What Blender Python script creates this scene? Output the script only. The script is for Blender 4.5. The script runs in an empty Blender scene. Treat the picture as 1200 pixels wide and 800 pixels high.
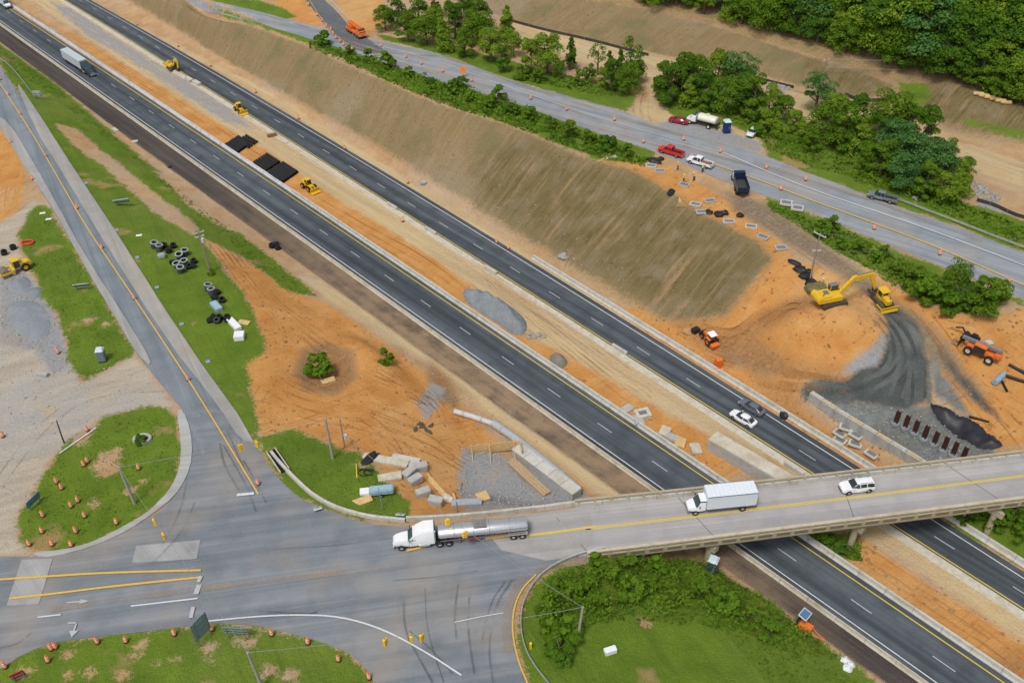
import bpy, bmesh, math, random
import numpy as np
from mathutils import Vector, Matrix
from mathutils.geometry import delaunay_2d_cdt
from mathutils import noise as mnoise
R_ = math.radians
random.seed(7); rng = np.random.default_rng(7)
sc = bpy.context.scene
COL = sc.collection
# ------------------------------------------------------------------ camera
F, NX, NY, H = 1100.0, 640.0, 1750.0, 112.0
_d = np.array([NX-600, NY-400, F]); _d /= np.linalg.norm(_d)
_up = -_d; _Y = np.array([0, 0, 1.]) - _up*_up[2]; _Y /= np.linalg.norm(_Y)
_X = np.cross(_Y, _up)
if _X[0] < 0: _X = -_X
RM = np.array([_X, _Y, _up])           # photo camera axes (right, down, forward) -> world
cam = bpy.data.cameras.new('camera'); camo = bpy.data.objects.new('camera', cam); COL.objects.link(camo)
cam.sensor_width = 36; cam.lens = 36*F/1200; cam.clip_end = 8000; cam.clip_start = 1
rx, dn, fw = RM@np.array([1., 0, 0]), RM@np.array([0, 1., 0]), RM@np.array([0, 0, 1.])
m = Matrix(((rx[0], -dn[0], -fw[0], 0), (rx[1], -dn[1], -fw[1], 0), (rx[2], -dn[2], -fw[2], H), (0, 0, 0, 1)))
camo.matrix_world = m; sc.camera = camo

def un(px, py, z=0.0):
    px = np.asarray(px, float); py = np.asarray(py, float); z = np.asarray(z, float)+px*0
    r = RM@np.stack([px-600, py-400, px*0+F]).reshape(3, -1)
    t = (z.reshape(-1)-H)/r[2]
    return np.stack([r[0]*t, r[1]*t], -1).reshape(px.shape+(2,))
def flat(pts, z): 
    a = np.array(pts, float); return un(a[:, 0], a[:, 1], z)
# ------------------------------------------------------------------ terrain height (TIN from surveyed break lines)
L = []   # polylines of (px,py,z)
def ln(z, *p): L.append([(a[0], a[1], a[2] if len(a) > 2 else z) for a in p])
ln(0, (-260,-110),(-60,10),(0,51),(75,102),(175,188),(300,272),(400,345),(475,400),(560,470),(640,545),(700,590),(790,640),(835,662),(900,704),(1030,800),(1200,930))
ln(0, (-60,-90),(97,-6),(210,55),(300,108),(437,197),(600,300),(760,396),(900,483),(1000,547),(1092,602),(1200,670),(1400,800))
ln(.6, (130,-8),(250,62),(300,97),(400,157),(500,217),(560,252),(640,302),(720,352),(790,388),(860,430),(930,475),(1000,530),(1080,580))
ln(13, (100,-60,6),(200,-4,8),(300,32,10.5),(362,55,11.5),(400,72,12),(450,95,12.5),(512,122,13),(600,148,13),(675,180,13),(740,202,13),(790,230,12.6),(825,252,12.2),(888,286,11.5))
ln(13, (110,-70,7),(210,0,9),(300,26,11),(367,46,12),(437,68,12.8),(525,98,13),(600,118,13),(675,148,13),(775,181,13),(850,214,12.8),(900,230,12.6),(950,248,12.3),(1050,291,11.6),(1150,331,10.8),(1200,351,10.4),(1330,400,9.5))
ln(13, (120,-80,7),(235,-3,9.3),(300,13,11),(375,33,12),(462,52,12.8),(512,62,13),(600,95,13),(675,116,13),(732,131,13),(775,148,13),(900,184,12.8),(937,200,12.5),(987,217,12.3),(1020,231,12.2),(1125,267,11.6),(1200,297,11),(1330,345,10))
ln(12, (340,-20),(560,30),(640,60),(700,75),(760,95),(860,115),(960,135),(1040,160),(1130,190),(1200,220),(1330,260))
ln(12, (420,-60),(540,-4),(600,24),(687,46),(825,76),(900,93),(1000,114),(1050,118),(1120,150),(1200,175),(1330,210))
ln(16.5, (520,-60),(660,-6),(760,11),(830,27),(900,50),(970,73),(1048,98),(1120,115),(1200,130),(1330,160))
ln(18, (560,-100),(740,-10),(825,8),(900,30),(1000,54),(1112,84),(1200,104),(1330,130))
ln(23, (700,-160),(900,-50),(1100,0),(1330,60))
# right-hand works: mound, ramp, retained platform
ln(9, (905,305,10.5),(960,330,9.5),(1010,350,8.5),(1045,368,7.6),(1065,400,7),(1075,440,6.6),(1080,470,6.4))
ln(5, (950,452,3.9),(990,440,4.8),(1040,430,5.8))
ln(4, (947,465,3.2),(987,488,3.3),(1030,512,3.3),(1080,540,3.4),(1130,570,3.6))
ln(1, (945,473,1.0),(982,497,.9),(1022,522,.8),(1070,549,.8))
ln(8, (880,335,8.2),(930,360,7.5),(990,380,7.4),(1030,405,7.0),(1000,430,6.6))
ln(3, (850,380,2.4),(890,415,2.2),(930,440,3.2))
ln(8, (960,315,10.8),(1020,350,9.2),(1070,390,8.2),(1120,430,7.6),(1170,490,7.2))
ln(9, (1080,357,10),(1130,375,9.6),(1190,365,10),(1330,430,9))
ln(8, (1150,430,8.2),(1200,460,8),(1200,530,7.4),(1330,560,7.5))
ln(6, (1120,600,1),(1200,625,4),(1330,650,7))
# left side: intersection plateau, frontage road
ln(7.5, (300,545),(320,556),(350,586),(385,600),(425,614),(478,609),(540,602),(620,594),(700,583),(718,650),(700,645),(660,658),(632,672),(612,692),(603,720),(602,755),(620,800),(640,850),(660,900))
ln(7, (-200,-60,3.5),(-60,-10,3.8),(0,72,4.4),(34,125,4.9),(84,200,5.4),(129,267,5.9),(214,400,6.8),(300,525,7.4))
ln(7, (-200,40,4.2),(0,132,4.8),(32,200,5.3),(62,245,5.7),(100,310,6.1),(152,400,6.7),(200,478,7.1),(222,540,7.4))
ln(7, (-200,300,6.3),(0,340,6.4),(0,640,7.4),(-200,700,7.4))
ln(7.5, (-200,800),(0,800),(300,800),(460,830),(300,1000))
ln(7.5, (10,640),(175,602),(225,535),(216,480))
ln(6, (240,285,5.2),(290,350,5.9),(312,405,6.1),(305,500,7),(400,520,6),(470,570,5.6),(520,600,5.8))
ln(4, (360,430,4.6),(430,400,3.6),(470,440,3.0),(500,480,2.4))
ln(2, (330,330,1.6),(400,385,1.4),(480,440,1.2),(540,500,1.5),(600,560,1.2),(660,592,1.6))
ln(2, (545,540,1.9),(560,580,1.9),(620,592,1.8))
ln(3, (40,95,2.4),(120,170,2.4),(200,235,2.4),(280,290,2.4))
ln(4, (740,700,5.6),(800,735,3.6),(880,770,2.2),(960,820,1.8),(1100,950,1.5))
ln(4, (680,760,6.6),(760,800,5),(860,850,4),(900,980,3))
ln(7, (735,652,6.0),(770,652,4.2),(810,655,2.2))
verts = []; edges = []; zs = []
for pl in L:
    a = np.array(pl); w = un(a[:, 0], a[:, 1], a[:, 2])
    for i in range(len(pl)):
        if i:
            edges.append((len(verts)-1, len(verts)))
        verts.append(Vector((w[i, 0], w[i, 1]))); zs.append(pl[i][2])
for x, y, z in ((-420,-60,7),(420,-60,4),(-420,150,6),(-420,420,3),(-420,640,4),(-200,640,8),(0,640,17),(200,640,24),(420,640,24),(420,420,22),(420,250,10),(420,120,6),(420,40,4)):
    verts.append(Vector((x, y))); zs.append(z)
ve, ed, fa, ov, oe, of = delaunay_2d_cdt(verts, edges, [], 0, .01)
tv = np.array([[v.x, v.y] for v in ve])
tz = np.zeros(len(ve))
for i, o in enumerate(ov):
    if o: tz[i] = np.mean([zs[k] for k in o])
    else:                                             # crossing of two break lines: nearest survey point
        dd = [(ve[i]-q).length for q in verts]; k = np.argsort(dd)[:3]; tz[i] = np.mean([zs[j] for j in k])
GS = 0.75; GX0, GX1, GY0, GY1 = -240., 255., 10., 420.
nx = int((GX1-GX0)/GS)+1; ny = int((GY1-GY0)/GS)+1
Z = np.zeros((ny, nx))
for t in fa:
    a, b, c = tv[list(t)]
    x0, x1 = min(a[0], b[0], c[0]), max(a[0], b[0], c[0]); y0, y1 = min(a[1], b[1], c[1]), max(a[1], b[1], c[1])
    i0 = max(0, int((x0-GX0)/GS)); i1 = min(nx-1, int((x1-GX0)/GS)+1); j0 = max(0, int((y0-GY0)/GS)); j1 = min(ny-1, int((y1-GY0)/GS)+1)
    if i1 < i0 or j1 < j0: continue
    gx, gy = np.meshgrid(GX0+GS*np.arange(i0, i1+1), GY0+GS*np.arange(j0, j1+1))
    d = (b[1]-c[1])*(a[0]-c[0])+(c[0]-b[0])*(a[1]-c[1])
    if abs(d) < 1e-9: continue
    l1 = ((b[1]-c[1])*(gx-c[0])+(c[0]-b[0])*(gy-c[1]))/d; l2 = ((c[1]-a[1])*(gx-c[0])+(a[0]-c[0])*(gy-c[1]))/d; l3 = 1-l1-l2
    ok = (l1 > -1e-6) & (l2 > -1e-6) & (l3 > -1e-6)
    sub = Z[j0:j1+1, i0:i1+1]; sub[ok] = (l1*tz[t[0]]+l2*tz[t[1]]+l3*tz[t[2]])[ok]
def blur(A, k):
    for ax in (0, 1):
        P = np.concatenate([np.repeat(np.take(A, [0], ax), k, ax), A, np.repeat(np.take(A, [-1], ax), k, ax)], ax)
        c = np.cumsum(P, ax); z0 = np.zeros_like(np.take(c, [0], ax)); c = np.concatenate([z0, c], ax)
        n = A.shape[ax]; A = (np.take(c, range(2*k+1, 2*k+1+n), ax)-np.take(c, range(0, n), ax))/(2*k+1)
    return A
Z = blur(blur(Z, 1), 1)
def bil(A, x, y):
    u = np.clip((x-GX0)/GS, 0, nx-1.001); v = np.clip((y-GY0)/GS, 0, ny-1.001)
    i = u.astype(int); j = v.astype(int); a = u-i; b = v-j
    return A[j, i]*(1-a)*(1-b)+A[j, i+1]*a*(1-b)+A[j+1, i]*(1-a)*b+A[j+1, i+1]*a*b
def hz(x, y): 
    return bil(Z, np.asarray(x, float), np.asarray(y, float))
def hzf(x, y): return float(hz(np.array([x]), np.array([y]))[0])
def G(pts):
    "photo pixels -> points on the terrain"
    a = np.array(pts, float).reshape(-1, 2); z = np.full(len(a), 6.0)
    for _ in range(40):
        w = un(a[:, 0], a[:, 1], z); z = .55*z+.45*hz(w[:, 0], w[:, 1])
    return np.column_stack([w, hz(w[:, 0], w[:, 1])])
def g1(px, py, dz=0):
    p = G([(px, py)])[0]; return Vector((p[0], p[1], p[2]+dz))
def at(px, py, z):
    w = un(np.array([px]), np.array([py]), z)[0]; return Vector((w[0], w[1], z))
TH = R_(-48.0); UU = np.array([math.cos(TH), math.sin(TH)]); VV = np.array([-UU[1], UU[0]])
def fit(pix, z=0.0, deg=2, off=0.0, ext=(60, 60), step=4.0, cut=None):
    "smooth alignment through photo pixels on the level z, shifted sideways by off metres (+ = towards the north-east)"
    w = flat(pix, z); s = w@UU; t = w@VV; c = np.polyfit(s, t, deg)
    S = np.arange(s.min()-ext[0], s.max()+ext[1]+.01, step); T = np.polyval(c, np.clip(S, s.min()-10, s.max()+10))
    k = np.polyval(np.polyder(c), s.min()-10); T = np.where(S < s.min()-10, T+k*(S-(s.min()-10)), T)
    k = np.polyval(np.polyder(c), s.max()+10); T = np.where(S > s.max()+10, T+k*(S-(s.max()+10)), T)
    return S[:, None]*UU+(T+off)[:, None]*VV
# ------------------------------------------------------------------ materials
class N:
    def __init__(s, name):
        s.m = bpy.data.materials.new(name); s.m.use_nodes = True; s.t = s.m.node_tree; s.t.nodes.clear()
        s.out = s.t.nodes.new('ShaderNodeOutputMaterial'); s.geo = s.t.nodes.new('ShaderNodeNewGeometry').outputs['Position']
    def new(s, k): return s.t.nodes.new(k)
    def put(s, sock, v):
        if hasattr(v, 'links'): s.t.links.new(v, sock)
        elif isinstance(v, (tuple, list)) and len(v) == 3 and sock.type == 'RGBA': sock.default_value = (*v, 1)
        else: sock.default_value = v
    def noise(s, sc_, det=3, vec=None, rough=.55, dist=0):
        n = s.new('ShaderNodeTexNoise'); n.inputs['Scale'].default_value = sc_; n.inputs['Detail'].default_value = det
        n.inputs['Roughness'].default_value = rough; n.inputs['Distortion'].default_value = dist
        s.put(n.inputs['Vector'], vec or s.geo); return n.outputs['Fac']
    def vor(s, sc_, vec=None, feat='F1'):
        n = s.new('ShaderNodeTexVoronoi'); n.feature = feat; n.inputs['Scale'].default_value = sc_; s.put(n.inputs['Vector'], vec or s.geo); return n
    def map(s, rot=0, scale=(1, 1, 1), vec=None):
        n = s.new('ShaderNodeMapping'); n.inputs['Rotation'].default_value = (0, 0, rot); n.inputs['Scale'].default_value = scale
        r = s.new('ShaderNodeMapping'); r.inputs['Rotation'].default_value = (0, 0, rot)
        s.put(r.inputs['Vector'], vec or s.geo); n.inputs['Rotation'].default_value = (0, 0, 0); s.put(n.inputs['Vector'], r.outputs[0]); return n.outputs[0]
    def math(s, op, a, b=0.0, c=None, cl=False):
        n = s.new('ShaderNodeMath'); n.operation = op; n.use_clamp = cl; s.put(n.inputs[0], a); s.put(n.inputs[1], b)
        if c is not None: s.put(n.inputs[2], c)
        return n.outputs[0]
    def sharp(s, v, lo, hi):
        n = s.new('ShaderNodeMapRange'); n.clamp = True; s.put(n.inputs[0], v); n.inputs[1].default_value = lo; n.inputs[2].default_value = hi; return n.outputs[0]
    def mix(s, f, a, b, mode='MIX'):
        n = s.new('ShaderNodeMix'); n.data_type = 'RGBA'; n.blend_type = mode
        s.put(n.inputs[0], f); s.put(n.inputs[6], a); s.put(n.inputs[7], b); return n.outputs[2]
    def ramp(s, f, *st):
        n = s.new('ShaderNodeValToRGB'); e = n.color_ramp.elements
        for i, (p, c) in enumerate(st):
            x = e[i] if i < 2 else e.new(p)
            x.position = p; x.color = (*c, 1)
        s.put(n.inputs[0], f); return n.outputs[0]
    def attr(s, name):
        n = s.new('ShaderNodeAttribute'); n.attribute_name = name; return n
    def done(s, col, rough=.9, metal=0.0, bump=None, bs=.3, bd=.1, spec=.3, **kw):
        b = s.new('ShaderNodeBsdfPrincipled'); s.put(b.inputs['Base Color'], col); s.put(b.inputs['Roughness'], rough); s.put(b.inputs['Metallic'], metal)
        s.put(b.inputs['Specular IOR Level'], spec)
        for k, v in kw.items(): s.put(b.inputs[k], v)
        if bump is not None:
            u = s.new('ShaderNodeBump'); u.inputs['Strength'].default_value = bs; u.inputs['Distance'].default_value = bd
            s.put(u.inputs['Height'], bump); s.t.links.new(u.outputs[0], b.inputs['Normal'])
        s.t.links.new(b.outputs[0], s.out.inputs[0]); return s.m
_M = {}
def M(name, col=None, rough=.6, metal=0.0, var=.12, sc_=3.0, **kw):
    if name in _M: return _M[name]
    n = N(name); tc = n.new('ShaderNodeTexCoord').outputs['Object']
    f = n.noise(sc_, 4, tc); g = n.noise(sc_*7, 2, tc)
    a = tuple(c*(1-var) for c in col); b = tuple(min(1, c*(1+var)) for c in col)
    c = n.mix(n.sharp(f, .3, .7), a, b)
    if kw.pop('dirt', 0): c = n.mix(n.math('MULTIPLY', n.sharp(g, .5, .75), .35), c, (.25, .16, .09))
    _M[name] = n.done(c, rough, metal, **kw); return _M[name]
# ------------------------------------------------------------------ objects
def tag(o, label=None, cat=None, group=None, kind=None):
    if label: o['label'] = label
    if cat: o['category'] = cat
    if group: o['group'] = group
    if kind: o['kind'] = kind
    return o
def mesh(name, v, f, mat, parent=None, smooth=False, ang=40):
    me = bpy.data.meshes.new(name); me.from_pydata([tuple(map(float, p)) for p in v], [], [tuple(int(i) for i in q) for q in f]); me.materials.append(mat)
    if smooth:
        me.shade_smooth(); me.set_sharp_from_angle(angle=R_(ang))
    me.update(); o = bpy.data.objects.new(name, me); COL.objects.link(o)
    if parent: o.parent = parent
    return o
def big(name, V, Q, mat, parent=None, attrs={}, smooth=False):
    "numpy mesh: V (n,3), Q (m,4 or 3)"
    me = bpy.data.meshes.new(name); k = Q.shape[1]
    me.vertices.add(len(V)); me.vertices.foreach_set('co', np.ascontiguousarray(V, np.float32).ravel())
    me.loops.add(Q.size); me.loops.foreach_set('vertex_index', np.ascontiguousarray(Q, np.int32).ravel())
    me.polygons.add(len(Q)); me.polygons.foreach_set('loop_start', np.arange(0, Q.size, k, dtype=np.int32))
    me.update(calc_edges=True)
    if smooth: me.shade_smooth()
    for n_, A in attrs.items():
        at_ = me.attributes.new(n_, 'FLOAT_COLOR', 'POINT'); at_.data.foreach_set('color', np.ascontiguousarray(A, np.float32).ravel())
    me.materials.append(mat); o = bpy.data.objects.new(name, me); COL.objects.link(o)
    if parent: o.parent = parent
    return o
def empty(name, loc=(0, 0, 0), rz=0, **k):
    o = bpy.data.objects.new(name, None); o.empty_display_size = .5; COL.objects.link(o); o.location = loc; o.rotation_euler = (0, 0, rz); tag(o, **k); return o
def kids(o): return [c for c in KID.get(o.name, [])]
KID = {}
def copy_tree(o, parent=None):
    c = o.copy(); COL.objects.link(c)
    if parent: c.parent = parent
    for ch in o.children: copy_tree(ch, c)
    return c
class MB:
    def __init__(s): s.v = []; s.f = []
    def add(s, v, f):
        k = len(s.v); s.v += [tuple(p) for p in v]; s.f += [tuple(i+k for i in q) for q in f]; return s
    def box(s, c, d, rz=0, ry=0, rxx=0, taper=1.0):
        x, y, z = (q/2 for q in d); P = []
        Mx = Matrix.Rotation(rz, 3, 'Z')@Matrix.Rotation(ry, 3, 'Y')@Matrix.Rotation(rxx, 3, 'X')
        for a, b, e in ((-1,-1,-1),(1,-1,-1),(1,1,-1),(-1,1,-1),(-1,-1,1),(1,-1,1),(1,1,1),(-1,1,1)):
            k = taper if e > 0 else 1
            P.append(Vector(c)+Mx@Vector((a*x*k, b*y*k, e*z)))
        return s.add(P, [(0,3,2,1),(4,5,6,7),(0,1,5,4),(1,2,6,5),(2,3,7,6),(3,0,4,7)])
    def prism(s, prof, y0, y1, axis='y'):
        n = len(prof); P = []
        for y in (y0, y1):
            for a, b in prof: P.append((a, y, b) if axis == 'y' else ((y, a, b) if axis == 'x' else (a, b, y)))
        return s.add(P, [tuple(range(n))[::-1], tuple(range(n, 2*n))]+[(i, (i+1) % n, n+(i+1) % n, n+i) for i in range(n)])
    def cyl(s, p0, p1, r0, r1=None, n=12, cap=True):
        r1 = r0 if r1 is None else r1; p0 = Vector(p0); p1 = Vector(p1); d = (p1-p0).normalized()
        u = d.orthogonal().normalized(); w = d.cross(u); P = []
        for p, r in ((p0, r0), (p1, r1)):
            for i in range(n):
                a = 2*math.pi*i/n; P.append(p+(u*math.cos(a)+w*math.sin(a))*r)
        f = [(i, (i+1) % n, n+(i+1) % n, n+i) for i in range(n)]
        if cap: f += [tuple(range(n))[::-1], tuple(range(n, 2*n))]
        return s.add(P, f)
    def tube(s, pts, r, n=8, cap=True):
        pts = [Vector(p) for p in pts]; P = []; u = None
        rr = r if isinstance(r, (list, tuple)) else [r]*len(pts)
        for i, p in enumerate(pts):
            d = (pts[min(i+1, len(pts)-1)]-pts[max(i-1, 0)]).normalized()
            u = d.orthogonal().normalized() if u is None else (u-d*u.dot(d)).normalized(); w = d.cross(u)
            for k in range(n):
                a = 2*math.pi*k/n; P.append(p+(u*math.cos(a)+w*math.sin(a))*rr[i])
        f = [(i*n+k, i*n+(k+1) % n, (i+1)*n+(k+1) % n, (i+1)*n+k) for i in range(len(pts)-1) for k in range(n)]
        if cap: f += [tuple(range(n))[::-1], tuple(range((len(pts)-1)*n, len(pts)*n))]
        return s.add(P, f)
    def lathe(s, prof, c=(0, 0, 0), n=14):
        P = [(c[0]+r*math.cos(2*math.pi*k/n), c[1]+r*math.sin(2*math.pi*k/n), c[2]+z) for r, z in prof for k in range(n)]
        return s.add(P, [(i*n+k, i*n+(k+1) % n, (i+1)*n+(k+1) % n, (i+1)*n+k) for i in range(len(prof)-1) for k in range(n)]+[tuple(range(n))[::-1], tuple(range((len(prof)-1)*n, len(prof)*n))])
    def loft(s, rings, cap=True):
        n = len(rings[0]); P = [p for r in rings for p in r]
        f = [(i*n+k, i*n+(k+1) % n, (i+1)*n+(k+1) % n, (i+1)*n+k) for i in range(len(rings)-1) for k in range(n)]
        if cap: f += [tuple(range(n))[::-1], tuple(range((len(rings)-1)*n, len(rings)*n))]
        return s.add(P, f)
    def build(s, name, mat, parent=None, bevel=0, smooth=False):
        o = mesh(name, s.v, s.f, mat, parent)
        bm = bmesh.new(); bm.from_mesh(o.data); bmesh.ops.recalc_face_normals(bm, faces=bm.faces)
        if bevel: bmesh.ops.bevel(bm, geom=[e for e in bm.edges if e.calc_face_angle(0) > .5], offset=bevel, segments=2, affect='EDGES', clamp_overlap=True)
        bm.to_mesh(o.data); bm.free()
        if smooth: o.data.shade_smooth(); o.data.set_sharp_from_angle(angle=R_(40))
        return o
def inpoly(P, poly):
    x, y = P[:, 0], P[:, 1]; r = np.zeros(len(P), bool); n = len(poly)
    for i in range(n):
        a, b = poly[i], poly[(i+1) % n]
        if a[1] == b[1]: continue
        c = ((a[1] > y) != (b[1] > y)) & (x < (b[0]-a[0])*(y-a[1])/(b[1]-a[1])+a[0]); r ^= c
    return r
def sdist(P, poly):
    d = np.full(len(P), 1e9); n = len(poly)
    for i in range(n):
        a, b = poly[i], poly[(i+1) % n]; e = b-a; L2 = max(e@e, 1e-9)
        t = np.clip(((P-a)@e)/L2, 0, 1); q = P-a-t[:, None]*e; d = np.minimum(d, (q**2).sum(1))
    d = np.sqrt(d); return np.where(inpoly(P, poly), d, -d)
def smooth_poly(P, it=2, closed=True):
    for _ in range(it):
        Q = []; n = len(P)
        for i in range(n if closed else n-1):
            a, b = P[i], P[(i+1) % n]; Q += [a*.75+b*.25, a*.25+b*.75]
        P = np.array(Q if closed else [P[0]]+Q+[P[-1]])
    return P
def sheet(name, poly, dz, mat, kind='structure', sp=2.0, parent=None, skirt=.25, hf=None, world=False, sm=1):
    "thin surface draped on the terrain inside a photo-pixel polygon"
    W = np.array(poly, float) if world else G(poly)[:, :2]
    if sm: W = smooth_poly(W, sm)
    B = []
    for i in range(len(W)):
        a, b = W[i], W[(i+1) % len(W)]; k = max(1, int(np.linalg.norm(b-a)/sp)); B += [a+(b-a)*j/k for j in range(k)]
    B = np.array(B); x0, y0 = B.min(0); x1, y1 = B.max(0)
    gx, gy = np.meshgrid(np.arange(x0, x1, sp), np.arange(y0, y1, sp)); P = np.column_stack([gx.ravel(), gy.ravel()])
    P = P[sdist(P, W) > sp*.45] if len(P) else P
    A = [Vector(p) for p in B]+[Vector(p) for p in P]; nb = len(B)
    v, e, f, *_ = delaunay_2d_cdt(A, [(i, (i+1) % nb) for i in range(nb)], [], 1, 1e-4)
    X = np.array([[q.x, q.y] for q in v]); c = np.array([X[list(t)].mean(0) for t in f]); keep = inpoly(c, W)
    f = [tuple(t) for t, k in zip(f, keep) if k]
    z = (hf or hz)(X[:, 0], X[:, 1])+dz; V = [tuple(p)+(q,) for p, q in zip(X, z)]
    if skirt:
        from collections import Counter
        cnt = Counter(tuple(sorted((t[i], t[(i+1) % len(t)]))) for t in f for i in range(len(t)))
        m_ = {}
        for t in list(f):
            for i in range(len(t)):
                a, b = t[i], t[(i+1) % len(t)]
                if cnt[tuple(sorted((a, b)))] == 1:
                    for q in (a, b):
                        if q not in m_: m_[q] = len(V); V.append((V[q][0], V[q][1], V[q][2]-skirt))
                    f.append((b, a, m_[a], m_[b]))
    o = mesh(name, V, f, mat, parent)
    return tag(o, kind=kind) if kind else o
def densify(P, sp=1.5):
    Q = [P[0]]
    for a, b in zip(P[:-1], P[1:]):
        k = max(1, int(np.linalg.norm(b-a)/sp)); Q += [a+(b-a)*(j+1)/k for j in range(k)]
    return np.array(Q)
def ribs(P):
    t = np.gradient(P, axis=0); t /= np.linalg.norm(t, axis=1)[:, None]+1e-9; return np.column_stack([-t[:, 1], t[:, 0]])
def ribbon(P, w, z, mb):
    "adds a flat strip of width w centred on world polyline P to mb; z = number or 'ground+x'"
    P = densify(np.asarray(P, float)[:, :2]); n = ribs(P); A = P+n*w/2; B = P-n*w/2
    f = (lambda Q: hz(Q[:, 0], Q[:, 1])+float(z[1:])) if isinstance(z, str) else (lambda Q: np.full(len(Q), z))
    v = [tuple(p)+(q,) for p, q in zip(A, f(A))]+[tuple(p)+(q,) for p, q in zip(B, f(B))]; k = len(P)
    mb.add(v, [(i, k+i, k+i+1, i+1) for i in range(k-1)])
def sweep(P, prof, mb, z=None):
    "sweeps a cross-section [(side,height)] along the world polyline P; heights from the terrain unless z given"
    P = np.asarray(P, float)[:, :2]; n = ribs(P); zz = hz(P[:, 0], P[:, 1]) if z is None else np.full(len(P), z)
    rings = [[(p[0]+q[0]*a, p[1]+q[1]*a, c+b) for a, b in prof] for p, q, c in zip(P, n, zz)]
    mb.loft(rings)
def arclen(P): return np.concatenate([[0], np.cumsum(np.linalg.norm(np.diff(P, axis=0), axis=1))])
def along(P, s):
    L_ = arclen(P); return np.array([np.interp(s, L_, P[:, 0]), np.interp(s, L_, P[:, 1])]).T
# ================================================================== alignments (photo pixels at z=0)
LW = [(0,24),(50,61),(120,110),(175,147),(250,200),(300,234),(350,271),(390,300),(450,343),(485,369),(530,400),(600,447),(700,520),(775,573),(900,661),(975,713),(1050,765),(1100,800)]
LY = [(22,18),(147,101),(300,203),(337,227),(460,312),(587,398),(600,407),(720,487),(830,562),(925,627),(1050,713),(1175,800)]
RY = [(70,-2),(150,44),(300,137),(400,200),(500,266),(600,332),(705,400),(800,459),(900,523),(1046,614),(1120,660),(1200,709)]
RW = [(97,0),(150,27),(300,112),(437,198),(600,301),(755,398),(897,487),(995,547),(1092,606),(1200,675)]
F0 = [(0,50),(75,102),(175,188),(300,270),(375,327),(475,395),(600,480),(700,560),(835,661),(900,701),(1030,797)]
EX = (260, 160)
lw = fit(LW, ext=EX); ly = fit(LY, ext=EX); ry = fit(RY, ext=EX); rw = fit(RW, ext=EX)
def quad(a, b, z, name, mat, kind='structure', drop=.3):
    "sheet between two equal-length world lines"
    n = len(a); v = [tuple(p)+(z,) for p in a]+[tuple(p)+(z,) for p in b]+[tuple(p)+(z-drop,) for p in a]+[tuple(p)+(z-drop,) for p in b]
    f = [(i, i+1, n+i+1, n+i) for i in range(n-1)]+[(2*n+i, 2*n+i+1, i+1, i) for i in range(n-1)]+[(n+i, n+i+1, 3*n+i+1, 3*n+i) for i in range(n-1)]
    return tag(mesh(name, v, f, mat), kind=kind)
def match(a, b):
    "resample b so that its points stand opposite those of a"
    s = b@UU; t = b@VV; S = a@UU; return S[:, None]*UU+np.interp(S, s, t)[:, None]*VV
def off(P, d): 
    return P+d*VV
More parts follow.
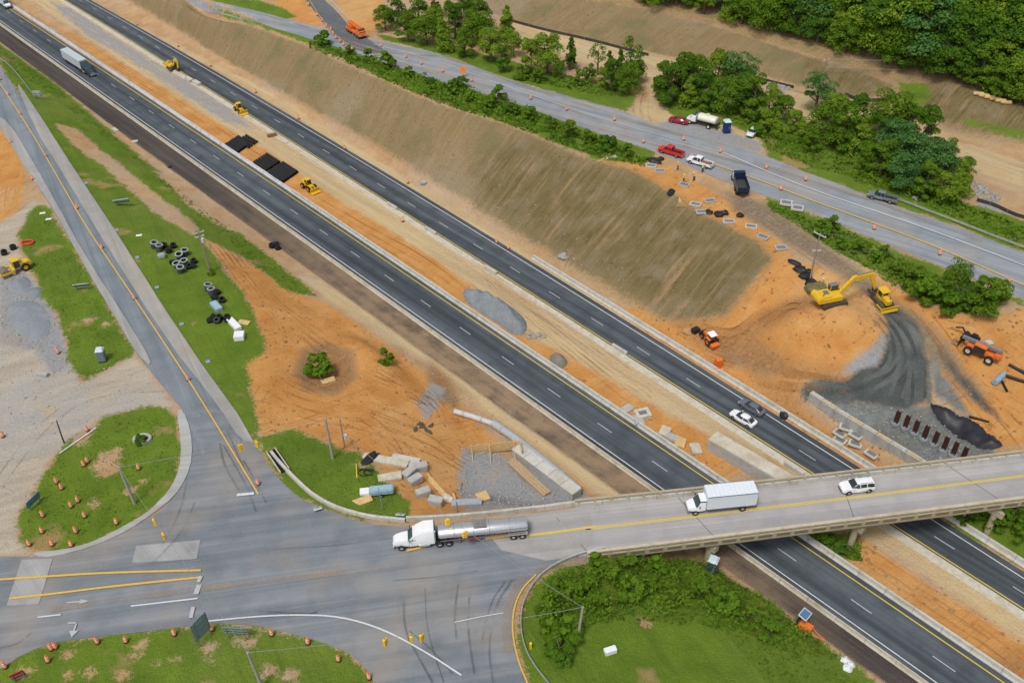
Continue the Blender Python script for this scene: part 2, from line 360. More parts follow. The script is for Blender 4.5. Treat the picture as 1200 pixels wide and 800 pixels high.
# ------------------------------------------------------------------ masks
gx, gy = np.meshgrid(GX0+GS*np.arange(nx), GY0+GS*np.arange(ny)); GP = np.column_stack([gx.ravel(), gy.ravel()])
MASK = {}
FE = 5.0
def mask(name, *polys, world=False, cut=False):
    A = MASK.setdefault(name, np.zeros(len(GP)))
    for p in polys:
        W = np.array(p, float) if world else G(p)[:, :2]
        x0, y0 = W.min(0)-FE; x1, y1 = W.max(0)+FE
        k = np.where((GP[:, 0] > x0) & (GP[:, 0] < x1) & (GP[:, 1] > y0) & (GP[:, 1] < y1))[0]
        if not len(k): continue
        v = np.clip(.5+sdist(GP[k], W)/(2*FE), 0, 1)
        A[k] = np.minimum(A[k], 1-v) if cut else np.maximum(A[k], v)
mask('grass', [(-60,-10),(0,52),(75,106),(175,192),(250,250),(300,288),(345,323),(375,348),(340,342),(300,312),(262,290),(236,278),(290,350),(310,398),(313,412),(287,425),(300,475),(304,500),(300,524),(212,400),(127,267),(82,200),(32,125),(0,77),(-60,0)],
     [(304,512),(340,505),(372,512),(405,528),(422,530),(440,545),(450,562),(478,585),(480,612),(425,612),(385,598),(350,584),(318,553)],
     [(22,600),(22,632),(40,647),(75,645),(112,635),(160,610),(175,600),(200,575),(211,550),(212,520),(207,492),(200,478),(175,476),(140,481),(115,492),(82,512),(62,537),(50,562),(32,587)],
     [(45,241),(60,245),(95,305),(152,400),(157,415),(125,435),(95,449),(85,432),(75,395),(67,370),(48,345),(40,325),(25,295),(20,275),(32,252)],
     [(0,786),(32,763),(75,750),(150,742),(212,735),(240,730),(300,732),(342,741),(385,756),(407,763),(432,785),(460,830),(300,900),(-60,900),(-60,820)],
     [(712,648),(660,660),(630,680),(612,700),(606,725),(604,755),(620,800),(640,850),(800,950),(1200,950),(1080,840),(1030,800),(1000,778),(940,733),(905,706),(860,680),(835,664),(800,655)],
     [(190,-12),(210,-8),(235,3),(300,24),(367,45),(437,67),(525,97),(600,117),(675,147),(770,178),(755,193),(700,187),(640,163),(600,146),(512,118),(450,93),(400,70),(362,52),(300,30),(240,10)],
     [(235,-8),(300,0),(330,9),(348,19),(332,24),(300,15),(250,1)],
     [(440,40),(512,52),(600,72),(680,92),(748,112),(733,131),(675,116),(600,95),(512,63),(450,47)],
     [(765,108),(860,125),(960,150),(1040,165),(1100,215),(1140,240),(1200,258),(1330,300),(1330,345),(1200,296),(1125,266),(1020,231),(940,201),(900,184),(892,165),(860,148),(790,138)],
     [(900,231),(950,250),(1050,292),(1150,333),(1200,352),(1205,362),(1180,352),(1160,372),(1125,370),(1080,357),(1055,338),(1025,320),(982,296),(930,262),(898,243)],
     [(1100,600),(1115,612),(1200,662),(1330,740),(1330,600),(1200,588)],
     [(940,628),(1000,620),(1010,640),(990,665),(955,640)],
     [(1052,98),(1082,97),(1095,112),(1080,128),(1100,140),(1060,135)], [(1105,135),(1180,148),(1200,155),(1200,165),(1150,150)])
mask('grass', [(65,145),(88,150),(130,185),(170,215),(215,250),(232,268),(226,276),(195,258),(150,222),(120,195),(85,170)], [(180,200),(215,215),(260,255),(278,272),(262,268),(225,245)],
     [(100,470),(118,478),(112,500),(95,525),(85,520),(95,495)], [(118,530),(140,530),(138,552),(115,558),(105,548)], [(52,665),(60,672),(68,678)], cut=True)
CIR = [(27,785,3),(82,768,1.2),(107,787,1.5),(79,790,1),(205,774,1.2),(183,777,1),(246,774,1),(276,752,.9),(292,752,.9),(247,759,1.1),(313,785,1.6),(338,791,1.6),(163,758,1.8),(158,770,1.3),(142,790,1.3),(170,750,1),(228,379,1.3),(103,375,2.5),(122,380,1.8),(160,232,1.2),(108,592,2),(155,655,1),(130,548,2.2),(100,520,1.8),(150,575,1.5),(170,562,1.2),(135,528,2),(420,545,1.2),(760,730,1),(176,300,1),(90,220,1.2)]
for cx, cy, cr in CIR:
    c_ = G([(cx, cy)])[0]; mask('grass', [(c_[0]+.5*cr*math.cos(a*.5)*(1+.25*math.sin(a*2.3)), c_[1]+.5*cr*.8*math.sin(a*.5)) for a in range(12)], world=True, cut=True)
mask('dry', [(640,-8),(755,0),(825,10),(900,32),(1000,55),(1050,70),(1112,86),(1200,106),(1330,140),(1330,165),(1200,128),(1120,114),(1050,97),(970,72),(900,50),(830,28),(700,5)],
     [(900,98),(1000,120),(1048,118),(1040,128),(960,118)], [(100,640),(150,590),(170,570),(175,585),(140,615)])
mask('hill', [(125,-14),(190,-12),(300,32),(362,55),(400,72),(450,95),(512,122),(600,148),(675,182),(745,202),(790,229),(825,252),(888,284),(905,303),(885,325),(868,350),(848,372),(790,375),(735,347),(640,290),(560,242),(470,187),(400,146),(300,90),(220,42)],
     [(520,-60),(700,3),(760,12),(830,28),(900,51),(970,73),(1048,98),(1051,112),(1020,116),(900,91),(825,75),(687,45),(600,24),(500,-10)])
mask('olive', [(640,165),(675,183),(745,204),(790,231),(825,254),(888,286),(900,305),(870,345),(848,370),(800,378),(740,345),(680,310),(600,262),(560,235),(560,190),(600,160)], [(1100,95),(1200,118),(1330,150),(1330,190),(1200,165),(1100,145),(1052,115)],
     [(945,72),(970,74),(1048,99),(1050,114),(1000,112),(940,98)])
mask('rich', [(235,275),(262,291),(300,313),(345,343),(380,354),(430,387),(480,425),(520,452),(560,492),(590,520),(560,523),(540,530),(538,570),(545,598),(480,605),(470,580),(440,543),(420,528),(400,528),(370,512),(340,505),(305,512),(300,490),(286,425),(312,412),(308,395),(290,350),(262,310)],
     [(590,480),(640,500),(700,560),(700,580),(685,575),(640,545),(600,515)],
     [(26,2),(150,79),(270,152),(330,179),(430,244),(560,324),(640,374),(780,454),(880,522),(900,548),(840,562),(600,397),(360,237),(300,197),(150,92)],
     [(960,640),(1000,622),(1100,692),(1200,748),(1330,835),(1330,900),(1197,802),(1000,670)],
     [(730,352),(800,378),(850,372),(880,335),(905,300),(960,312),(1010,335),(1045,370),(1040,400),(1010,425),(985,440),(940,445),(935,470),(980,505),(1070,558),(1000,546),(900,482),(760,394)],
     [(740,200),(700,188),(740,183),(780,193),(850,235),(890,262),(930,300),(905,303),(888,284),(825,252)],
     [(1000,300),(1055,340),(1080,358),(1125,372),(1160,374),(1200,360),(1330,400),(1330,540),(1175,522),(1120,480),(1090,400),(1060,370)],
     [(-60,130),(0,150),(20,175),(30,205),(25,240),(10,265),(-60,270)], [(300,-20),(355,0),(372,20),(380,38),(340,22)], [(380,-20),(450,0),(450,30),(432,40),(412,30)])
mask('pale', [(32,-6),(68,-2),(150,46),(300,140),(400,205),(600,338),(705,405),(900,530),(1046,620),(1200,716),(1330,800),(1330,850),(1200,752),(1100,684),(1040,648),(1000,618),(880,545),(830,510),(775,482),(725,450),(632,400),(550,334),(512,306),(430,253),(362,213),(330,188),(270,152),(150,77)],
     [(-60,270),(0,262),(40,235),(62,243),(45,241),(20,275),(25,295),(50,345),(75,395),(95,449),(157,415),(170,430),(207,480),(175,476),(115,492),(62,537),(32,587),(22,600),(22,632),(40,650),(0,652),(-60,660)],
     [(735,135),(760,115),(757,90),(770,90),(768,118),(800,130),(890,160),(895,182),(840,165),(780,148)],
     [(480,40),(455,42),(520,62),(600,84),(672,108),(674,117),(600,97),(512,65),(455,52)],
     [(600,27),(687,48),(825,78),(900,96),(1000,122),(1060,140),(1120,165),(1200,190),(1200,230),(1130,195),(1040,165),(860,120),(760,95),(700,78),(640,60),(590,42)],
     [(430,382),(520,440),(620,520),(700,580),(740,588),(700,556),(600,478),(475,398),(375,328),(345,322)],
     [(140,20),(300,108),(437,200),(600,303),(755,400),(830,448),(800,420),(720,362),(640,308),(560,258),(400,160),(300,98),(200,48)])
mask('grey', [(56,0),(82,10),(150,54),(240,108),(290,143),(300,152),(262,142),(180,88),(100,40)], [(0,325),(30,318),(50,345),(67,370),(78,400),(80,432),(62,440),(40,410),(0,402)],
     [(540,522),(562,520),(600,540),(640,560),(690,580),(700,592),(548,598),(538,575)], [(745,150),(800,140),(890,165),(895,180),(850,172),(790,158)],
     [(1150,235),(1190,255),(1140,245)], [(985,440),(1010,425),(1040,398),(1035,432),(1000,446)], [(1090,430),(1110,450),(1125,470),(1100,465)],
     [(945,463),(985,487),(1030,515),(1090,548),(1150,575),(1175,540),(1130,490),(1085,478),(1000,470),(960,455)], [(488,474),(505,450),(520,458),(515,478),(500,490)])
mask('dark', [(1018,362),(1048,362),(1075,385),(1088,425),(1090,470),(1060,480),(1010,472),(975,470),(945,468),(938,456),(960,447),(990,446),(1025,434),(1040,405),(1035,380)],
     [(1088,474),(1105,478),(1140,495),(1175,523),(1150,526),(1120,510),(1095,490)], [(1095,405),(1165,478),(1172,490),(1150,478),(1110,430)])
mask('haul', [(850,225),(903,240),(982,299),(1050,355),(1110,405),(1160,470),(1140,470),(1085,420),(1040,372),(1000,337),(930,290),(862,248)], [(830,400),(880,405),(930,438),(900,440),(850,425)],
     [(355,410),(385,400),(410,410),(415,440),(390,462),(360,455),(345,435)], [(500,420),(520,440),(540,480),(510,470)])
mask('shoulder', np.vstack([fit(F0, ext=EX), match(fit(F0, ext=EX), off(lw, -1.0))[::-1]]), world=True)
mask('plat', [(940,460),(985,487),(1030,515),(1090,548),(1150,575),(1178,540),(1150,512),(1110,490),(1085,474),(1060,478),(1000,472),(960,452)], [(1092,420),(1105,440),(1140,490),(1120,480),(1095,460)])
mask('mud', [(850,395),(900,366),(950,348),(978,362),(930,380),(893,402),(908,420),(950,436),(992,436),(985,447),(930,447),(880,432),(845,412)], [(790,378),(830,382),(862,398),(850,420),(815,405)],
     [(360,455),(352,432),(362,412),(385,404),(408,414),(414,438),(396,458)], [(505,425),(525,440),(530,462),(505,450)], [(880,440),(930,455),(940,475),(1000,520),(1060,552),(1000,540),(930,490)], [(900,535),(930,575),(880,560)], [(700,498),(760,520),(800,545),(760,540)], [(1150,780),(1190,760),(1215,790),(1200,800)])
_q = np.column_stack([GP, Z.ravel()])-np.array([0, 0, H]); _q = _q@RM; _px = 600+F*_q[:, 0]/_q[:, 2]; _py = 400+F*_q[:, 1]/_q[:, 2]
_t = GP@VV; _cor = (_t > np.interp(GP@UU, lw@UU, lw@VV)-14) & (_t < np.interp(GP@UU, rw@UU, rw@VV)+12)
_out = np.clip(np.maximum.reduce([-60-_px, _px-1260, -50-_py, _py-850])/60+.5, 0, 1)
MASK['grass'] = np.where(_cor, MASK['grass'], np.maximum(MASK['grass'], _out))
# small relief: mounds, ruts
relief = np.array([mnoise.fractal(Vector((x*.12, y*.12, 0)), 1, 2, 3) for x, y in GP[::1]]) if False else None
Zr = Z.copy().ravel()
def nz(s, seed):
    "cheap smooth random field"
    r = np.random.default_rng(seed); n1, n2 = int((GY1-GY0)/s)+3, int((GX1-GX0)/s)+3; A = r.standard_normal((n1, n2))
    u = (GP[:, 0]-GX0)/s; v = (GP[:, 1]-GY0)/s; i = u.astype(int); j = v.astype(int); a = u-i; b = v-j; a = a*a*(3-2*a); b = b*b*(3-2*b)
    return A[j, i]*(1-a)*(1-b)+A[j, i+1]*a*(1-b)+A[j+1, i]*(1-a)*b+A[j+1, i+1]*a*b
rough = .5*nz(9, 1)+.3*nz(3.5, 2)+.14*nz(1.5, 3)
w_r = np.clip((np.maximum(MASK['rich'], MASK['haul'])-.5)*4, 0, 1)*.28+np.clip((MASK['hill']-.5)*4, 0, 1)*.12+np.clip((MASK['grass']-.5)*4, 0, 1)*.14
# the highway corridor and the roads stay level
tt = GP@VV; ss = GP@UU
tl = np.interp(ss, lw@UU, lw@VV)-2.5; tr = np.interp(ss, rw@UU, rw@VV)+3.0
tml = np.interp(ss, ly@UU, ly@VV)+2.5; tmr = np.interp(ss, ry@UU, ry@VV)-4.5
road = ((tt > tl) & (tt < tml)) | ((tt > tmr) & (tt < tr))
inside = np.minimum(tt-(tl-1.5), (tr+1.0)-tt); flatk = np.clip(inside/3.5+.6, 0, 1); flatk = flatk*flatk*(3-2*flatk)
Zr = Zr*(1-flatk)
w_r[road] = 0
Zr = Zr+rough*w_r*np.where(inside > 0, .5, 1)
bl = lambda A, k: blur(A.reshape(ny, nx), k).ravel()
def bump(px, py, r, h, z0=None, el=1.0, ang=0):
    global Zr
    c = G([(px, py)])[0]; d = GP-c[:2]; ca, sa = math.cos(ang), math.sin(ang); u = d[:, 0]*ca+d[:, 1]*sa; v = (-d[:, 0]*sa+d[:, 1]*ca)*el
    Zr = Zr+h*np.exp(-((u*u+v*v)/(r*r))**1.5)
bump(376, 432, 6, -.9); bump(518, 462, 5, .9); bump(965, 400, 10, 3.4, ang=-.5, el=1.5); bump(1010, 378, 7, 1.3); bump(560, 500, 6, -.8)
bump(500, 470, 7, -.5); bump(860, 400, 8, .6); bump(1130, 385, 8, .7); bump(1040, 330, 6, .5)
Zr = Zr*(1-flatk)
Z = Zr.reshape(ny, nx)
# ------------------------------------------------------------------ ground sheet to the horizon
xs = GX0+GS*np.arange(nx); ys = GY0+GS*np.arange(ny)
grow = np.cumsum(1.0*1.35**np.arange(26))
xo = np.concatenate([(xs[0]-grow)[::-1], xs, xs[-1]+grow]); yo = np.concatenate([(ys[0]-grow)[::-1], ys, ys[-1]+grow])
k0 = 26; XX, YY = np.meshgrid(xo, yo); ZZ = np.zeros_like(XX)
ix = np.clip(np.arange(len(xo))-k0, 0, nx-1); iy = np.clip(np.arange(len(yo))-k0, 0, ny-1)
ZZ = Z[np.ix_(iy, ix)].copy()
S_ = XX*UU[0]+YY*UU[1]; T_ = XX*VV[0]+YY*VV[1]
def far_t(P): 
    s = P@UU; t = P@VV; return np.interp(S_, s, t)
ins = np.minimum(T_-(far_t(lw)-4.0), (far_t(rw)+4.0)-T_); kk = np.clip(ins/3.5+.6, 0, 1); outg = (XX < xs[0]) | (XX > xs[-1]) | (YY < ys[0]) | (YY > ys[-1])
ZZ = np.where(outg, ZZ*(1-kk)-.02*kk, ZZ)
# ground dips under every paved sheet
def attr4(names):
    A = np.zeros((len(yo), len(xo), 4), np.float32); A[..., 3] = 1
    for c, n_ in enumerate(names):
        A[..., c] = MASK[n_].reshape(ny, nx)[np.ix_(iy, ix)]
    return A.reshape(-1, 4)
NX_, NY_ = len(xo), len(yo); idx = np.arange(NX_*NY_).reshape(NY_, NX_)
Q = np.stack([idx[:-1, :-1], idx[:-1, 1:], idx[1:, 1:], idx[1:, :-1]], -1).reshape(-1, 4)
def ground_mat():
    n = N('earth_and_grass'); g = n.geo
    nL = n.noise(.035, 4); nM = n.noise(.22, 5, rough=.6); nF = n.noise(1.6, 5, rough=.65); nX = n.noise(6.5, 3)
    st = n.noise(1.0, 5, n.map(-TH, (.03, .55, .3)), rough=.65); st2 = n.noise(1.0, 4, n.map(-TH, (.02, 1.7, .3)), rough=.7)
    ac = n.noise(1.0, 5, n.map(-TH, (.75, .045, .1)), rough=.62, dist=.3)
    track = n.noise(1.0, 4, n.map(R_(-35), (.05, .9, .3)), rough=.6, dist=1.2)
    A, B, C, D = (n.attr(k) for k in ('mask_a', 'mask_b', 'mask_c', 'mask_d'))
    def ch(a):
        s = n.new('ShaderNodeSeparateColor'); n.put(s.inputs[0], a.outputs['Color']); return s.outputs
    (gr, dry, hill), (ol, rich, pale), (grey, dark, haul), (sh, plat, mud) = (ch(a)[:3] for a in (A, B, C, D))
    ed = n.math('ADD', n.math('MULTIPLY', nM, .5), n.math('ADD', n.math('MULTIPLY', nF, .35), n.math('MULTIPLY', nX, .15)))
    ed = n.math('SUBTRACT', ed, .5)
    def f(m_, amp, soft): return n.sharp(n.math('MULTIPLY_ADD', ed, amp, m_), .5-soft, .5+soft)
    def two(fac, lo, hi, a, b): return n.mix(n.sharp(fac, lo, hi), a, b)
    # base: reddish subsoil
    col = two(nM, .35, .65, (.45, .275, .14), (.56, .38, .21)); col = n.mix(n.math('MULTIPLY', n.sharp(nF, .5, .8), .5), col, (.30, .17, .09))
    col = n.mix(n.math('MULTIPLY', n.sharp(nL, .45, .65), .5), col, (.47, .38, .29))
    # saturated orange clay
    o = two(nM, .3, .7, (.545, .235, .06), (.66, .355, .12)); o = n.mix(n.math('MULTIPLY', n.sharp(nL, .5, .62), .6), o, (.64, .40, .18))
    o = n.mix(n.math('MULTIPLY', n.sharp(track, .55, .72), .45), o, (.34, .14, .045)); o = n.mix(n.math('MULTIPLY', n.sharp(st2, .56, .72), .3), o, (.62, .40, .22))
    o = n.mix(n.math('MULTIPLY', n.sharp(nF, .58, .75), .35), o, (.33, .14, .05))
    col = n.mix(f(rich, .35, .05), col, o)
    mu = two(nF, .35, .65, (.30, .14, .05), (.44, .23, .09)); mu = n.mix(n.math('MULTIPLY', n.sharp(track, .5, .65), .6), mu, (.52, .29, .12)); mud_c = mu
    # pale dust, graded track
    p = two(st, .35, .68, (.50, .37, .20), (.66, .50, .27)); p = n.mix(n.math('MULTIPLY', n.sharp(st2, .5, .7), .6), p, (.46, .42, .35))
    p = n.mix(n.math('MULTIPLY', n.sharp(nM, .55, .75), .5), p, (.57, .36, .17)); p = n.mix(n.math('MULTIPLY', n.sharp(nF, .6, .8), .3), p, (.33, .28, .22))
    s2_ = n.new('ShaderNodeSeparateXYZ'); n.put(s2_.inputs[0], g); lot = n.math('MULTIPLY', n.sharp(s2_.outputs[0], -38, -46), n.sharp(s2_.outputs[1], 196, 180))
    lc = two(n.noise(1.0, 4, n.map(R_(-25), (.10, .5, .3)), rough=.6), .35, .65, (.42, .36, .29), (.56, .475, .36)); lc = n.mix(n.math('MULTIPLY', n.sharp(nL, .48, .6), .7), lc, (.40, .40, .385)); lc = n.mix(n.math('MULTIPLY', n.sharp(nM, .6, .7), .6), lc, (.58, .41, .22)); p = n.mix(lot, p, lc)
    col = n.mix(f(pale, .45, .07), col, p)
    # dry mown band
    q = two(nF, .35, .65, (.30, .20, .10), (.42, .29, .15)); q = n.mix(n.math('MULTIPLY', n.sharp(nM, .5, .65), .6), q, (.20, .18, .07))
    col = n.mix(f(dry, .5, .06), col, q)
    # cut slope with washed rills
    h = two(n.math('ADD', n.math('MULTIPLY', ac, .45), n.math('MULTIPLY', nM, .55)), .3, .7, (.235, .17, .085), (.34, .25, .135)); h = n.mix(n.math('MULTIPLY', n.sharp(nM, .45, .7), .5), h, (.19, .15, .075)); h = n.mix(n.math('MULTIPLY', n.sharp(nL, .5, .62), .55), h, (.34, .28, .19))
    h = n.mix(n.math('MULTIPLY', n.sharp(nX, .58, .7), .5), h, (.14, .115, .055))
    rill = n.noise(1.0, 6, n.map(-TH, (1.1, .09, .1)), rough=.72, dist=.9); h = n.mix(n.math('MULTIPLY', n.sharp(rill, .52, .7), .35), h, (.42, .31, .18)); h = n.mix(n.math('MULTIPLY', n.sharp(rill, .47, .33), .35), h, (.18, .14, .065))
    h = n.mix(n.math('MULTIPLY', n.sharp(n.noise(.09, 5), .52, .64), .7), h, (.19, .17, .08)); col = n.mix(f(hill, .5, .05), col, h)
    v = two(n.math('ADD', n.math('MULTIPLY', ac, .5), n.math('MULTIPLY', nM, .5)), .35, .65, (.155, .12, .05), (.235, .18, .09)); v = n.mix(n.math('MULTIPLY', n.sharp(n.math('ADD', n.math('MULTIPLY', ac, .75), n.math('MULTIPLY', nM, .25)), .57, .63), .65), v, (.42, .26, .12)); v = n.mix(n.math('MULTIPLY', n.sharp(rill, .54, .66), .65), v, (.33, .24, .13)); v = n.mix(n.math('MULTIPLY', n.sharp(rill, .46, .36), .6), v, (.085, .075, .03)); v = n.mix(n.math('MULTIPLY', n.sharp(nM, .5, .66), .4), v, (.26, .22, .16))
    v = n.mix(n.math('MULTIPLY', n.sharp(nX, .55, .7), .4), v, (.09, .09, .035))
    col = n.mix(f(ol, 1.0, .24), col, v)
    # haul road, gravels
    k = two(nF, .35, .65, (.21, .155, .10), (.34, .26, .17)); k = n.mix(n.math('MULTIPLY', n.sharp(track, .5, .65), .5), k, (.16, .125, .09)); col = n.mix(f(haul, .5, .1), col, k); col = n.mix(n.math('MULTIPLY', f(mud, .6, .13), .85), col, mud_c)
    gg = two(nX, .3, .7, (.26, .27, .28), (.40, .40, .40)); gg = n.mix(n.math('MULTIPLY', n.sharp(nF, .55, .7), .6), gg, (.18, .19, .20)); gg = n.mix(n.math('MULTIPLY', n.sharp(nM, .55, .68), .6), gg, (.43, .33, .22))
    col = n.mix(f(grey, .7, .06), col, gg)
    pl = two(nF, .3, .7, (.13, .14, .13), (.22, .23, .21)); pl = n.mix(n.math('MULTIPLY', n.sharp(nM, .5, .62), .6), pl, (.27, .30, .31)); col = n.mix(f(plat, .4, .05), col, pl)
    dd = two(nM, .35, .65, (.058, .068, .066), (.105, .116, .110)); dd = n.mix(n.math('MULTIPLY', n.sharp(nX, .55, .75), .5), dd, (.17, .175, .17)); col = n.mix(f(dark, .35, .05), col, dd)
    # old stained shoulder
    s = two(st, .35, .65, (.060, .052, .050), (.105, .090, .080)); s = n.mix(n.math('MULTIPLY', n.sharp(st2, .5, .72), .6), s, (.17, .145, .115)); s = n.mix(n.math('MULTIPLY', n.sharp(nX, .6, .75), .3), s, (.2, .18, .15))
    sx = n.new('ShaderNodeSeparateXYZ'); n.put(sx.inputs[0], g)
    far = n.sharp(sx.outputs[0], -75, -20); near = n.sharp(sx.outputs[0], 45, 25); wd = n.math('MULTIPLY', far, near)
    s = n.mix(n.math('MULTIPLY', wd, n.sharp(n.math('ADD', n.math('MULTIPLY', nM, .6), n.math('MULTIPLY', st, .4)), .32, .55)), s, (.33, .235, .145))
    col = n.mix(f(sh, .15, .03), col, s)
    # grass
    gc = two(nM, .3, .7, (.105, .175, .018), (.175, .255, .028)); gc = n.mix(n.math('MULTIPLY', n.sharp(nX, .4, .75), .6), gc, (.070, .145, .009)); gc = n.mix(n.math('MULTIPLY', n.sharp(nL, .5, .7), .5), gc, (.20, .24, .05))
    gc = n.mix(n.math('MULTIPLY', n.sharp(nF, .6, .78), .5), gc, (.30, .27, .11)); gc = n.mix(n.math('MULTIPLY', n.sharp(n.noise(1.0, 4, n.map(R_(62), (.05, .8, .3))), .5, .68), .35), gc, (.08, .14, .02))
    gc = n.mix(n.math('MULTIPLY', n.sharp(n.noise(.11, 3, n.map(.4)), .63, .70), .7), gc, (.42, .27, .13))
    col = n.mix(f(gr, .8, .04), col, gc)
    # far forest floor
    nY = n.noise(15, 2)
    col = n.mix(n.math('MULTIPLY', n.sharp(nX, .35, .75), .18), col, n.mix(.5, col, (0, 0, 0))); col = n.mix(n.math('MULTIPLY', n.sharp(nY, .5, .8), .15), col, n.mix(.45, col, (0, 0, 0)))
    hb = n.math('ADD', n.math('MULTIPLY', nF, .5), n.math('ADD', n.math('MULTIPLY', nX, .35), n.math('MULTIPLY', track, .35)))
    return n.done(col, .95, bump=hb, bs=1.0, bd=.6, spec=.12)
gmat = ground_mat()
def build_ground():
    V = np.column_stack([XX.ravel(), YY.ravel(), ZZ.ravel()])
    o = big('ground', V, Q, gmat, attrs={'mask_a': attr4(['grass', 'dry', 'hill']), 'mask_b': attr4(['olive', 'rich', 'pale']), 'mask_c': attr4(['grey', 'dark', 'haul']), 'mask_d': attr4(['shoulder', 'plat', 'mud'])}, smooth=True)
    tag(o, kind='structure')
# ------------------------------------------------------------------ paving materials
def asphalt(name, a, b, patch=None, stain=.5, bs=.25, rot=-TH, tyre=(0, 0, 0), dirt=0):
    n = N(name); nM = n.noise(.25, 5); nF = n.noise(2.2, 5, rough=.7); nX = n.noise(22, 2)
    st = n.noise(1.0, 4, n.map(rot, (.012, .62, .3)), rough=.5); s2 = n.noise(1.0, 3, n.map(rot, (.03, 2.6, .3)))
    c = n.mix(n.sharp(st, .35, .65), a, b); c = n.mix(n.math('MULTIPLY', n.sharp(s2, .5, .75), .4), c, tuple(q*1.35 for q in b))
    c = n.mix(n.math('MULTIPLY', n.sharp(nM, .45, .7), .5), c, tuple(q*.8 for q in a)); c = n.mix(n.math('MULTIPLY', n.sharp(nF, .55, .8), stain), c, patch or tuple(q*1.4 for q in b))
    c = n.mix(n.math('MULTIPLY', nX, .25), c, tuple(q*.6 for q in a))
    if dirt: c = n.mix(n.math('MULTIPLY', n.sharp(n.noise(.09, 4), .48, .66), dirt), c, (.36, .29, .21))
    return n.done(c, .85, bump=nX, bs=bs, bd=.02, spec=.25)
a_new = asphalt('new_asphalt', (.042, .050, .059), (.105, .124, .142), stain=.4)
a_old = asphalt('weathered_asphalt', (.150, .172, .196), (.232, .25, .272), stain=.4, rot=R_(-8), dirt=.35)
a_side = asphalt('frontage_asphalt', (.15, .18, .21), (.225, .25, .28), stain=.3, rot=R_(62))
a_up = asphalt('upper_asphalt', (.20, .225, .255), (.31, .33, .355), stain=.45, rot=R_(33), dirt=.3)
conc = asphalt('pavement_concrete', (.33, .335, .33), (.42, .425, .415), stain=.3, rot=R_(-6), dirt=.12)
deckm = asphalt('deck_concrete', (.31, .30, .30), (.40, .385, .38), stain=.35, rot=R_(-6))
def cm(name, a, b, sc_=1.5, bs=.2):
    n = N(name); f = n.noise(sc_, 5, rough=.7); g = n.noise(sc_*8, 3); h = n.noise(.5, 3)
    c = n.mix(n.sharp(f, .3, .7), a, b); c = n.mix(n.math('MULTIPLY', n.sharp(g, .5, .75), .4), c, tuple(q*.65 for q in a)); c = n.mix(n.math('MULTIPLY', n.sharp(h, .5, .65), .4), c, (.33, .27, .17))
    return n.done(c, .88, bump=g, bs=bs, bd=.05, spec=.2)
barc = cm('barrier_concrete', (.42, .38, .29), (.60, .57, .48)); barw = cm('white_barrier', (.50, .54, .60), (.62, .66, .72)); whc = cm('pale_concrete', (.42, .41, .37), (.56, .55, .50))
grc = cm('grey_concrete', (.33, .33, .32), (.46, .46, .44)); brc = cm('stained_concrete', (.33, .285, .19), (.46, .405, .28), 1.0)
def paint(name, c):
    n = N(name); f = n.noise(3.5, 5, rough=.75); k = n.mix(n.math('MULTIPLY', n.sharp(f, .48, .68), .55), c, tuple(q*.45+.06 for q in c)); return n.done(k, .7)
pw = paint('white_paint', (.60, .62, .63)); py_ = paint('yellow_paint', (.66, .42, .06)); pw3 = paint('dusty_white_paint', (.42, .44, .46)); pw2 = paint('worn_white_paint', (.42, .43, .44)); py2 = paint('bright_yellow_paint', (.66, .48, .04))
# ------------------------------------------------------------------ dual carriageway
sw0 = off(lw, -.75); sw1 = match(sw0, off(ly, .9)); quad(sw0, sw1, .06, 'highway_carriageway', a_new)
ne0 = off(ry, -.35); ne1 = match(ne0, off(rw, 1.1)); quad(ne0, ne1, .06, 'highway_carriageway', a_new)
cs0 = off(ry, -1.9); cs1 = match(cs0, off(ry, -.35)); quad(cs0, cs1, .055, 'concrete_shoulder', barc)
mb = MB(); ribbon(lw, .16, .075, mb); ribbon(rw, .16, .075, mb); tag(mb.build('white_edge_lines', pw), kind='structure')
mb = MB(); ribbon(ly, .17, .075, mb); ribbon(ry, .17, .075, mb); tag(mb.build('yellow_edge_lines', py2), kind='structure')
def dashes(P, pix, mb, period=12.19, ln_=3.2, w=.15, z=.075):
    s0 = float((flat([pix], 0)@UU)[0]); S = P@UU; lo, hi = S.min(), S.max(); k = math.ceil((lo-s0)/period)
    while s0+k*period+ln_ < hi:
        a = s0+k*period; seg = np.array([a, a+ln_/2, a+ln_]); T = np.interp(seg, S, P@VV); ribbon(seg[:, None]*UU+T[:, None]*VV, w, z, mb); k += 1
dsw = fit([(125,96),(164,122),(209,153),(316,227),(382,275),(458,327),(641,456),(700,496),(762,540),(907,639),(990,695)], ext=EX)
dne = fit([(105,10),(153,37),(211,70),(276,109),(325,140),(380,175),(443,215),(515,262),(555,288),(643,345),(694,378),(750,411),(806,445),(1103,630),(1181,679)], ext=EX)
mb = MB(); dashes(dsw, (700,496), mb); dashes(dne, (443,215), mb, 12.0); tag(mb.build('white_lane_dashes', pw3), kind='structure')
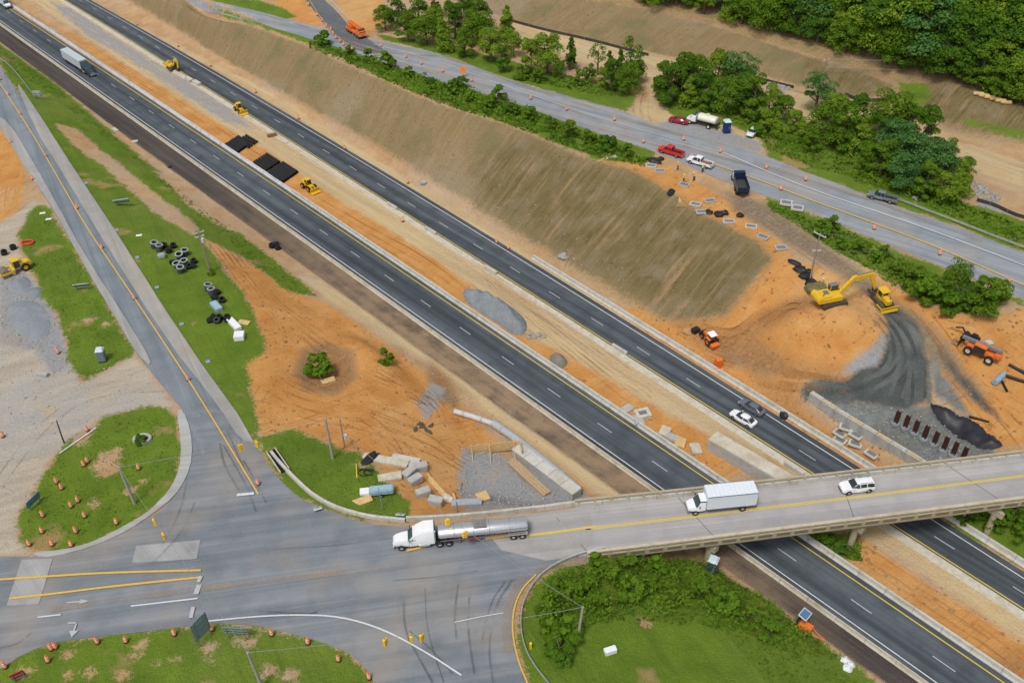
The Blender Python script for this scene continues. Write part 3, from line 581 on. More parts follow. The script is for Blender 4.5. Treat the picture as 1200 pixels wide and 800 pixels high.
# jersey barriers: 3-4 m precast units, each row of units is one thing
JP = [(-.3,0),(.3,0),(.3,.08),(.15,.33),(.08,.82),(-.08,.82),(-.15,.33),(-.3,.08)]
def barrier(P, mat, label, s0=None, s1=None, unit=9.0, z=.05, prof=JP, name='concrete_barrier', cat='barrier', gap=.05, group=None):
    L_ = arclen(P); s = s0 if s0 is not None else 0; e = s1 if s1 is not None else L_[-1]; root = empty(name, tuple(along(P, s))+(0,)); tag(root, label, cat, group)
    inv = Matrix.Translation(-Vector(root.location)); i = 0; zz = z
    while s < e-1:
        q = min(s+unit, e); k = max(2, int((q-s)/3)+1); pts = along(P, np.linspace(s+gap/2, q-gap/2, k)); mb = MB(); sweep(pts, prof, mb, zz)
        o = mb.build('barrier_section', mat, root, smooth=False); o.data.transform(inv); s = q; i += 1
    return root
def spos(P, px, py, z=0): 
    w = flat([(px, py)], z)[0]; L_ = arclen(P); k = np.argmin(((P-w)**2).sum(1)); return L_[k]
bl_ = off(lw, -1.35)
barrier(bl_, barc, 'long weathered concrete barrier between the near highway carriageway and its dark stained shoulder', spos(bl_, -60, -20), arclen(bl_)[-1]-5, unit=4.5)
br_ = fit([(24,14),(80,51),(150,95),(225,146),(300,196),(337,222),(365,241),(460,306),(597,398),(607,404),(720,480),(845,562),(937,624),(1060,709),(1197,803)], ext=EX)
barrier(br_, barw, 'white painted barrier beside the yellow line at the far end of the near carriageway', spos(br_, -60, -40), spos(br_, 337, 222), unit=6)
WP = [(-.42,0),(.42,0),(.42,.1),(.22,.4),(.16,.95),(-.16,.95),(-.22,.4),(-.42,.1)]
barrier(off(br_, -.05), whc, 'long grey concrete barrier along the orange median, starting after the white painted barrier', spos(br_, 338, 223), arclen(br_)[-1]-5, unit=4.2, prof=WP)
b3 = off(rw, 2.2); barrier(b3, whc, 'concrete barrier on the outer side of the far carriageway below the cut slope', spos(b3, 622, 305), arclen(b3)[-1]-5, unit=4.2, prof=[(-.5,0),(.5,0),(.5,.1),(.25,.4),(.16,1.0),(-.16,1.0),(-.25,.4),(-.5,.1)])
# ================================================================== upper road, frontage road, intersection
sheet('upper_road', [(100,-62),(190,-6),(245,12),(300,27),(367,47),(437,69),(525,99),(600,119),(675,148),(775,180),(850,214),(900,231),(950,248),(1050,291),(1150,331),(1200,351),(1330,398),
                     (1330,343),(1200,297),(1125,267),(1020,232),(987,217),(937,200),(900,184),(830,164),(775,149),(732,131),(675,116),(600,95),(512,62),(462,52),(375,33),(300,13),(250,3),(225,-2),(120,-82)], .08, a_up)
sheet('side_road', [(330,-40),(358,0),(375,22),(390,40),(402,52),(432,64),(455,62),(432,47),(408,30),(395,14),(378,-1),(355,-40)], .12, asphalt('side_road_asphalt', (.10, .11, .12), (.14, .15, .16)))
sheet('frontage_road', [(-200,-58),(-60,-8),(0,78),(32,125),(82,200),(127,267),(212,400),(300,521),(250,560),(216,482),(205,470),(160,415),(152,400),(95,305),(62,245),(32,200),(0,136),(-60,60),(-200,10)], .08, a_side)
sheet('intersection', [(216,482),(258,465),(300,521),(318,552),(350,584),(385,598),(425,613),(478,618),(620,607),(700,598),(712,600),(722,640),(706,650),(658,658),(632,670),(612,690),(601,718),(600,755),(616,800),(650,880),(460,880),(440,800),(425,777),(400,759),(342,742),(300,732),(240,730),(212,735),(150,742),(75,750),(32,763),(0,785),(-120,840),(-120,650),(0,652),(40,652),(75,650),(112,640),(160,616),(190,598),(210,575),(222,548),(226,515)], .085, a_old, sm=1)
sheet('side_lane_paving', [(-10,132),(30,198),(62,243),(95,305),(152,400),(160,415),(180,432),(168,405),(100,300),(70,245),(42,195),(12,145)], .22, asphalt('pale_edge_asphalt', (.29, .29, .28), (.36, .36, .35), rot=R_(62)))
sheet('verge_paving', [(16,90),(40,125),(88,200),(133,267),(217,400),(303,519),(282,517),(258,478),(196,400),(112,267),(72,200),(40,150)], .2, asphalt('pale_lane_asphalt', (.30, .295, .28), (.38, .37, .35), rot=R_(62), dirt=.3))
sheet('concrete_apron', [(207,481),(215,481),(224,505),(226,535),(219,560),(205,582),(180,602),(150,622),(112,640),(62,653),(40,652),(40,647),(75,645),(112,635),(160,609),(177,598),(200,574),(211,550),(213,520)], .22, conc)
for nm, p in (('road_patch', [(155,660),(160,640),(235,633),(231,655)]), ('road_patch', [(8,710),(26,656),(62,655),(46,708)])):
    sheet(nm, p, .16, asphalt('patch_asphalt', (.30, .30, .30), (.36, .36, .36)), sm=0)
def mark(name, lines, mat, w=.2, dz='+.26', close=None):
    mb = MB()
    for ln_ in lines:
        ww = w
        if isinstance(ln_, tuple): ln_, ww = ln_
        P = G(ln_)[:, :2]
        if len(P) > 2: P = smooth_poly(P, 2, False)
        ribbon(P, ww, dz, mb)
    return tag(mb.build(name, mat), kind='structure')
mark('yellow_road_lines', [([(-30,52),(0,98),(40,160),(70,212),(100,265),(158,350),(215,436),(260,508),(303,580)], .22), ([(0,680),(60,676),(120,672),(236,669)], .32), ([(12,702),(60,697),(130,688),(238,677)], .32),
    ([(477,646),(500,641)], .35), ([(570,632),(600,628)], .35), ([(619,803),(607,775),(600,742),(602,712),(612,690),(628,674)], .2),
    ([(402,51),(430,61),(520,90),(630,130),(775,172)], .12), ([(815,186),(900,216),(950,236),(1050,272),(1125,302),(1200,336),(1320,385)], .3), ([(362,0),(378,25),(393,43),(408,53)], .15)], py_)
mark('white_road_lines', [([(154,711),(232,702)], .22), ([(45,724),(72,721)], .2), ([(240,729),(300,723),(350,721),(400,723),(450,738),(500,765),(541,792)], .22), 
    ([(850,181),(900,203),(975,232),(1075,265),(1200,312),(1320,360)], .25), ([(437,53),(512,72),(600,105),(720,145),(850,181)], .12),
    ([(533,730),(560,724),(590,719)], .12), ([(385,-2),(400,14),(425,38)], .12), ([(278,581),(298,579)], .5)], pw)
mark('worn_road_marks', [([(224,725),(227,712)], .5), ([(230,697),(234,686)], .7), ([(233,683),(236,676)], .5), ([(570,622),(570,634)], .2), ([(700,585),(700,600)], .2)], pw2, dz='+.285')
def arrow(p0, p1, turn, w=.22):
    "painted lane arrow lying on the road"
    a = G([p0, p1])[:, :2]; d = a[1]-a[0]; L_ = np.linalg.norm(d); d = d/L_; n = np.array([-d[1], d[0]]); mb = MB(); z = .26
    def P(u, v): q = a[0]+d*u+n*v; return (q[0], q[1], hzf(*q)+z)
    mb.add([P(0, -w/2), P(L_*.6, -w/2), P(L_*.6, w/2), P(0, w/2)], [(0, 1, 2, 3)])
    if turn: 
        mb.add([P(L_*.6, -w/2), P(L_*.6+w, -w/2), P(L_*.6+w, turn*1.2), P(L_*.6, turn*1.2)], [(0, 1, 2, 3)])
        mb.add([P(L_*.6-.5, turn*1.2), P(L_*.6+w+.5, turn*1.2), P(L_*.6+w/2, turn*2.2)], [(0, 1, 2)])
    else: mb.add([P(L_*.6, -w*1.7), P(L_, 0), P(L_*.6, w*1.7)], [(0, 1, 2)])
    return mb
for a_ in (((79,707),(105,705),0), ((80,731),(96,730),-1)):
    tag(arrow(*a_).build('lane_arrow', pw2), kind='structure')
def worn(name, c, lo, hi, sc_=1.3, vec=None):
    "thin deposit that the surface shows through"
    n = N(name); f = n.noise(sc_, 5, n.map(*vec) if vec else None, rough=.75) if vec else n.math('ADD', n.math('MULTIPLY', n.noise(.13, 2), .65), n.math('MULTIPLY', n.noise(2.5, 4, rough=.7), .35)); b = n.new('ShaderNodeBsdfPrincipled'); n.put(b.inputs['Base Color'], c); b.inputs['Roughness'].default_value = .9; t_ = n.new('ShaderNodeBsdfTransparent'); m_ = n.new('ShaderNodeMixShader')
    n.put(m_.inputs[0], n.math('MULTIPLY', n.sharp(f, lo, hi), .6)); n.t.links.new(t_.outputs[0], m_.inputs[1]); n.t.links.new(b.outputs[0], m_.inputs[2]); n.t.links.new(m_.outputs[0], n.out.inputs[0]); return n.m
# skid marks and seams
mark('tyre_marks', [([(262,522),(275,545),(292,575),(300,600)], .3), ([(266,505),(284,545),(298,578)], .25), ([(285,540),(300,565),(312,590)], .3), ([(220,560),(212,600),(190,640)], .3), ([(228,590),(214,625),(180,660)], .25), ([(520,800),(500,740),(498,690)], .15), ([(258,520),(262,545),(280,575)], .35), ([(473,700),(474,740),(490,770),(507,800)], .3), ([(480,740),(510,765),(530,790)], .18), ([(537,685),(532,720),(535,750)], .3),
   ([(600,680),(580,710),(572,760),(578,800)], .3), ([(592,682),(575,705),(565,750)], .25), ([(550,700),(548,740),(556,790)], .3), ([(300,645),(400,640),(480,628)], .15), ([(460,681),(520,676),(560,670)], .15), ([(300,717),(360,720),(372,718)], .3), ([(0,760),(22,755),(37,742)], .25)],
   worn('rubber_stain', (.10, .108, .115),   .40, .66), dz='+.235')
mark('mud_trail', [([(60,715),(160,700),(240,690),(300,682),(380,674),(450,664)], .9), ([(604,690),(592,720),(596,765)], 1.2), ([(680,654),(640,664),(618,676),(604,692)], 1.6), ([(700,655),(655,662),(625,672)], 1.2), ([(300,16),(375,36),(450,64),(512,66)], 1.0), ([(520,66),(620,104),(720,135),(800,160)], 1.3), ([(620,112),(720,148),(820,178),(900,200)], .8), ([(850,180),(950,212),(1050,245),(1150,284)], 1.0)], worn('tracked_mud', (.36, .29, .21), .4, .6), dz='+.22')
def ruts(lines, mat, name='tyre_ruts', w=.36, gap=1.9, dz='+.05', jit=0):
    mb = MB()
    for l_ in lines:
        P = smooth_poly(G(l_)[:, :2], 3, False); P = densify(P, 1.0); n = ribs(P)
        for k in (-.5, .5): ribbon(P+n*gap*k, w, dz, mb)
    return tag(mb.build(name, mat), kind='structure')
rut_m = worn('rut_median_clay', (.42, .22, .08), .45, .7, 1.0, (-TH, (.06, .7, .3))); rut_d = worn('rut_dark_clay', (.38, .17, .05), .46, .70, .35); rut_l = worn('rut_pale_dust', (.68, .53, .34), .42, .66, 1.0, (-TH, (.05, .6, .3))); rut_g = worn('rut_grey', (.30, .23, .16), .48, .70, .35)
g = random.Random(3); LM = []; L1 = []; L2 = []; L3 = []
for k in range(4): o = k*12; L1.append([(250+o*.9,285+o*.5),(300+o*.7,350+o*.3),(350+o*.8,400-o*.2),(420+o*.6,440-o*.3),(500+o*.2,470+o*.1)])
for k in range(3): o = k*13; L1.append([(312,440+o),(360,466+o*.8),(430,474+o),(500,500+o*.9),(548,540+o*.4)]); L1.append([(430+o,450-o),(480+o*.6,462-o*.4),(512+o*.3,486)])
L1 += [[(300,470),(330,430),(400,470),(470,520),(500,560)],[(340,500),(400,480),(450,500),(480,560)],[(420,390),(470,440),(520,480),(560,530)]]
for k in range(6): o = k*5; L1.append([(820+o,385+o*.8),(870+o*.5,395-o*.9),(920,362-o*.3),(970,350+o)]); L1.append([(820,400+o),(880,425+o*.6),(940,446+o*.3),(1000,448+o*.2)])
L1 += [[(1060,365),(1100,420),(1160,490),(1190,530)],[(1085,370),(1130,430),(1190,500)],[(1110,380),(1180,400),(1240,470)],[(1100,470),(1150,450),(1200,480)]]
for k in range(5): o = k*4; L2.append([(520+o,290+o*.4),(600+o,345+o*.4),(700+o,415+o*.3),(790+o,478+o*.2),(870+o,540)]); LM.append([(380,232+o*1.6),(430,262+o*1.7),(500,296+o*2.5),(560,345+o*2.4)]); LM.append([(560+o,300+o*2),(620,352+o),(680,395+o*1.6),(760,455+o*1.8)])
for k in range(4): o = k*8; L2.append([(30+o,4),(140+o,64),(270+o*.6,140),(380+o*.5,205)]); LM.append([(30,20-o*.2),(150,92-o*.4),(260,160-o*.4),(330,200-o*.3)]); LM.append([(1010,668-o),(1080,715-o),(1150,760-o*1.2),(1200,800-o)]); L2.append([(1030,628+o*.5),(1120,686+o*.5),(1200,738+o*.5)])
for k in range(3): o = k*12; L3.append([(850+o*1.2,228),(900+o*.9,262),(950+o*.8,300),(1010+o*.6,345),(1050+o*.5,380)]); 0 and L3.append([(0,300+o*3),(60,440+o),(130,450+o*.8),(210,465+o*.2)]); k == 1 and L3.append([(0,600-o*3),(50,520-o*2),(110,470-o),(200,450+o*.3)])
L3 += [[(-5,230),(20,215),(35,190)],[(0,260),(30,238),(50,215)],[(10,240),(25,205),(20,170)],[(5,150),(18,190),(10,240)]]
L3 += [[(760,150),(752,125),(765,100),(800,92)],[(750,148),(745,120),(755,95)],[(610,40),(700,66),(800,92),(900,118),(1050,160)],[(600,50),(700,78),(780,98)],[(1100,170),(1150,185),(1200,200)]]
ruts(L1, rut_d); ruts(LM, rut_m, dz='+.045'); ruts(L2, rut_l, dz='+.06'); ruts([[(1030,366),(1056,394),(1062,430),(1050,466)],[(1038,364),(1066,392),(1074,430),(1070,474)],[(1026,374),(1048,398),(1052,428),(1020,458),(975,462)],[(1046,370),(1074,400),(1082,440),(1080,478)],[(950,458),(1000,456),(1040,446),(1060,420)]], worn('rut_pale_gravel', (.17, .185, .175), .38, .6), dz='+.065', w=.7); ruts(L3, rut_g, dz='+.055')
# ================================================================== bridge
ZD = 7.6; BD = R_(6.6)
def bfit(pix, z, ext=(0, 0)):
    w = flat(pix, z); u = np.array([math.cos(BD), math.sin(BD)]); v = np.array([-u[1], u[0]]); s = w@u; t = w@v; c = np.polyfit(s, t, 2 if len(pix) > 3 else 1)
    S = np.linspace(s.min()-ext[0], s.max()+ext[1], 40); return S[:, None]*u+np.polyval(c, S)[:, None]*v
far = bfit([(690,594),(822,578),(900,571),(1000,561),(1100,549),(1200,536)], ZD, (2, 60))
near = bfit([(716,646),(800,637),(900,622),(1000,611),(1087,600),(1200,585)], ZD, (1, 60))
def bmatch(a, b):
    u = np.array([math.cos(BD), math.sin(BD)]); v = np.array([-u[1], u[0]]); S = a@u; return S[:, None]*u+np.interp(S, b@u, b@v)[:, None]*v
nb = bmatch(far, near)
bridge = empty('highway_bridge', (float(near[0][0]), float(near[0][1]), 0)); tag(bridge, 'pale concrete road bridge carrying the white box truck across both highway carriageways', 'bridge')
BI = Matrix.Translation(-Vector(bridge.location))
def bp(mb, name, mat, **k):
    o = mb.build(name, mat, bridge, **k); o.data.transform(BI); return o
n_ = len(far); BV = ribs(far)
def strip(a, b, z0, z1):
    r = [[(p[0], p[1], z0), (q[0], q[1], z0), (q[0], q[1], z1), (p[0], p[1], z1)] for p, q in zip(a, b)]; m_ = MB(); m_.loft(r); return m_
bp(strip(far, nb, ZD-.35, ZD), 'deck', deckm)
def lerp(k): return far+(nb-far)*k
for k in (.06, .28, .5, .72, .92): bp(strip(lerp(k), lerp(k)+BV*-.5, ZD-1.75, ZD-.36), 'girder', brc)
# far parapet: pale wall in panels with a stained top rail on posts
fp = far+BV*.15
LF = arclen(fp); s = 0.0
while s < LF[-1]-1:
    e = min(s+4.0, LF[-1]); pts = along(fp, np.linspace(s+.03, e-.03, 3)); mb = MB(); sweep(pts, [(-.15,0),(.25,0),(.25,.85),(-.15,.85)], mb, ZD-.02); bp(mb, 'parapet_panel', whc)
    s = e
mb = MB(); sweep(densify(fp, 4)+0, [(-.02,1.15),(.3,1.15),(.3,1.4),(-.02,1.4)], mb, ZD); bp(mb, 'parapet_rail', brc)
mb = MB(); 
for q in along(fp, np.arange(.5, LF[-1], 2.4)): mb = MB(); mb.box((q[0], q[1], ZD+1.0), (.25, .3, .35), BD); bp(mb, 'rail_post', brc)
np0 = nb-BV*.15; LN = arclen(np0)
mb = MB(); sweep(np0, [(-.38,-.75),(.12,-.75),(.12,.28),(-.38,.28)], mb, ZD); bp(mb, 'fascia_beam', brc)
mb = MB(); sweep(np0, [(-.34,.72),(.1,.72),(.1,.98),(-.34,.98)], mb, ZD); bp(mb, 'parapet_rail', cm('light_rail_concrete', (.42, .37, .27), (.55, .50, .38)))
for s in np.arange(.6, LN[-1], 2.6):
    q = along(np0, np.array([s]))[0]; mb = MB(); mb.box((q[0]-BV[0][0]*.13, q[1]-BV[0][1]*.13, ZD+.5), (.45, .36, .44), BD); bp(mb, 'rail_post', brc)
    q2 = along(np0, np.array([min(s+1.3, LN[-1])]))[0]; mb = MB(); mb.box((q2[0]-BV[0][0]*.385, q2[1]-BV[0][1]*.385, ZD-.12), (2.0, .05, .55), BD); bp(mb, 'inset_shade_panel', M('inset_painted_shade', (.17, .145, .09), .9))  # dark panels colour in the shade of the open rail between the posts
mb = MB(); ym = bfit([(600,630),(700,617),(800,605),(900,596),(1000,583),(1100,570),(1200,557)], ZD, (0, 60)); ym = ym[ym[:, 0] > far[0][0]-1]
ribbon(ym+BV[0]*.13, .16, ZD+.02, mb); ribbon(ym-BV[0]*.13, .16, ZD+.02, mb); bp(mb, 'yellow_centre_line', py2)
for px in ((652,606,690,648),(795,583,840,632),(985,561,1003,613),(1113,547,1175,588)):
    mb = MB(); a, b = flat([px[:2], px[2:]], ZD); ribbon(np.array([a, b]), .12, ZD+.012, mb)
    bp(mb, 'deck_joint', asphalt('joint_seal', (.12, .12, .12), (.18, .17, .16)))
ymg = G([(600,630),(650,624),(700,617)])[:, :2]
mb = MB(); ribbon(densify(ymg), .32, '+.14', mb); tag(mb.build('yellow_approach_line', py2), kind='structure')
# piers: columns in a row along the highway with a cap beam
def pier(px, py, ncol=3):
    c = G([(px, py)])[0][:2]; u = UU*-1; P = [c+u*3.9*k for k in range(ncol)]
    a, b = P[0]-u*1.2, P[-1]+u*1.2; mid = (a+b)/2; L_ = np.linalg.norm(b-a)
    mb = MB(); mb.box((mid[0], mid[1], ZD-2.3), (L_, 1.0, 1.05), math.atan2(u[1], u[0])); bp(mb, 'pier_cap', brc)
    for q in P:
        z0 = hzf(*q)-.3; mb = MB(); mb.cyl((q[0], q[1], z0), (q[0], q[1], ZD-2.8), .48, n=16); bp(mb, 'pier_column', brc, smooth=True)
pier(828, 661); pier(995, 643); pier(1155, 626)
# abutment wall under the left end
mb = MB(); a, b = far[1], nb[1]; mid = (a+b)/2; L_ = np.linalg.norm(a-b)
mb.box((mid[0]+.4, mid[1], ZD-1.9), (.8, L_-.4, 3.0), BD); bp(mb, 'abutment', brc)
sheet('bridge_approach', [(560,611),(600,605),(650,599),(692,593),(712,592),(722,646),(700,650),(640,657),(588,645)], .12, asphalt('approach_concrete', (.29, .285, .28), (.37, .36, .35), rot=R_(-6), dirt=.3), sm=0)
# low wall from the island corner to the bridge
wl = G([(318,531),(326,541),(336,552),(350,566),(365,580),(385,592),(405,600),(440,608),(475,611)])[:, :2]; wl = smooth_poly(wl, 2, False)
barrier(wl, whc, 'narrow pale concrete kerb wall curving round the grass corner by the two wooden poles', unit=4, z=0, prof=[(-.22,-.3),(.22,-.3),(.22,.55),(-.22,.55)]) if False else None
def wallz(P, mat, label, unit, prof, zoff=0.0, name='concrete_barrier', cat='barrier'):
    root = empty(name, (float(P[0][0]), float(P[0][1]), hzf(*P[0]))); tag(root, label, cat); L_ = arclen(P); s = 0
    while s < L_[-1]-.5:
        e = min(s+unit, L_[-1]); mb = MB(); sweep(along(P, np.linspace(s+.02, e-.02, 4)), prof, mb)
        o = mb.build('barrier_section', mat, root); o.data.transform(Matrix.Translation(-Vector(root.location))); s = e
    return root
wallz(wl, whc, 'narrow pale concrete wall curving round the grass corner below the two wooden poles', 5, [(-.25,-.3),(.25,-.3),(.22,.6),(-.22,.6)])
wr = G([(476,610),(500,609),(540,607),(600,601),(650,595),(688,590)])[:, :2]; wallz(smooth_poly(wr, 1, False), whc, 'straight pale concrete barrier behind the tanker truck, leading up to the bridge', 4, [(-.25,-.3),(.25,-.3),(.2,.85),(-.2,.85)])
# ------------------------------------------------------------------ guardrails
galv = M('galvanised_steel', (.50, .54, .56), .45, .5)
def guardrail(pix, label, sp=3.8):
    P = smooth_poly(G(pix)[:, :2], 2, False); P = densify(P, 1.2); root = empty('guardrail', (float(P[0][0]), float(P[0][1]), hzf(*P[0]))); tag(root, label, 'guardrail'); I = Matrix.Translation(-Vector(root.location))
    mb = MB(); sweep(P, [(-.05,.48),(.06,.5),(.02,.58),(.06,.66),(.02,.74),(.06,.8),(-.05,.84)], mb); o = mb.build('rail', galv, root); o.data.transform(I)
    for q in along(P, np.arange(.3, arclen(P)[-1], sp)):
        z = hzf(*q); mb = MB(); mb.box((q[0], q[1], z+.3), (.12, .16, .9)); o = mb.build('post', M('weathered_timber', (.22, .18, .13), .9), root); o.data.transform(I)
    return root
guardrail([(-60,30),(0,71),(10,77),(22,90),(32,103),(42,116)], 'steel guardrail at the top left verge ending beside a white sign')
guardrail([(1047,234),(1080,247),(1130,266),(1200,293),(1330,340)], 'straight steel guardrail on the far side of the upper road behind the grey pickup')
guardrail([(709,645),(680,651),(655,661),(634,675),(620,693),(611,715),(610,740),(616,765),(628,785),(645,806),(670,840)], 'curved steel guardrail round the overgrown corner below the bridge')
# ================================================================== vegetation
def leafmat(name, a, b, c):
    n = N(name); t = n.attr('tint').outputs['Color']; s = n.new('ShaderNodeSeparateColor'); n.put(s.inputs[0], t)
    oi = n.new('ShaderNodeObjectInfo').outputs['Random']; f = n.noise(.9, 3)
    k = n.mix(s.outputs[0], a, b); k = n.mix(n.math('MULTIPLY', n.sharp(oi, .2, .95), .55), k, c); k = n.mix(n.math('MULTIPLY', n.sharp(f, .45, .7), .4), k, b)
    d = n.new('ShaderNodeBsdfDiffuse'); n.put(d.inputs[0], k); tr = n.new('ShaderNodeBsdfTranslucent'); n.put(tr.inputs[0], n.mix(.4, k, (.18, .25, .03)))
    m_ = n.new('ShaderNodeMixShader'); m_.inputs[0].default_value = .28; n.t.links.new(d.outputs[0], m_.inputs[1]); n.t.links.new(tr.outputs[0], m_.inputs[2]); n.t.links.new(m_.outputs[0], n.out.inputs[0]); return n.m
lf_dark = leafmat('dark_leaves', (.040, .105, .010), (.110, .215, .020), (.06, .145, .02))
lf_mid = leafmat('green_leaves', (.060, .140, .012), (.160, .275, .024), (.10, .195, .016))
lf_lite = leafmat('light_leaves', (.12, .215, .018), (.24, .35, .034), (.16, .26, .024))
lf_blue = leafmat('bluish_leaves', (.045, .130, .034), (.12, .245, .062), (.07, .18, .04))
lf_weed = leafmat('weed_leaves', (.065, .140, .012), (.155, .27, .024), (.11, .19, .018))
bark = M('bark', (.14, .11, .08), .95)
def leaves(C, Nn, size, tint):
    "quads at centres C facing roughly Nn"
    k = len(C); Nn = Nn+rng.normal(0, .55, (k, 3)); Nn /= np.linalg.norm(Nn, axis=1)[:, None]+1e-9
    r = rng.normal(0, 1, (k, 3)); U = np.cross(Nn, r); U /= np.linalg.norm(U, axis=1)[:, None]+1e-9; W = np.cross(Nn, U)
    s = (size*rng.uniform(.6, 1.3, k))[:, None]; e = rng.uniform(.5, .9, k)[:, None]
    V = np.stack([C-U*s, C-W*s*e+Nn*s*.15, C+U*s, C+W*s*e+Nn*s*.15], 1).reshape(-1, 3); Q_ = np.arange(4*k).reshape(k, 4)
    T = np.repeat(np.clip(tint, 0, 1), 4); A = np.stack([T, T, T, T*0+1], -1); return V, Q_, A
def crown_pts(h, r, base, nl, n, kind='round', seed=0):
    g = np.random.default_rng(seed); C = []; Nn = []; T = []
    for i in range(nl):
        if kind == 'cone':
            f = (i+.5)/nl; zz = base+(h-base)*f; rr = r*(1-f)**.8+.12; a = g.uniform(0, 6.28); q = rr*g.uniform(.25, .6); lr = rr*.55+.2; c = np.array([q*math.cos(a), q*math.sin(a), zz]); sz = (lr, lr, lr*.6)
        else:
            f = g.uniform(0, 1); zz = base+(h-base)*(.10+.80*f); prof = math.sin(math.pi*(.3+.62*f))**.6; a = i*2.4+g.uniform(-.5, .5); q = r*prof*g.uniform(.35, .78); lr = r*g.uniform(.22, .42); c = np.array([q*math.cos(a), q*math.sin(a), zz]); sz = (lr, lr, lr*g.uniform(.6, .85))
        m_ = int(n/nl); d = g.normal(0, 1, (m_, 3)); d /= np.linalg.norm(d, axis=1)[:, None]; d[:, 2] = np.where(d[:, 2] < -.3, -d[:, 2], d[:, 2])
        rad = g.uniform(.55, 1.08, m_)**.6; C.append(c+d*np.array(sz)*rad[:, None]); Nn.append(d+np.array([0, 0, .35])); T.append(np.full(m_, g.uniform(.15, .75))+g.uniform(-.2, .25, m_))
    return np.concatenate(C), np.concatenate(Nn), np.concatenate(T)
def tree(name, h, r, mat, seed, kind='round', n=4400, leaf=.18, base=.04, nl=30, off_c=(0, 0)):
    root = empty(name, (0, 0, 0)); C, Nn, T = crown_pts(h, r, h*base, nl, n, kind, seed); V, Q_, A = leaves(C, Nn, np.full(len(C), leaf), T)
    big('crown', V, Q_, mat, root, {'tint': A}); g = random.Random(seed); mb = MB(); lx, ly_ = g.uniform(-.3, .3), g.uniform(-.3, .3)
    tr_ = .035*h
    mb.tube([(0, 0, -.4), (lx*.3, ly_*.3, h*.3), (lx, ly_, h*.8)], [tr_, tr_*.7, tr_*.2], 7)
    for k in range(5):
        a = k*1.3+seed; z0 = h*(.28+.09*k); mb.tube([(lx*.4, ly_*.4, z0), (math.cos(a)*r*.35, math.sin(a)*r*.35, z0+h*.10), (math.cos(a)*r*.65, math.sin(a)*r*.65, z0+h*.2)], [tr_*.45, tr_*.3, tr_*.1], 5)
    mb.build('trunk', bark, root, smooth=True); return root
PT = {'dark': [tree('broadleaf_tree', 8, 4.0, lf_dark, 11), tree('broadleaf_tree', 8, 3.5, lf_dark, 12, nl=22), tree('broadleaf_tree', 9.5, 2.7, lf_dark, 13, nl=30)],
      'mid': [tree('broadleaf_tree', 8, 3.9, lf_mid, 21), tree('broadleaf_tree', 8, 3.4, lf_mid, 22, nl=20), tree('broadleaf_tree', 8, 4.2, lf_mid, 23, nl=36), tree('broadleaf_tree', 9.5, 2.6, lf_mid, 24, nl=34), tree('broadleaf_tree', 8.5, 3.0, lf_lite, 25, 'cone', nl=24, leaf=.22)],
      'lite': [tree('broadleaf_tree', 8, 3.8, lf_lite, 31), tree('broadleaf_tree', 8, 3.3, lf_lite, 32, nl=20)],
      'blue': [tree('broadleaf_tree', 8, 4.1, lf_blue, 41)],
      'thin': [tree('broadleaf_tree', 8, 2.8, lf_mid, 51, nl=14, n=700, base=.3)],
      'cone': [tree('conifer_tree', 8, 1.9, lf_dark, 61, 'cone', n=1300, leaf=.26, base=.08, nl=18)],
      'pine': [tree('pine_tree', 8, 3.1, lf_blue, 71, n=2000, nl=18, base=.25)],
      'bush': [tree('shrub', 3, 1.9, lf_mid, 81, n=900, leaf=.24, base=.02, nl=12), tree('shrub', 3, 1.7, lf_weed, 82, n=800, leaf=.24, base=.02, nl=10)],
      'bushlite': [tree('shrub', 3, 1.8, lf_weed, 91, n=800, leaf=.22, base=.02, nl=12)], 'bushdark': [tree('shrub', 3, 1.8, lf_dark, 92, n=900, leaf=.24, base=.02, nl=12)]}
USED = set(); KN = {k: 0 for k in PT}
def plant(kind, px, py, h, label, cat='tree', group=None, wide=1.0):
    pr = PT[kind][KN[kind] % len(PT[kind])]; KN[kind] += 1
    o = pr if pr.name not in USED else copy_tree(pr); USED.add(pr.name)
    b = 3.0 if kind.startswith('bush') else 8.0; s = h/b*(1.1 if b == 8 else 1.1); o.location = g1(px, py, -.05); o.rotation_euler = (0, 0, random.uniform(0, 6.28)); o.scale = (s*wide*random.uniform(.9, 1.1), s*wide*random.uniform(.9, 1.1), s*random.uniform(.94, 1.06))
    tag(o, label, cat, group); return o
ORD = ['first', 'second', 'third', 'fourth', 'fifth', 'sixth', 'seventh', 'eighth', 'ninth', 'tenth', 'eleventh', 'twelfth', 'thirteenth', 'fourteenth', 'fifteenth', 'sixteenth', 'seventeenth', 'eighteenth', 'nineteenth', 'twentieth']
KW = {'dark': 'dark green leafy tree', 'mid': 'green leafy tree', 'lite': 'light green leafy tree', 'blue': 'bluish green leafy tree', 'thin': 'thin open crowned tree', 'cone': 'narrow conical evergreen tree', 'pine': 'dark pine tree', 'bush': 'rounded green shrub', 'bushlite': 'light green shrub', 'bushdark': 'dark green shrub'}
def stand(lst, place, group, cat='tree', sortkey=0):
    cnt = {}; lst = sorted(lst, key=lambda q: q[1])
    for kind, px, py, h, *w in lst:
        i = cnt.get(KW[kind], 0); cnt[KW[kind]] = i+1
        o_ = ORD[i]+' from the left' if i < 20 else ORD[i-20]+' after twenty'
        plant(kind, px, py, h, '%s, %s %s' % (KW[kind], o_, place), cat, group, w[0] if w else 1.0)
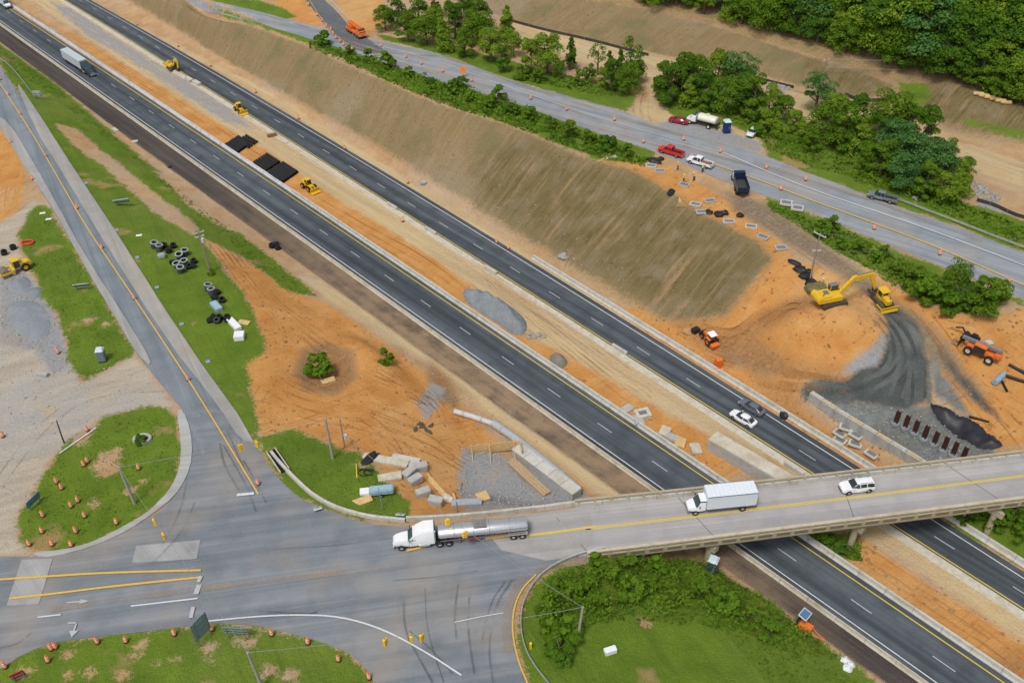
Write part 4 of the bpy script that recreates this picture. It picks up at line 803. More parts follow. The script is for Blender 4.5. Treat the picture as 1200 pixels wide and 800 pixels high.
# left clump behind the upper road (base points on the ground)
stand([('mid',452,36,7),('mid',478,48,8),('dark',466,30,7),('mid',500,52,8),('dark',492,34,8),('mid',520,60,8),('lite',512,42,7),('dark',534,46,8),('mid',545,66,7),('mid',560,52,9),('lite',576,72,8,1.1),('dark',562,36,8),('mid',590,84,6),('lite',602,66,6),('mid',530,30,7),('mid',595,48,8),('dark',548,22,7),('mid',510,20,6)],
      'in the clump above the side road', 'trees in the left clump above the upper road')
stand([('lite',622,84,8),('lite',641,86,9,1.1),('cone',669,82,8),('mid',655,92,4),('bushlite',612,92,3.5),('bush',632,96,3.5),('thin',700,88,8),('cone',713,92,7),('cone',726,92,7),('mid',690,98,5),('dark',718,106,6.5),('mid',735,108,7,1.15),('thin',738,84,9),('bushlite',676,98,3.5),('lite',707,102,4.5),('dark',742,98,7)],
      'in the row before the dirt track', 'trees in the row left of the dirt track')
stand([('mid',775,116,8),('dark',785,122,9,1.1),('dark',800,116,10),('mid',812,108,9),('mid',806,126,7),('dark',824,120,8),('lite',838,108,9),('mid',832,130,6),('pine',862,112,11,1.2),('mid',850,132,8),('dark',870,134,9),('mid',880,142,9),('lite',900,138,7),('mid',915,142,6),('lite',896,156,5),('mid',908,160,5),('bushlite',822,140,3),('bushlite',888,160,3)],
      'in the clump behind the tank truck', 'trees in the clump behind the parked tank truck')
stand([('pine',955,132,9,1.1),('thin',962,150,6),('lite',930,155,5),('mid',965,166,8,1.1),('mid',985,176,9,1.2),('lite',975,150,8),('mid',1005,182,8),('mid',1038,160,10,1.1),('dark',1000,160,8),('dark',1022,176,8),('blue',1046,190,9,1.1),('mid',1030,204,8),('blue',1065,208,9,1.15),('blue',1090,212,9),('dark',1078,182,9),('dark',1100,200,7),('mid',1120,228,7),('blue',1056,222,7),('mid',1080,232,7),('lite',1105,238,6),('mid',950,178,5),('mid',1125,212,5),('lite',940,166,4.5),('dark',1060,168,8),('mid',1015,198,6)],
      'in the clump behind the grey pickup', 'trees in the dense clump behind the grey pickup')
stand([('bush',1085,352,4.5,1.2),('mid',1100,352,6,.9),('bushdark',1118,358,4.5),('mid',1116,340,5.5),('bush',1108,368,3.5),('mid',1147,368,6.5,1.25),('bushlite',1165,356,4.5),('bushdark',1135,350,3.5),('bush',1075,340,4)],
      'in the last roadside clump', 'bushes beside the upper road at the right')
# far forest
fr = []; g = random.Random(5)
rows = [[(755,1),(800,8),(850,20),(900,34),(950,50),(1000,62),(1050,76),(1100,90),(1150,104),(1200,116),(1240,128)]]
base = np.array(rows[0], float)
for r_ in range(8):
    for i in range(34):
        x = 752+i*15+g.uniform(-5, 5)+r_*5; y = np.interp(x, base[:, 0], base[:, 1])-r_*13+g.uniform(-4, 3)
        if y < -62 or x > 1250: continue
        k = g.choice(['dark','mid','mid','blue','dark','mid','lite'] if r_ else ['mid','mid','dark','lite','pine','mid'])
        fr.append((k, x, y, g.uniform(10, 15) if r_ else g.uniform(7, 10), 1.05))
for kind, px, py, h, w_ in fr:
    plant(kind, px, py, h, '%s in the dense forest above the far cut slope' % KW[kind], 'tree', 'forest trees above the far cut slope', w_)
stand([('bushlite',868,24,5),('lite',1095,86,5),('bushlite',1180,112,4.5),('bush',1195,120,4),('bush',1160,110,3.5)], 'at the front edge of the far forest', 'bushes along the forest edge', 'shrub')
# single shrubs
plant('bush', 376, 440, 4.2, 'lone green shrub standing in the brown hollow of the orange dirt pad', 'shrub'); plant('bushlite', 453, 424, 2.6, 'small bright shrub alone on the orange dirt right of the hollow', 'shrub')
plant('bushdark', 166, 518, 1.6, 'small dark shrub beside the ring-shaped pit on the left grass island', 'shrub')
for q in ((248,322),): plant('bushlite', *q, 1.3, 'low weedy shrub at the foot of the tall leaning wooden pole', 'shrub')
stand([('bushdark',985,646,2.2),('bush',965,638,2.4),('bushlite',1000,652,2.0),('bush',952,630,2)], 'in the median under the bridge', 'bushes under the bridge', 'shrub')
stand([('bush',1130,612,3),('bush',1165,618,3.5),('bushdark',1185,610,4),('bush',1195,630,3),('bushlite',1150,604,3)], 'beyond the far carriageway by the bridge', 'bushes right of the far carriageway', 'shrub')
# ------------------------------------------------------------------ weedy cover nobody could count
def cover(name, polys, dens, size, hgt, mat, seed, clump=3.0, thr=.35, mound=0.0):
    CC = []; 
    for p in polys:
        W = G(p)[:, :2]; x0, y0 = W.min(0); x1, y1 = W.max(0); n = int((x1-x0)*(y1-y0)*dens); P = np.column_stack([rng.uniform(x0, x1, n), rng.uniform(y0, y1, n)]); sd = sdist(P, W); P = P[sd > 0]; sd = sd[sd > 0]; CC.append(np.column_stack([P, sd]))
    P = np.concatenate(CC); s = clump; r = np.random.default_rng(seed); A1 = r.standard_normal((400, 400)); 
    def nf(x, y, s, A):
        u = (x+300)/s % 398; v = (y)/s % 398; i = u.astype(int); j = v.astype(int); a = u-i; b = v-j; a = a*a*(3-2*a); b = b*b*(3-2*b); return A[j, i]*(1-a)*(1-b)+A[j, i+1]*a*(1-b)+A[j+1, i]*(1-a)*b+A[j+1, i+1]*a*b
    f = nf(P[:, 0], P[:, 1], s, A1)*.6+nf(P[:, 0]+77, P[:, 1]+31, s*.4, A1)*.4; keep = f > -1+thr*2-.6; P = P[keep]; f = f[keep]
    top = (hgt+mound*np.clip(f+.3, 0, 1.2))*np.clip(P[:, 2]/1.5, .25, 1); z = hz(P[:, 0], P[:, 1])+top*rng.uniform(.25, 1.0, len(P))**.6
    C = np.column_stack([P[:, :2], z]); gr_ = np.column_stack([-(nf(P[:, 0]+.5, P[:, 1], s, A1)-nf(P[:, 0]-.5, P[:, 1], s, A1))*2, -(nf(P[:, 0], P[:, 1]+.5, s, A1)-nf(P[:, 0], P[:, 1]-.5, s, A1))*2, np.full(len(P), .9)])
    V, Q_, A = leaves(C, gr_, np.full(len(C), size), np.clip(f*.35+.45, 0, 1)+rng.uniform(-.2, .25, len(P))); o = big(name, V, Q_, mat, None, {'tint': A}); tag(o, kind='stuff'); return o
cover('brush', [[(712,652),(660,668),(640,690),(630,715),(635,745),(655,765),(690,730),(760,728),(830,735),(880,745),(930,768),(985,772),(940,735),(905,708),(862,682),(835,664),(800,656),(750,652)]], 14, .2, .9, lf_weed, 3, 2.6, .3, 2.3)
cover('brush', [[(640,680),(628,710),(632,745),(655,765),(690,735),(740,725),(760,690),(710,670)]], 11, .22, 1.8, lf_mid, 4, 2.6, .42, 2.4)
cover('brush', [[(900,236),(950,257),(1000,276),(1050,300),(1085,318),(1130,335),(1120,365),(1080,357),(1055,340),(1025,320),(982,296),(930,262),(900,246)]], 8, .27, .6, lf_weed, 5, 3, .25, 1.7)
cover('brush', [[(362,49),(437,72),(525,102),(600,122),(650,140),(700,162),(762,186),(755,196),(700,184),(640,164),(600,148),(512,121),(450,94),(400,72),(362,57)]], 7, .32, .6, lf_mid, 6, 4, .25, 2.3)
cover('brush', [[(1125,238),(1200,266),(1330,310),(1330,335),(1200,288),(1125,258),(1050,228),(1000,212),(1000,200)]], 6, .3, .5, lf_weed, 7, 4, .3, 1.4)
cover('brush', [[(600,84),(640,92),(690,100),(740,112),(700,112),(640,100),(600,92)],[(770,112),(840,135),(890,158),(900,176),(940,192),(1010,212),(1080,238),(1140,246),(1100,215),(1000,190),(900,150),(800,120)]], 5, .3, .4, lf_weed, 8, 3, .3, 1.2)
cover('weeds', [[(0,56),(75,110),(175,196),(250,254),(345,325),(372,348),(335,338),(290,305),(250,270),(200,225),(150,180),(100,145),(60,110),(20,85)]], 3.2, .2, .2, lf_weed, 9, 2.5, .62, .5)
cover('weeds', [[(840,676),(900,722),(975,785),(1040,818),(1100,850),(1000,850),(900,800),(850,740)]], 5, .2, .3, lf_weed, 10, 2.5, .45, .5)
lf_dry = leafmat('dry_straw_leaves', (.16, .13, .05), (.30, .24, .12), (.12, .12, .04))
cover('dry_tufts', [[(190,-8),(300,34),(400,74),(512,124),(600,150),(675,184),(745,205),(825,255),(888,288),(880,330),(848,370),(790,373),(735,345),(640,288),(560,240),(470,185),(400,145),(300,90),(220,42)],[(520,-40),(700,5),(830,30),(970,74),(1048,99),(1050,112),(900,90),(687,44),(600,23)],[(1060,100),(1200,122),(1200,165),(1100,145)]], 0.7, .17, .12, lf_dry, 21, 3, .55, .2)
g = random.Random(9)
stand([(g.choice(['bush','bushlite','bushdark','bush']), x, y, g.uniform(2.0, 3.4)) for x, y in ((650,700),(660,725),(645,745),(672,700),(690,690),(700,712),(720,680),(740,700),(765,690),(790,705),(640,720),(735,672),(820,700),(850,715),(880,730),(668,745),(655,770),(700,665),(770,668),(900,745))], 'in the overgrown corner below the bridge', 'bushes in the overgrown corner', 'shrub')
stand([(g.choice(['bush','bushlite','bushdark']), x, y, g.uniform(2.4, 4.0)) for x, y in ((380,54),(410,64),(432,72),(455,80),(480,92),(505,102),(530,110),(552,118),(575,126),(598,134),(620,140),(645,150),(668,160),(690,166),(712,174),(735,182),(540,104),(585,118))], 'in the hedge above the cut slope', 'bushes in the hedge above the cut slope', 'shrub')
stand([(g.choice(['bush','bushlite','bush']), x, y, g.uniform(2.0, 3.2)) for x, y in ((962,276),(985,290),(1005,296),(1025,306),(1048,320),(1065,328),(975,268),(1035,300))], 'on the bank above the haul road', 'bushes on the bank above the haul road', 'shrub')
cover('grass_tufts', [[(304,512),(340,505),(420,530),(478,585),(480,612),(425,612),(385,598),(318,553)],[(22,632),(75,645),(160,610),(211,550),(207,492),(140,481),(62,537)],[(45,241),(95,305),(157,415),(95,449),(67,370),(25,295)]], 3, .13, .12, lf_weed, 11, 2.5, .62, .15)
# ================================================================== vehicles (forward = +X, origin on the ground at the middle)
def car_paint(name, c, r=.3, metal=0.0): return M('paint_'+name, c, r, metal, var=.05, sc_=.8, spec=.5)
GL = M('dark_glass', (.02, .03, .035), .08, 0, .05, spec=.8); GLB = M('tinted_windscreen', (.03, .07, .075), .1, 0, .05, spec=.8)
RUB = M('rubber', (.018, .018, .019), .85); RIM = M('alloy_rim', (.45, .46, .47), .35, .6); BLK = M('black_plastic', (.02, .02, .022), .6); STL = M('dull_steel', (.28, .28, .28), .5, .5)
WHT = car_paint('white', (.74, .76, .78)); CHR = M('polished_metal', (.66, .68, .70), .22, .75, .05); RED = M('red_lamp', (.45, .02, .015), .3); LMP = M('clear_lamp', (.65, .68, .70), .15)
YEL = M('machine_yellow', (.68, .43, .018), .45, 0, .12, dirt=1); ORA = M('machine_orange', (.72, .16, .025), .45, 0, .12, dirt=1); TRK = M('track_steel', (.085, .07, .055), .8, .2)
def wheel(root, x, y, r, w, rim=RIM, name='wheel'):
    mb = MB(); pr = [(r*.6, -w/2), (r*.93, -w/2), (r, -w*.33), (r, w*.33), (r*.93, w/2), (r*.6, w/2)]
    n = 16; P = [(x+q*math.cos(2*math.pi*k/n), y+a, r+q*math.sin(2*math.pi*k/n)) for q, a in pr for k in range(n)]
    mb.add(P, [(i*n+k, i*n+(k+1) % n, (i+1)*n+(k+1) % n, (i+1)*n+k) for i in range(5) for k in range(n)])
    wo = mb.build(name, RUB, root, smooth=True); s = 1 if y > 0 else -1
    mb = MB(); mb.cyl((x, y-s*w*.35, r), (x, y+s*w*.38, r), r*.6, r*.56, 14); mb.build('rim', rim, wo); return wo
def hull(st, ti=.9):
    mb = MB(); R = []
    for x, w, zb, zt in st:
        zm = zb+(zt-zb)*.68; R.append([(x, -w*.9, zb), (x, w*.9, zb), (x, w, zb+.12), (x, w*.985, zm), (x, w*ti, zt), (x, 0, zt+.02), (x, -w*ti, zt), (x, -w*.985, zm), (x, -w, zb+.12)])
    return mb.loft(R)
def cabin(st):
    mb = MB(); return mb.loft([[(x, -wb, zb), (x, wb, zb), (x, wt, zt-.06), (x, wt*.85, zt), (x, -wt*.85, zt), (x, -wt, zt-.06)] for x, wb, wt, zb, zt in st])
def arches(root, xs, y, r):
    for x in xs:
        for s in (-1, 1): mb = MB(); mb.cyl((x, s*(y-.03), r), (x, s*(y+.012), r), r*1.22, n=16); mb.build('wheel_arch', BLK, root)
def lamps(root, xf, yf, zf, xr, yr, zr, s=(.08, .34, .14)):
    for k in (-1, 1):
        mb = MB(); mb.box((xf, k*yf, zf), s); mb.build('headlight', LMP, root); mb = MB(); mb.box((xr, k*yr, zr), s); mb.build('taillight', RED, root)
def mirrors(root, x, y, z, m, s=(.16, .2, .14)):
    for k in (-1, 1): mb = MB(); mb.box((x, k*(y+.1), z), s); mb.build('wing_mirror', m, root, bevel=.02)
def sedan(name, paint, suv=False, low=False):
    r = empty(name); L = 2.42
    if suv:
        hull([(-2.4,.78,.4,1.05),(-2.3,.92,.32,1.15),(-1.2,.96,.28,1.16),(0,.97,.28,1.12),(1.1,.96,.28,1.12),(2.0,.92,.3,1.02),(2.42,.78,.42,.85)]).build('body', paint, r, smooth=True)
        cabin([(-2.28,.84,.70,1.10,1.16),(-2.05,.86,.68,1.10,1.68),(-1.0,.88,.70,1.10,1.74),(.25,.88,.68,1.10,1.72),(1.12,.84,.74,1.08,1.12)]).build('windows', GL, r, smooth=True)
        MB().loft([[(x, -w, z-.05), (x, w, z-.05), (x, w*.86, z), (x, -w*.86, z)] for x, w, z in ((-2.12,.66,1.71),(-1,.70,1.765),(.1,.68,1.745),(.35,.62,1.70))]).build('roof', paint, r, smooth=True)
        for k in (-1, 1):
            mb = MB(); mb.tube([(-1.9, k*.58, 1.78), (0, k*.58, 1.80)], .03, 6); mb.build('roof_rail', BLK, r)
            for x in (-1.05, -.05): mb = MB(); mb.box((x, k*.80, 1.42), (.09, .06, .62), rxx=k*.27); mb.build('door_pillar', paint, r)
    else:
        d = -.12 if low else 0
        hull([(-2.4,.72,.38,.84),(-2.2,.86,.27,.98),(-1.2,.91,.22,1.0),(0,.92,.2,.94),(1.1,.91,.22,.94),(2.0,.85,.25,.80),(2.42,.68,.36,.62)]).build('body', paint, r, smooth=True)
        cabin([(-2.0,.74,.62,.94,.98),(-1.25,.80,.60,.94,1.36+d),(-.5,.82,.62,.94,1.43+d),(.25,.82,.60,.92,1.40+d),(1.18,.78,.66,.90,.95)]).build('windows', GL, r, smooth=True)
        MB().loft([[(x, -w, z-.05), (x, w, z-.05), (x, w*.86, z), (x, -w*.86, z)] for x, w, z in ((-1.3,.56,1.35+d),(-.5,.61,1.45+d),(.15,.59,1.43+d),(.38,.54,1.36+d))]).build('roof', paint, r, smooth=True)
        for k in (-1, 1): mb = MB(); mb.box((-.38, k*.715, 1.17+d/2), (.08, .05, .46), rxx=k*.42); mb.build('door_pillar', paint, r)
    rr = .38 if suv else .33; arches(r, (-1.45, 1.45), .93 if suv else .88, rr)
    for x in (-1.45, 1.45):
        for k in (-1, 1): wheel(r, x, k*(.86 if suv else .82), rr, .24)
    lamps(r, 2.30, .58, .66 if not suv else .82, -2.38, .62, .80 if not suv else 1.0); mirrors(r, .85, .9, 1.0 if not suv else 1.18, paint)
    mb = MB(); mb.box((2.40, 0, .42), (.1, 1.2, .16)); mb.build('grille', BLK, r); return r
def pickup(name, paint, load=None):
    r = empty(name)
    hull([(-.35,.93,.42,1.12),(.5,.95,.4,1.15),(1.5,.95,.42,1.14),(2.4,.93,.45,1.08),(2.85,.86,.5,.92),(2.93,.8,.52,.85)]).build('body', paint, r, smooth=True)
    cabin([(-.42,.86,.72,1.1,1.82),(.2,.88,.74,1.1,1.9),(.85,.88,.72,1.1,1.88),(1.6,.84,.76,1.1,1.15)]).build('windows', GL, r, smooth=True)
    MB().loft([[(x, -w, z-.06), (x, w, z-.06), (x, w*.87, z), (x, -w*.87, z)] for x, w, z in ((-.46,.72,1.87),(.2,.75,1.925),(.8,.73,1.905),(1.0,.66,1.85))]).build('roof', paint, r, smooth=True)
    for k in (-1, 1):
        for x in (-.42, .28): mb = MB(); mb.box((x, k*.82, 1.48), (.1, .06, .72), rxx=k*.2); mb.build('door_pillar', paint, r)
        mb = MB(); mb.box((-1.66, k*.88, .86), (2.5, .14, .62)); mb.build('bed_side', paint, r, bevel=.03)
    mb = MB(); mb.box((-1.66, 0, .62), (2.5, 1.66, .1)); mb.build('bed_floor', BLK, r)
    mb = MB(); mb.box((-2.9, 0, .86), (.09, 1.86, .60)); mb.build('tailgate', paint, r, bevel=.02); mb = MB(); mb.box((-3.0, 0, .52), (.16, 1.8, .16)); mb.build('rear_bumper', CHR, r, bevel=.03)
    mb = MB(); mb.box((2.95, 0, .55), (.14, 1.7, .18)); mb.build('front_bumper', CHR, r, bevel=.03); mb = MB(); mb.box((2.9, 0, .8), (.1, 1.05, .24)); mb.build('grille', BLK, r)
    arches(r, (-1.7, 1.85), .93, .4)
    for x in (-1.7, 1.85):
        for k in (-1, 1): wheel(r, x, k*.84, .4, .27)
    lamps(r, 2.86, .68, .86, -2.93, .84, .92, (.1, .24, .22)); mirrors(r, 1.25, .92, 1.3, BLK)
    return r
def put(r, rear, front, z=None, label=None, cat=None, group=None, s=1.0):
    a, b = (g1(*rear), g1(*front)) if z is None else (at(*rear, z), at(*front, z))
    mid = (a+b)/2; r.location = (mid.x, mid.y, (hzf(mid.x, mid.y)+.09 if z is None else z+.015)); d = b-a; r.rotation_euler = (0, 0, math.atan2(d.y, d.x))
    if z is None: r.rotation_euler[1] = -math.atan2(hzf(b.x, b.y)-hzf(a.x, a.y), max(1, (b.xy-a.xy).length)); r.rotation_mode = 'XYZ'
    r.scale = (s, s, s); r['span'] = round((b.xy-a.xy).length, 2); tag(r, label, cat, group); print('SPAN', r.name, r['span']); del r['span']; return r
put(sedan('sedan', WHT), (884,501), (857,485), .06, 'white sedan in the near lane of the far carriageway, beside a dark grey car', 'car')
put(sedan('sedan', car_paint('grey', (.12, .14, .17)), suv=False), (894,488), (867,472), .06, 'dark grey car in the outer lane, overtaking beside the white sedan', 'car')
put(sedan('suv', WHT, suv=True), (1021,571), (985,575), ZD, 'white sport utility car driving alone on the bridge', 'car', s=1.02)
put(sedan('sports_car', car_paint('crimson', (.33, .015, .03)), low=True), (805,146), (785,142), None, 'dark red low car parked on gravel left of the tank truck', 'car', s=.98)
put(sedan('parked_car', car_paint('pale_silver', (.60, .66, .68))), (886,153), (877,163), None, 'pale silver car parked by the trees right of the blue toilet', 'car')
put(pickup('pickup_truck', car_paint('red', (.62, .025, .015))), (799,185), (773,177), None, 'bright red pickup truck with an empty dark bed on the upper road shoulder', 'pickup truck')
wp = put(pickup('pickup_truck', WHT), (834,198), (806,189), None, 'white crew cab pickup with brown cargo parked behind the workers', 'pickup truck')
mb = MB(); mb.box((-1.2, .2, .9), (1.0, .8, .5)); mb.box((-2.1, -.3, .85), (.8, .9, .35)); tag(mb.build('cargo', M('rusty_cargo', (.25, .12, .06), .8), wp))
put(pickup('pickup_truck', car_paint('slate', (.16, .19, .20))), (1047,238), (1019,231), None, 'dark grey pickup parked at the start of the roadside guardrail', 'pickup truck')
# ---- trucks
def dual(r, x, y, rad=.5, w=.5, rim=RIM): wheel(r, x, y, rad, w, rim)
def box_truck(name, boxL=7.2, boxH=2.7, cabc=WHT):
    r = empty(name); x0 = -boxL/2-1.1; x1 = x0+boxL
    mb = MB(); mb.box(((x0+x1)/2, 0, 1.15+boxH/2), (boxL, 2.5, boxH)); bx = mb.build('cargo_box', M('white_box_panels', (.66, .71, .77), .35, 0, .04), r, bevel=.04)
    for z in (1.2, 1.12+boxH):
        for k in (-1, 1): mb = MB(); mb.box(((x0+x1)/2, k*1.265, z), (boxL, .05, .12)); mb.build('edge_rail', STL, bx)
    mb = MB(); 
    for q in range(1, 12): mb.box((x0+q*boxL/12, 0, 1.15+boxH+.012), (.05, 2.4, .02))
    tag(mb.build('roof_seams', M('seam_grey', (.55, .60, .66), .5), bx))
    mb = MB(); mb.box((x0-.03, 0, 1.1+boxH/2), (.06, 2.3, boxH-.2)); mb.build('rear_door', WHT, r); mb = MB(); mb.box((0, 0, .85), (boxL+2.2, .9, .3)); mb.build('chassis', BLK, r)
    hull([(x1+.1,1.08,.75,2.35),(x1+.9,1.1,.7,2.4),(x1+1.25,1.08,.7,1.65),(x1+2.1,.98,.72,1.5),(x1+2.6,.8,.75,1.15)], .88).build('cab', cabc, r, smooth=True)
    cabin([(x1+.15,.98,.8,2.0,2.62),(x1+.85,1.0,.82,1.7,2.62),(x1+1.55,.98,.9,1.55,1.66)]).build('windows', GLB, r, smooth=True)
    mb = MB(); mb.box((x1+.45, 0, 2.66), (.95, 1.7, .12)); mb.build('cab_roof', cabc, r, bevel=.05); mb = MB(); mb.box((x1+2.65, 0, .75), (.16, 2.0, .3)); mb.build('front_bumper', STL, r, bevel=.03)
    for k in (-1, 1):
        wheel(r, x1+1.55, k*1.0, .48, .3); wheel(r, x0+1.9, k*.98, .5, .55)
        mb = MB(); mb.box((x1+2.5, k*.66, 1.1), (.12, .3, .22)); mb.build('headlight', LMP, r); mb = MB(); mb.box((x1+1.1, k*1.35, 1.95), (.1, .12, .45)); mb.build('wing_mirror', BLK, r); mb = MB(); mb.box((x0-.07, k*.95, .95), (.08, .25, .15)); mb.build('taillight', RED, r)
    mb = MB(); mb.box((x0-.15, 0, .7), (.15, 2.2, .12)); mb.build('rear_bumper', BLK, r); return r
put(box_truck('box_truck', 7.4), (885,590), (804,598), ZD, 'large white box truck driving left across the bridge', 'truck', s=.97)
put(box_truck('delivery_truck', 6.5, 2.5), (-8,-3), (20,17), .06, 'white delivery truck at the far end of the near carriageway', 'truck')
def tractor(r, xf, paint, sleeper=True):
    "conventional tractor unit with its nose at xf"
    hull([(xf-2.3,1.05,.7,1.95),(xf-1.2,.98,.68,1.85),(xf-.4,.86,.66,1.62),(xf,.72,.7,1.3)], .85).build('hood', paint, r, smooth=True)
    hull([(xf-4.0,1.15,.75,2.75),(xf-3.0,1.16,.72,2.8),(xf-2.35,1.15,.72,2.1)], .88).build('cab', paint, r, smooth=True)
    cabin([(xf-3.3,1.165,1.0,2.0,2.7),(xf-2.9,1.165,1.0,2.0,2.72),(xf-2.2,1.08,.98,1.95,2.05)]).build('windscreen', GLB, r, smooth=True)
    if sleeper: MB().loft([[(x, -w, 1.0), (x, w, 1.0), (x, w, z-.3), (x, w*.8, z), (x, -w*.8, z), (x, -w, z-.3)] for x, w, z in ((xf-6.0,1.2,3.7),(xf-4.6,1.22,3.72),(xf-3.5,1.15,3.2),(xf-2.95,1.0,2.75))]).build('sleeper', paint, r, smooth=True)
    mb = MB(); mb.box((xf-5.2, 0, .85), (6.2, .9, .3)); mb.build('chassis', BLK, r); mb = MB(); mb.box((xf+.02, 0, .7), (.2, 2.0, .38)); mb.build('front_bumper', CHR if sleeper else BLK, r, bevel=.05)
    mb = MB(); mb.box((xf-.02, 0, 1.12), (.1, 1.0, .6)); mb.build('grille', CHR, r)
    for k in (-1, 1):
        wheel(r, xf-1.15, k*1.02, .5, .32, CHR)
        for x in (-6.7, -8.0): wheel(r, xf+x, k*.95, .5, .6, CHR)
        mb = MB(); mb.cyl((xf-5.3, k*1.0, .82), (xf-3.7, k*1.0, .82), .32, n=14); mb.build('fuel_tank', CHR, r, smooth=True); mb = MB(); mb.cyl((xf-6.1 if sleeper else xf-4.15, k*1.05, 1.2), (xf-6.1 if sleeper else xf-4.15, k*1.05, 3.7), .08, n=8); mb.build('exhaust_stack', CHR if sleeper else BLK, r)
        mb = MB(); mb.box((xf-.25, k*.72, 1.12), (.15, .26, .22)); mb.build('headlight', LMP, r); mb = MB(); mb.box((xf-2.5, k*1.38, 2.2), (.1, .14, .5)); mb.build('wing_mirror', BLK, r)
def semi(name):
    r = empty(name); tractor(r, 10.0, car_paint('dark_teal', (.03, .05, .06)), True); x0, x1 = -9.6, 4.6
    mb = MB(); mb.box(((x0+x1)/2, 0, 2.65), (x1-x0, 2.55, 2.85)); t_ = mb.build('trailer_box', M('silver_trailer_panels', (.50, .57, .60), .4, .1, .05), r, bevel=.05)
    for k in (-1, 1): mb = MB(); mb.box(((x0+x1)/2, k*1.29, 1.3), (x1-x0, .05, .14)); mb.build('side_rail', STL, t_)
    mb = MB()
    for q in range(1, 18): mb.box((x0+q*(x1-x0)/18, 0, 4.085), (.06, 2.5, .02))
    mb.build('roof_bows', M('bow_grey', (.42, .48, .52), .5), t_)
    for k in (-1, 1):
        for x in (x0+1.5, x0+2.8): wheel(r, x, k*.98, .5, .55)
        mb = MB(); mb.box((2.0, k*.8, .7), (.15, .15, 1.2)); mb.build('landing_leg', STL, r); mb = MB(); mb.box((-2.5, k*1.22, .8), (6, .04, .7)); mb.build('side_skirt', BLK, r)
    mb = MB(); mb.box((x0-.03, 0, 2.65), (.05, 2.4, 2.7)); mb.build('rear_door', WHT, r); return r
put(semi('semi_truck'), (75,68), (114,93), .06, 'silver trailer truck with a dark cab on the near carriageway', 'truck', s=.93)
def tanker(name):
    r = empty(name); tractor(r, 9.8, WHT); x0, x1 = -9.8, 3.3; R = []
    for x, f in ((x0,.55),(x0+.12,.9),(x0+.4,1),(x1-.4,1),(x1-.12,.9),(x1,.55)): R.append([(x, 1.15*f*math.cos(a*math.pi/10), 2.05+.86*f*math.sin(a*math.pi/10)) for a in range(20)])
    tk = MB().loft(R).build('tank', CHR, r, smooth=True)
    for x in (x0+2.6, x0+5.6, x1-5.2, x1-2.4):
        mb = MB(); mb.add([], []); mb.loft([[(x+d, 1.165*math.cos(a*math.pi/10), 2.05+.875*math.sin(a*math.pi/10)) for a in range(20)] for d in (-.05, .05)]); mb.build('tank_band', STL, tk)
    mb = MB(); mb.box((-2.9, 0, 2.98), (1.7, 1.5, .18)); o = mb.build('hatch_tray', STL, tk)
    for x in (-3.3, -2.5): mb = MB(); mb.cyl((x, 0, 2.95), (x, 0, 3.2), .28, n=14); mb.build('hatch', STL, o)
    for s in (-1, 1):
        mb = MB()
        for x in (-3.8, -2.0): mb.tube([(x, s*.78, 2.8), (x, s*.78, 3.5)], .03, 5)
        mb.tube([(-3.8, s*.78, 3.5), (-2.0, s*.78, 3.5)], .03, 5); mb.build('handrail', STL, tk)
    for k in (-1, 1):
        mb = MB(); mb.box((-3.2, k*1.12, 1.28), (12.4, .07, .12)); mb.build('frame_rail', STL, r)
        mb = MB()
        for q in range(18): mb.box((-8.6+q*.62, k*1.16, 1.42), (.3, .03, .09))
        mb.build('reflector_strip', RED, r)
        for x in (-8.9, -7.6): wheel(r, x, k*.98, .5, .55, CHR)
        mb = MB(); mb.box((-8.25, k*1.0, 1.12), (2.9, .6, .05)); mb.build('fender', CHR, r); mb = MB(); mb.box((.2, k*.8, .75), (.16, .16, 1.2)); mb.build('landing_leg', STL, r)
        mb = MB(); mb.tube([(-2.9, k*.5, 1.2), (-2.6, k*1.05, .8), (-.9, k*1.05, .8)], .09, 7); mb.build('hose_pipe', M('hose_red', (.32, .03, .02), .6), r)
    mb = MB(); mb.tube([(-2.0, -1.1, .9), (-2.0, -1.17, 2.0), (-2.0, -.8, 3.0)], .03, 5); mb.tube([(-1.6, -1.1, .9), (-1.6, -1.17, 2.0), (-1.6, -.8, 3.0)], .03, 5)
    for z in (1.2, 1.5, 1.8, 2.1, 2.4, 2.7): mb.tube([(-2.0, -1.17, z), (-1.6, -1.17, z)], .02, 4)
    mb.build('ladder', STL, r); return r
put(tanker('tanker_truck'), (614,624), (466,639), None, 'white cab truck hauling a long polished metal tank trailer through the junction', 'truck', s=.96)
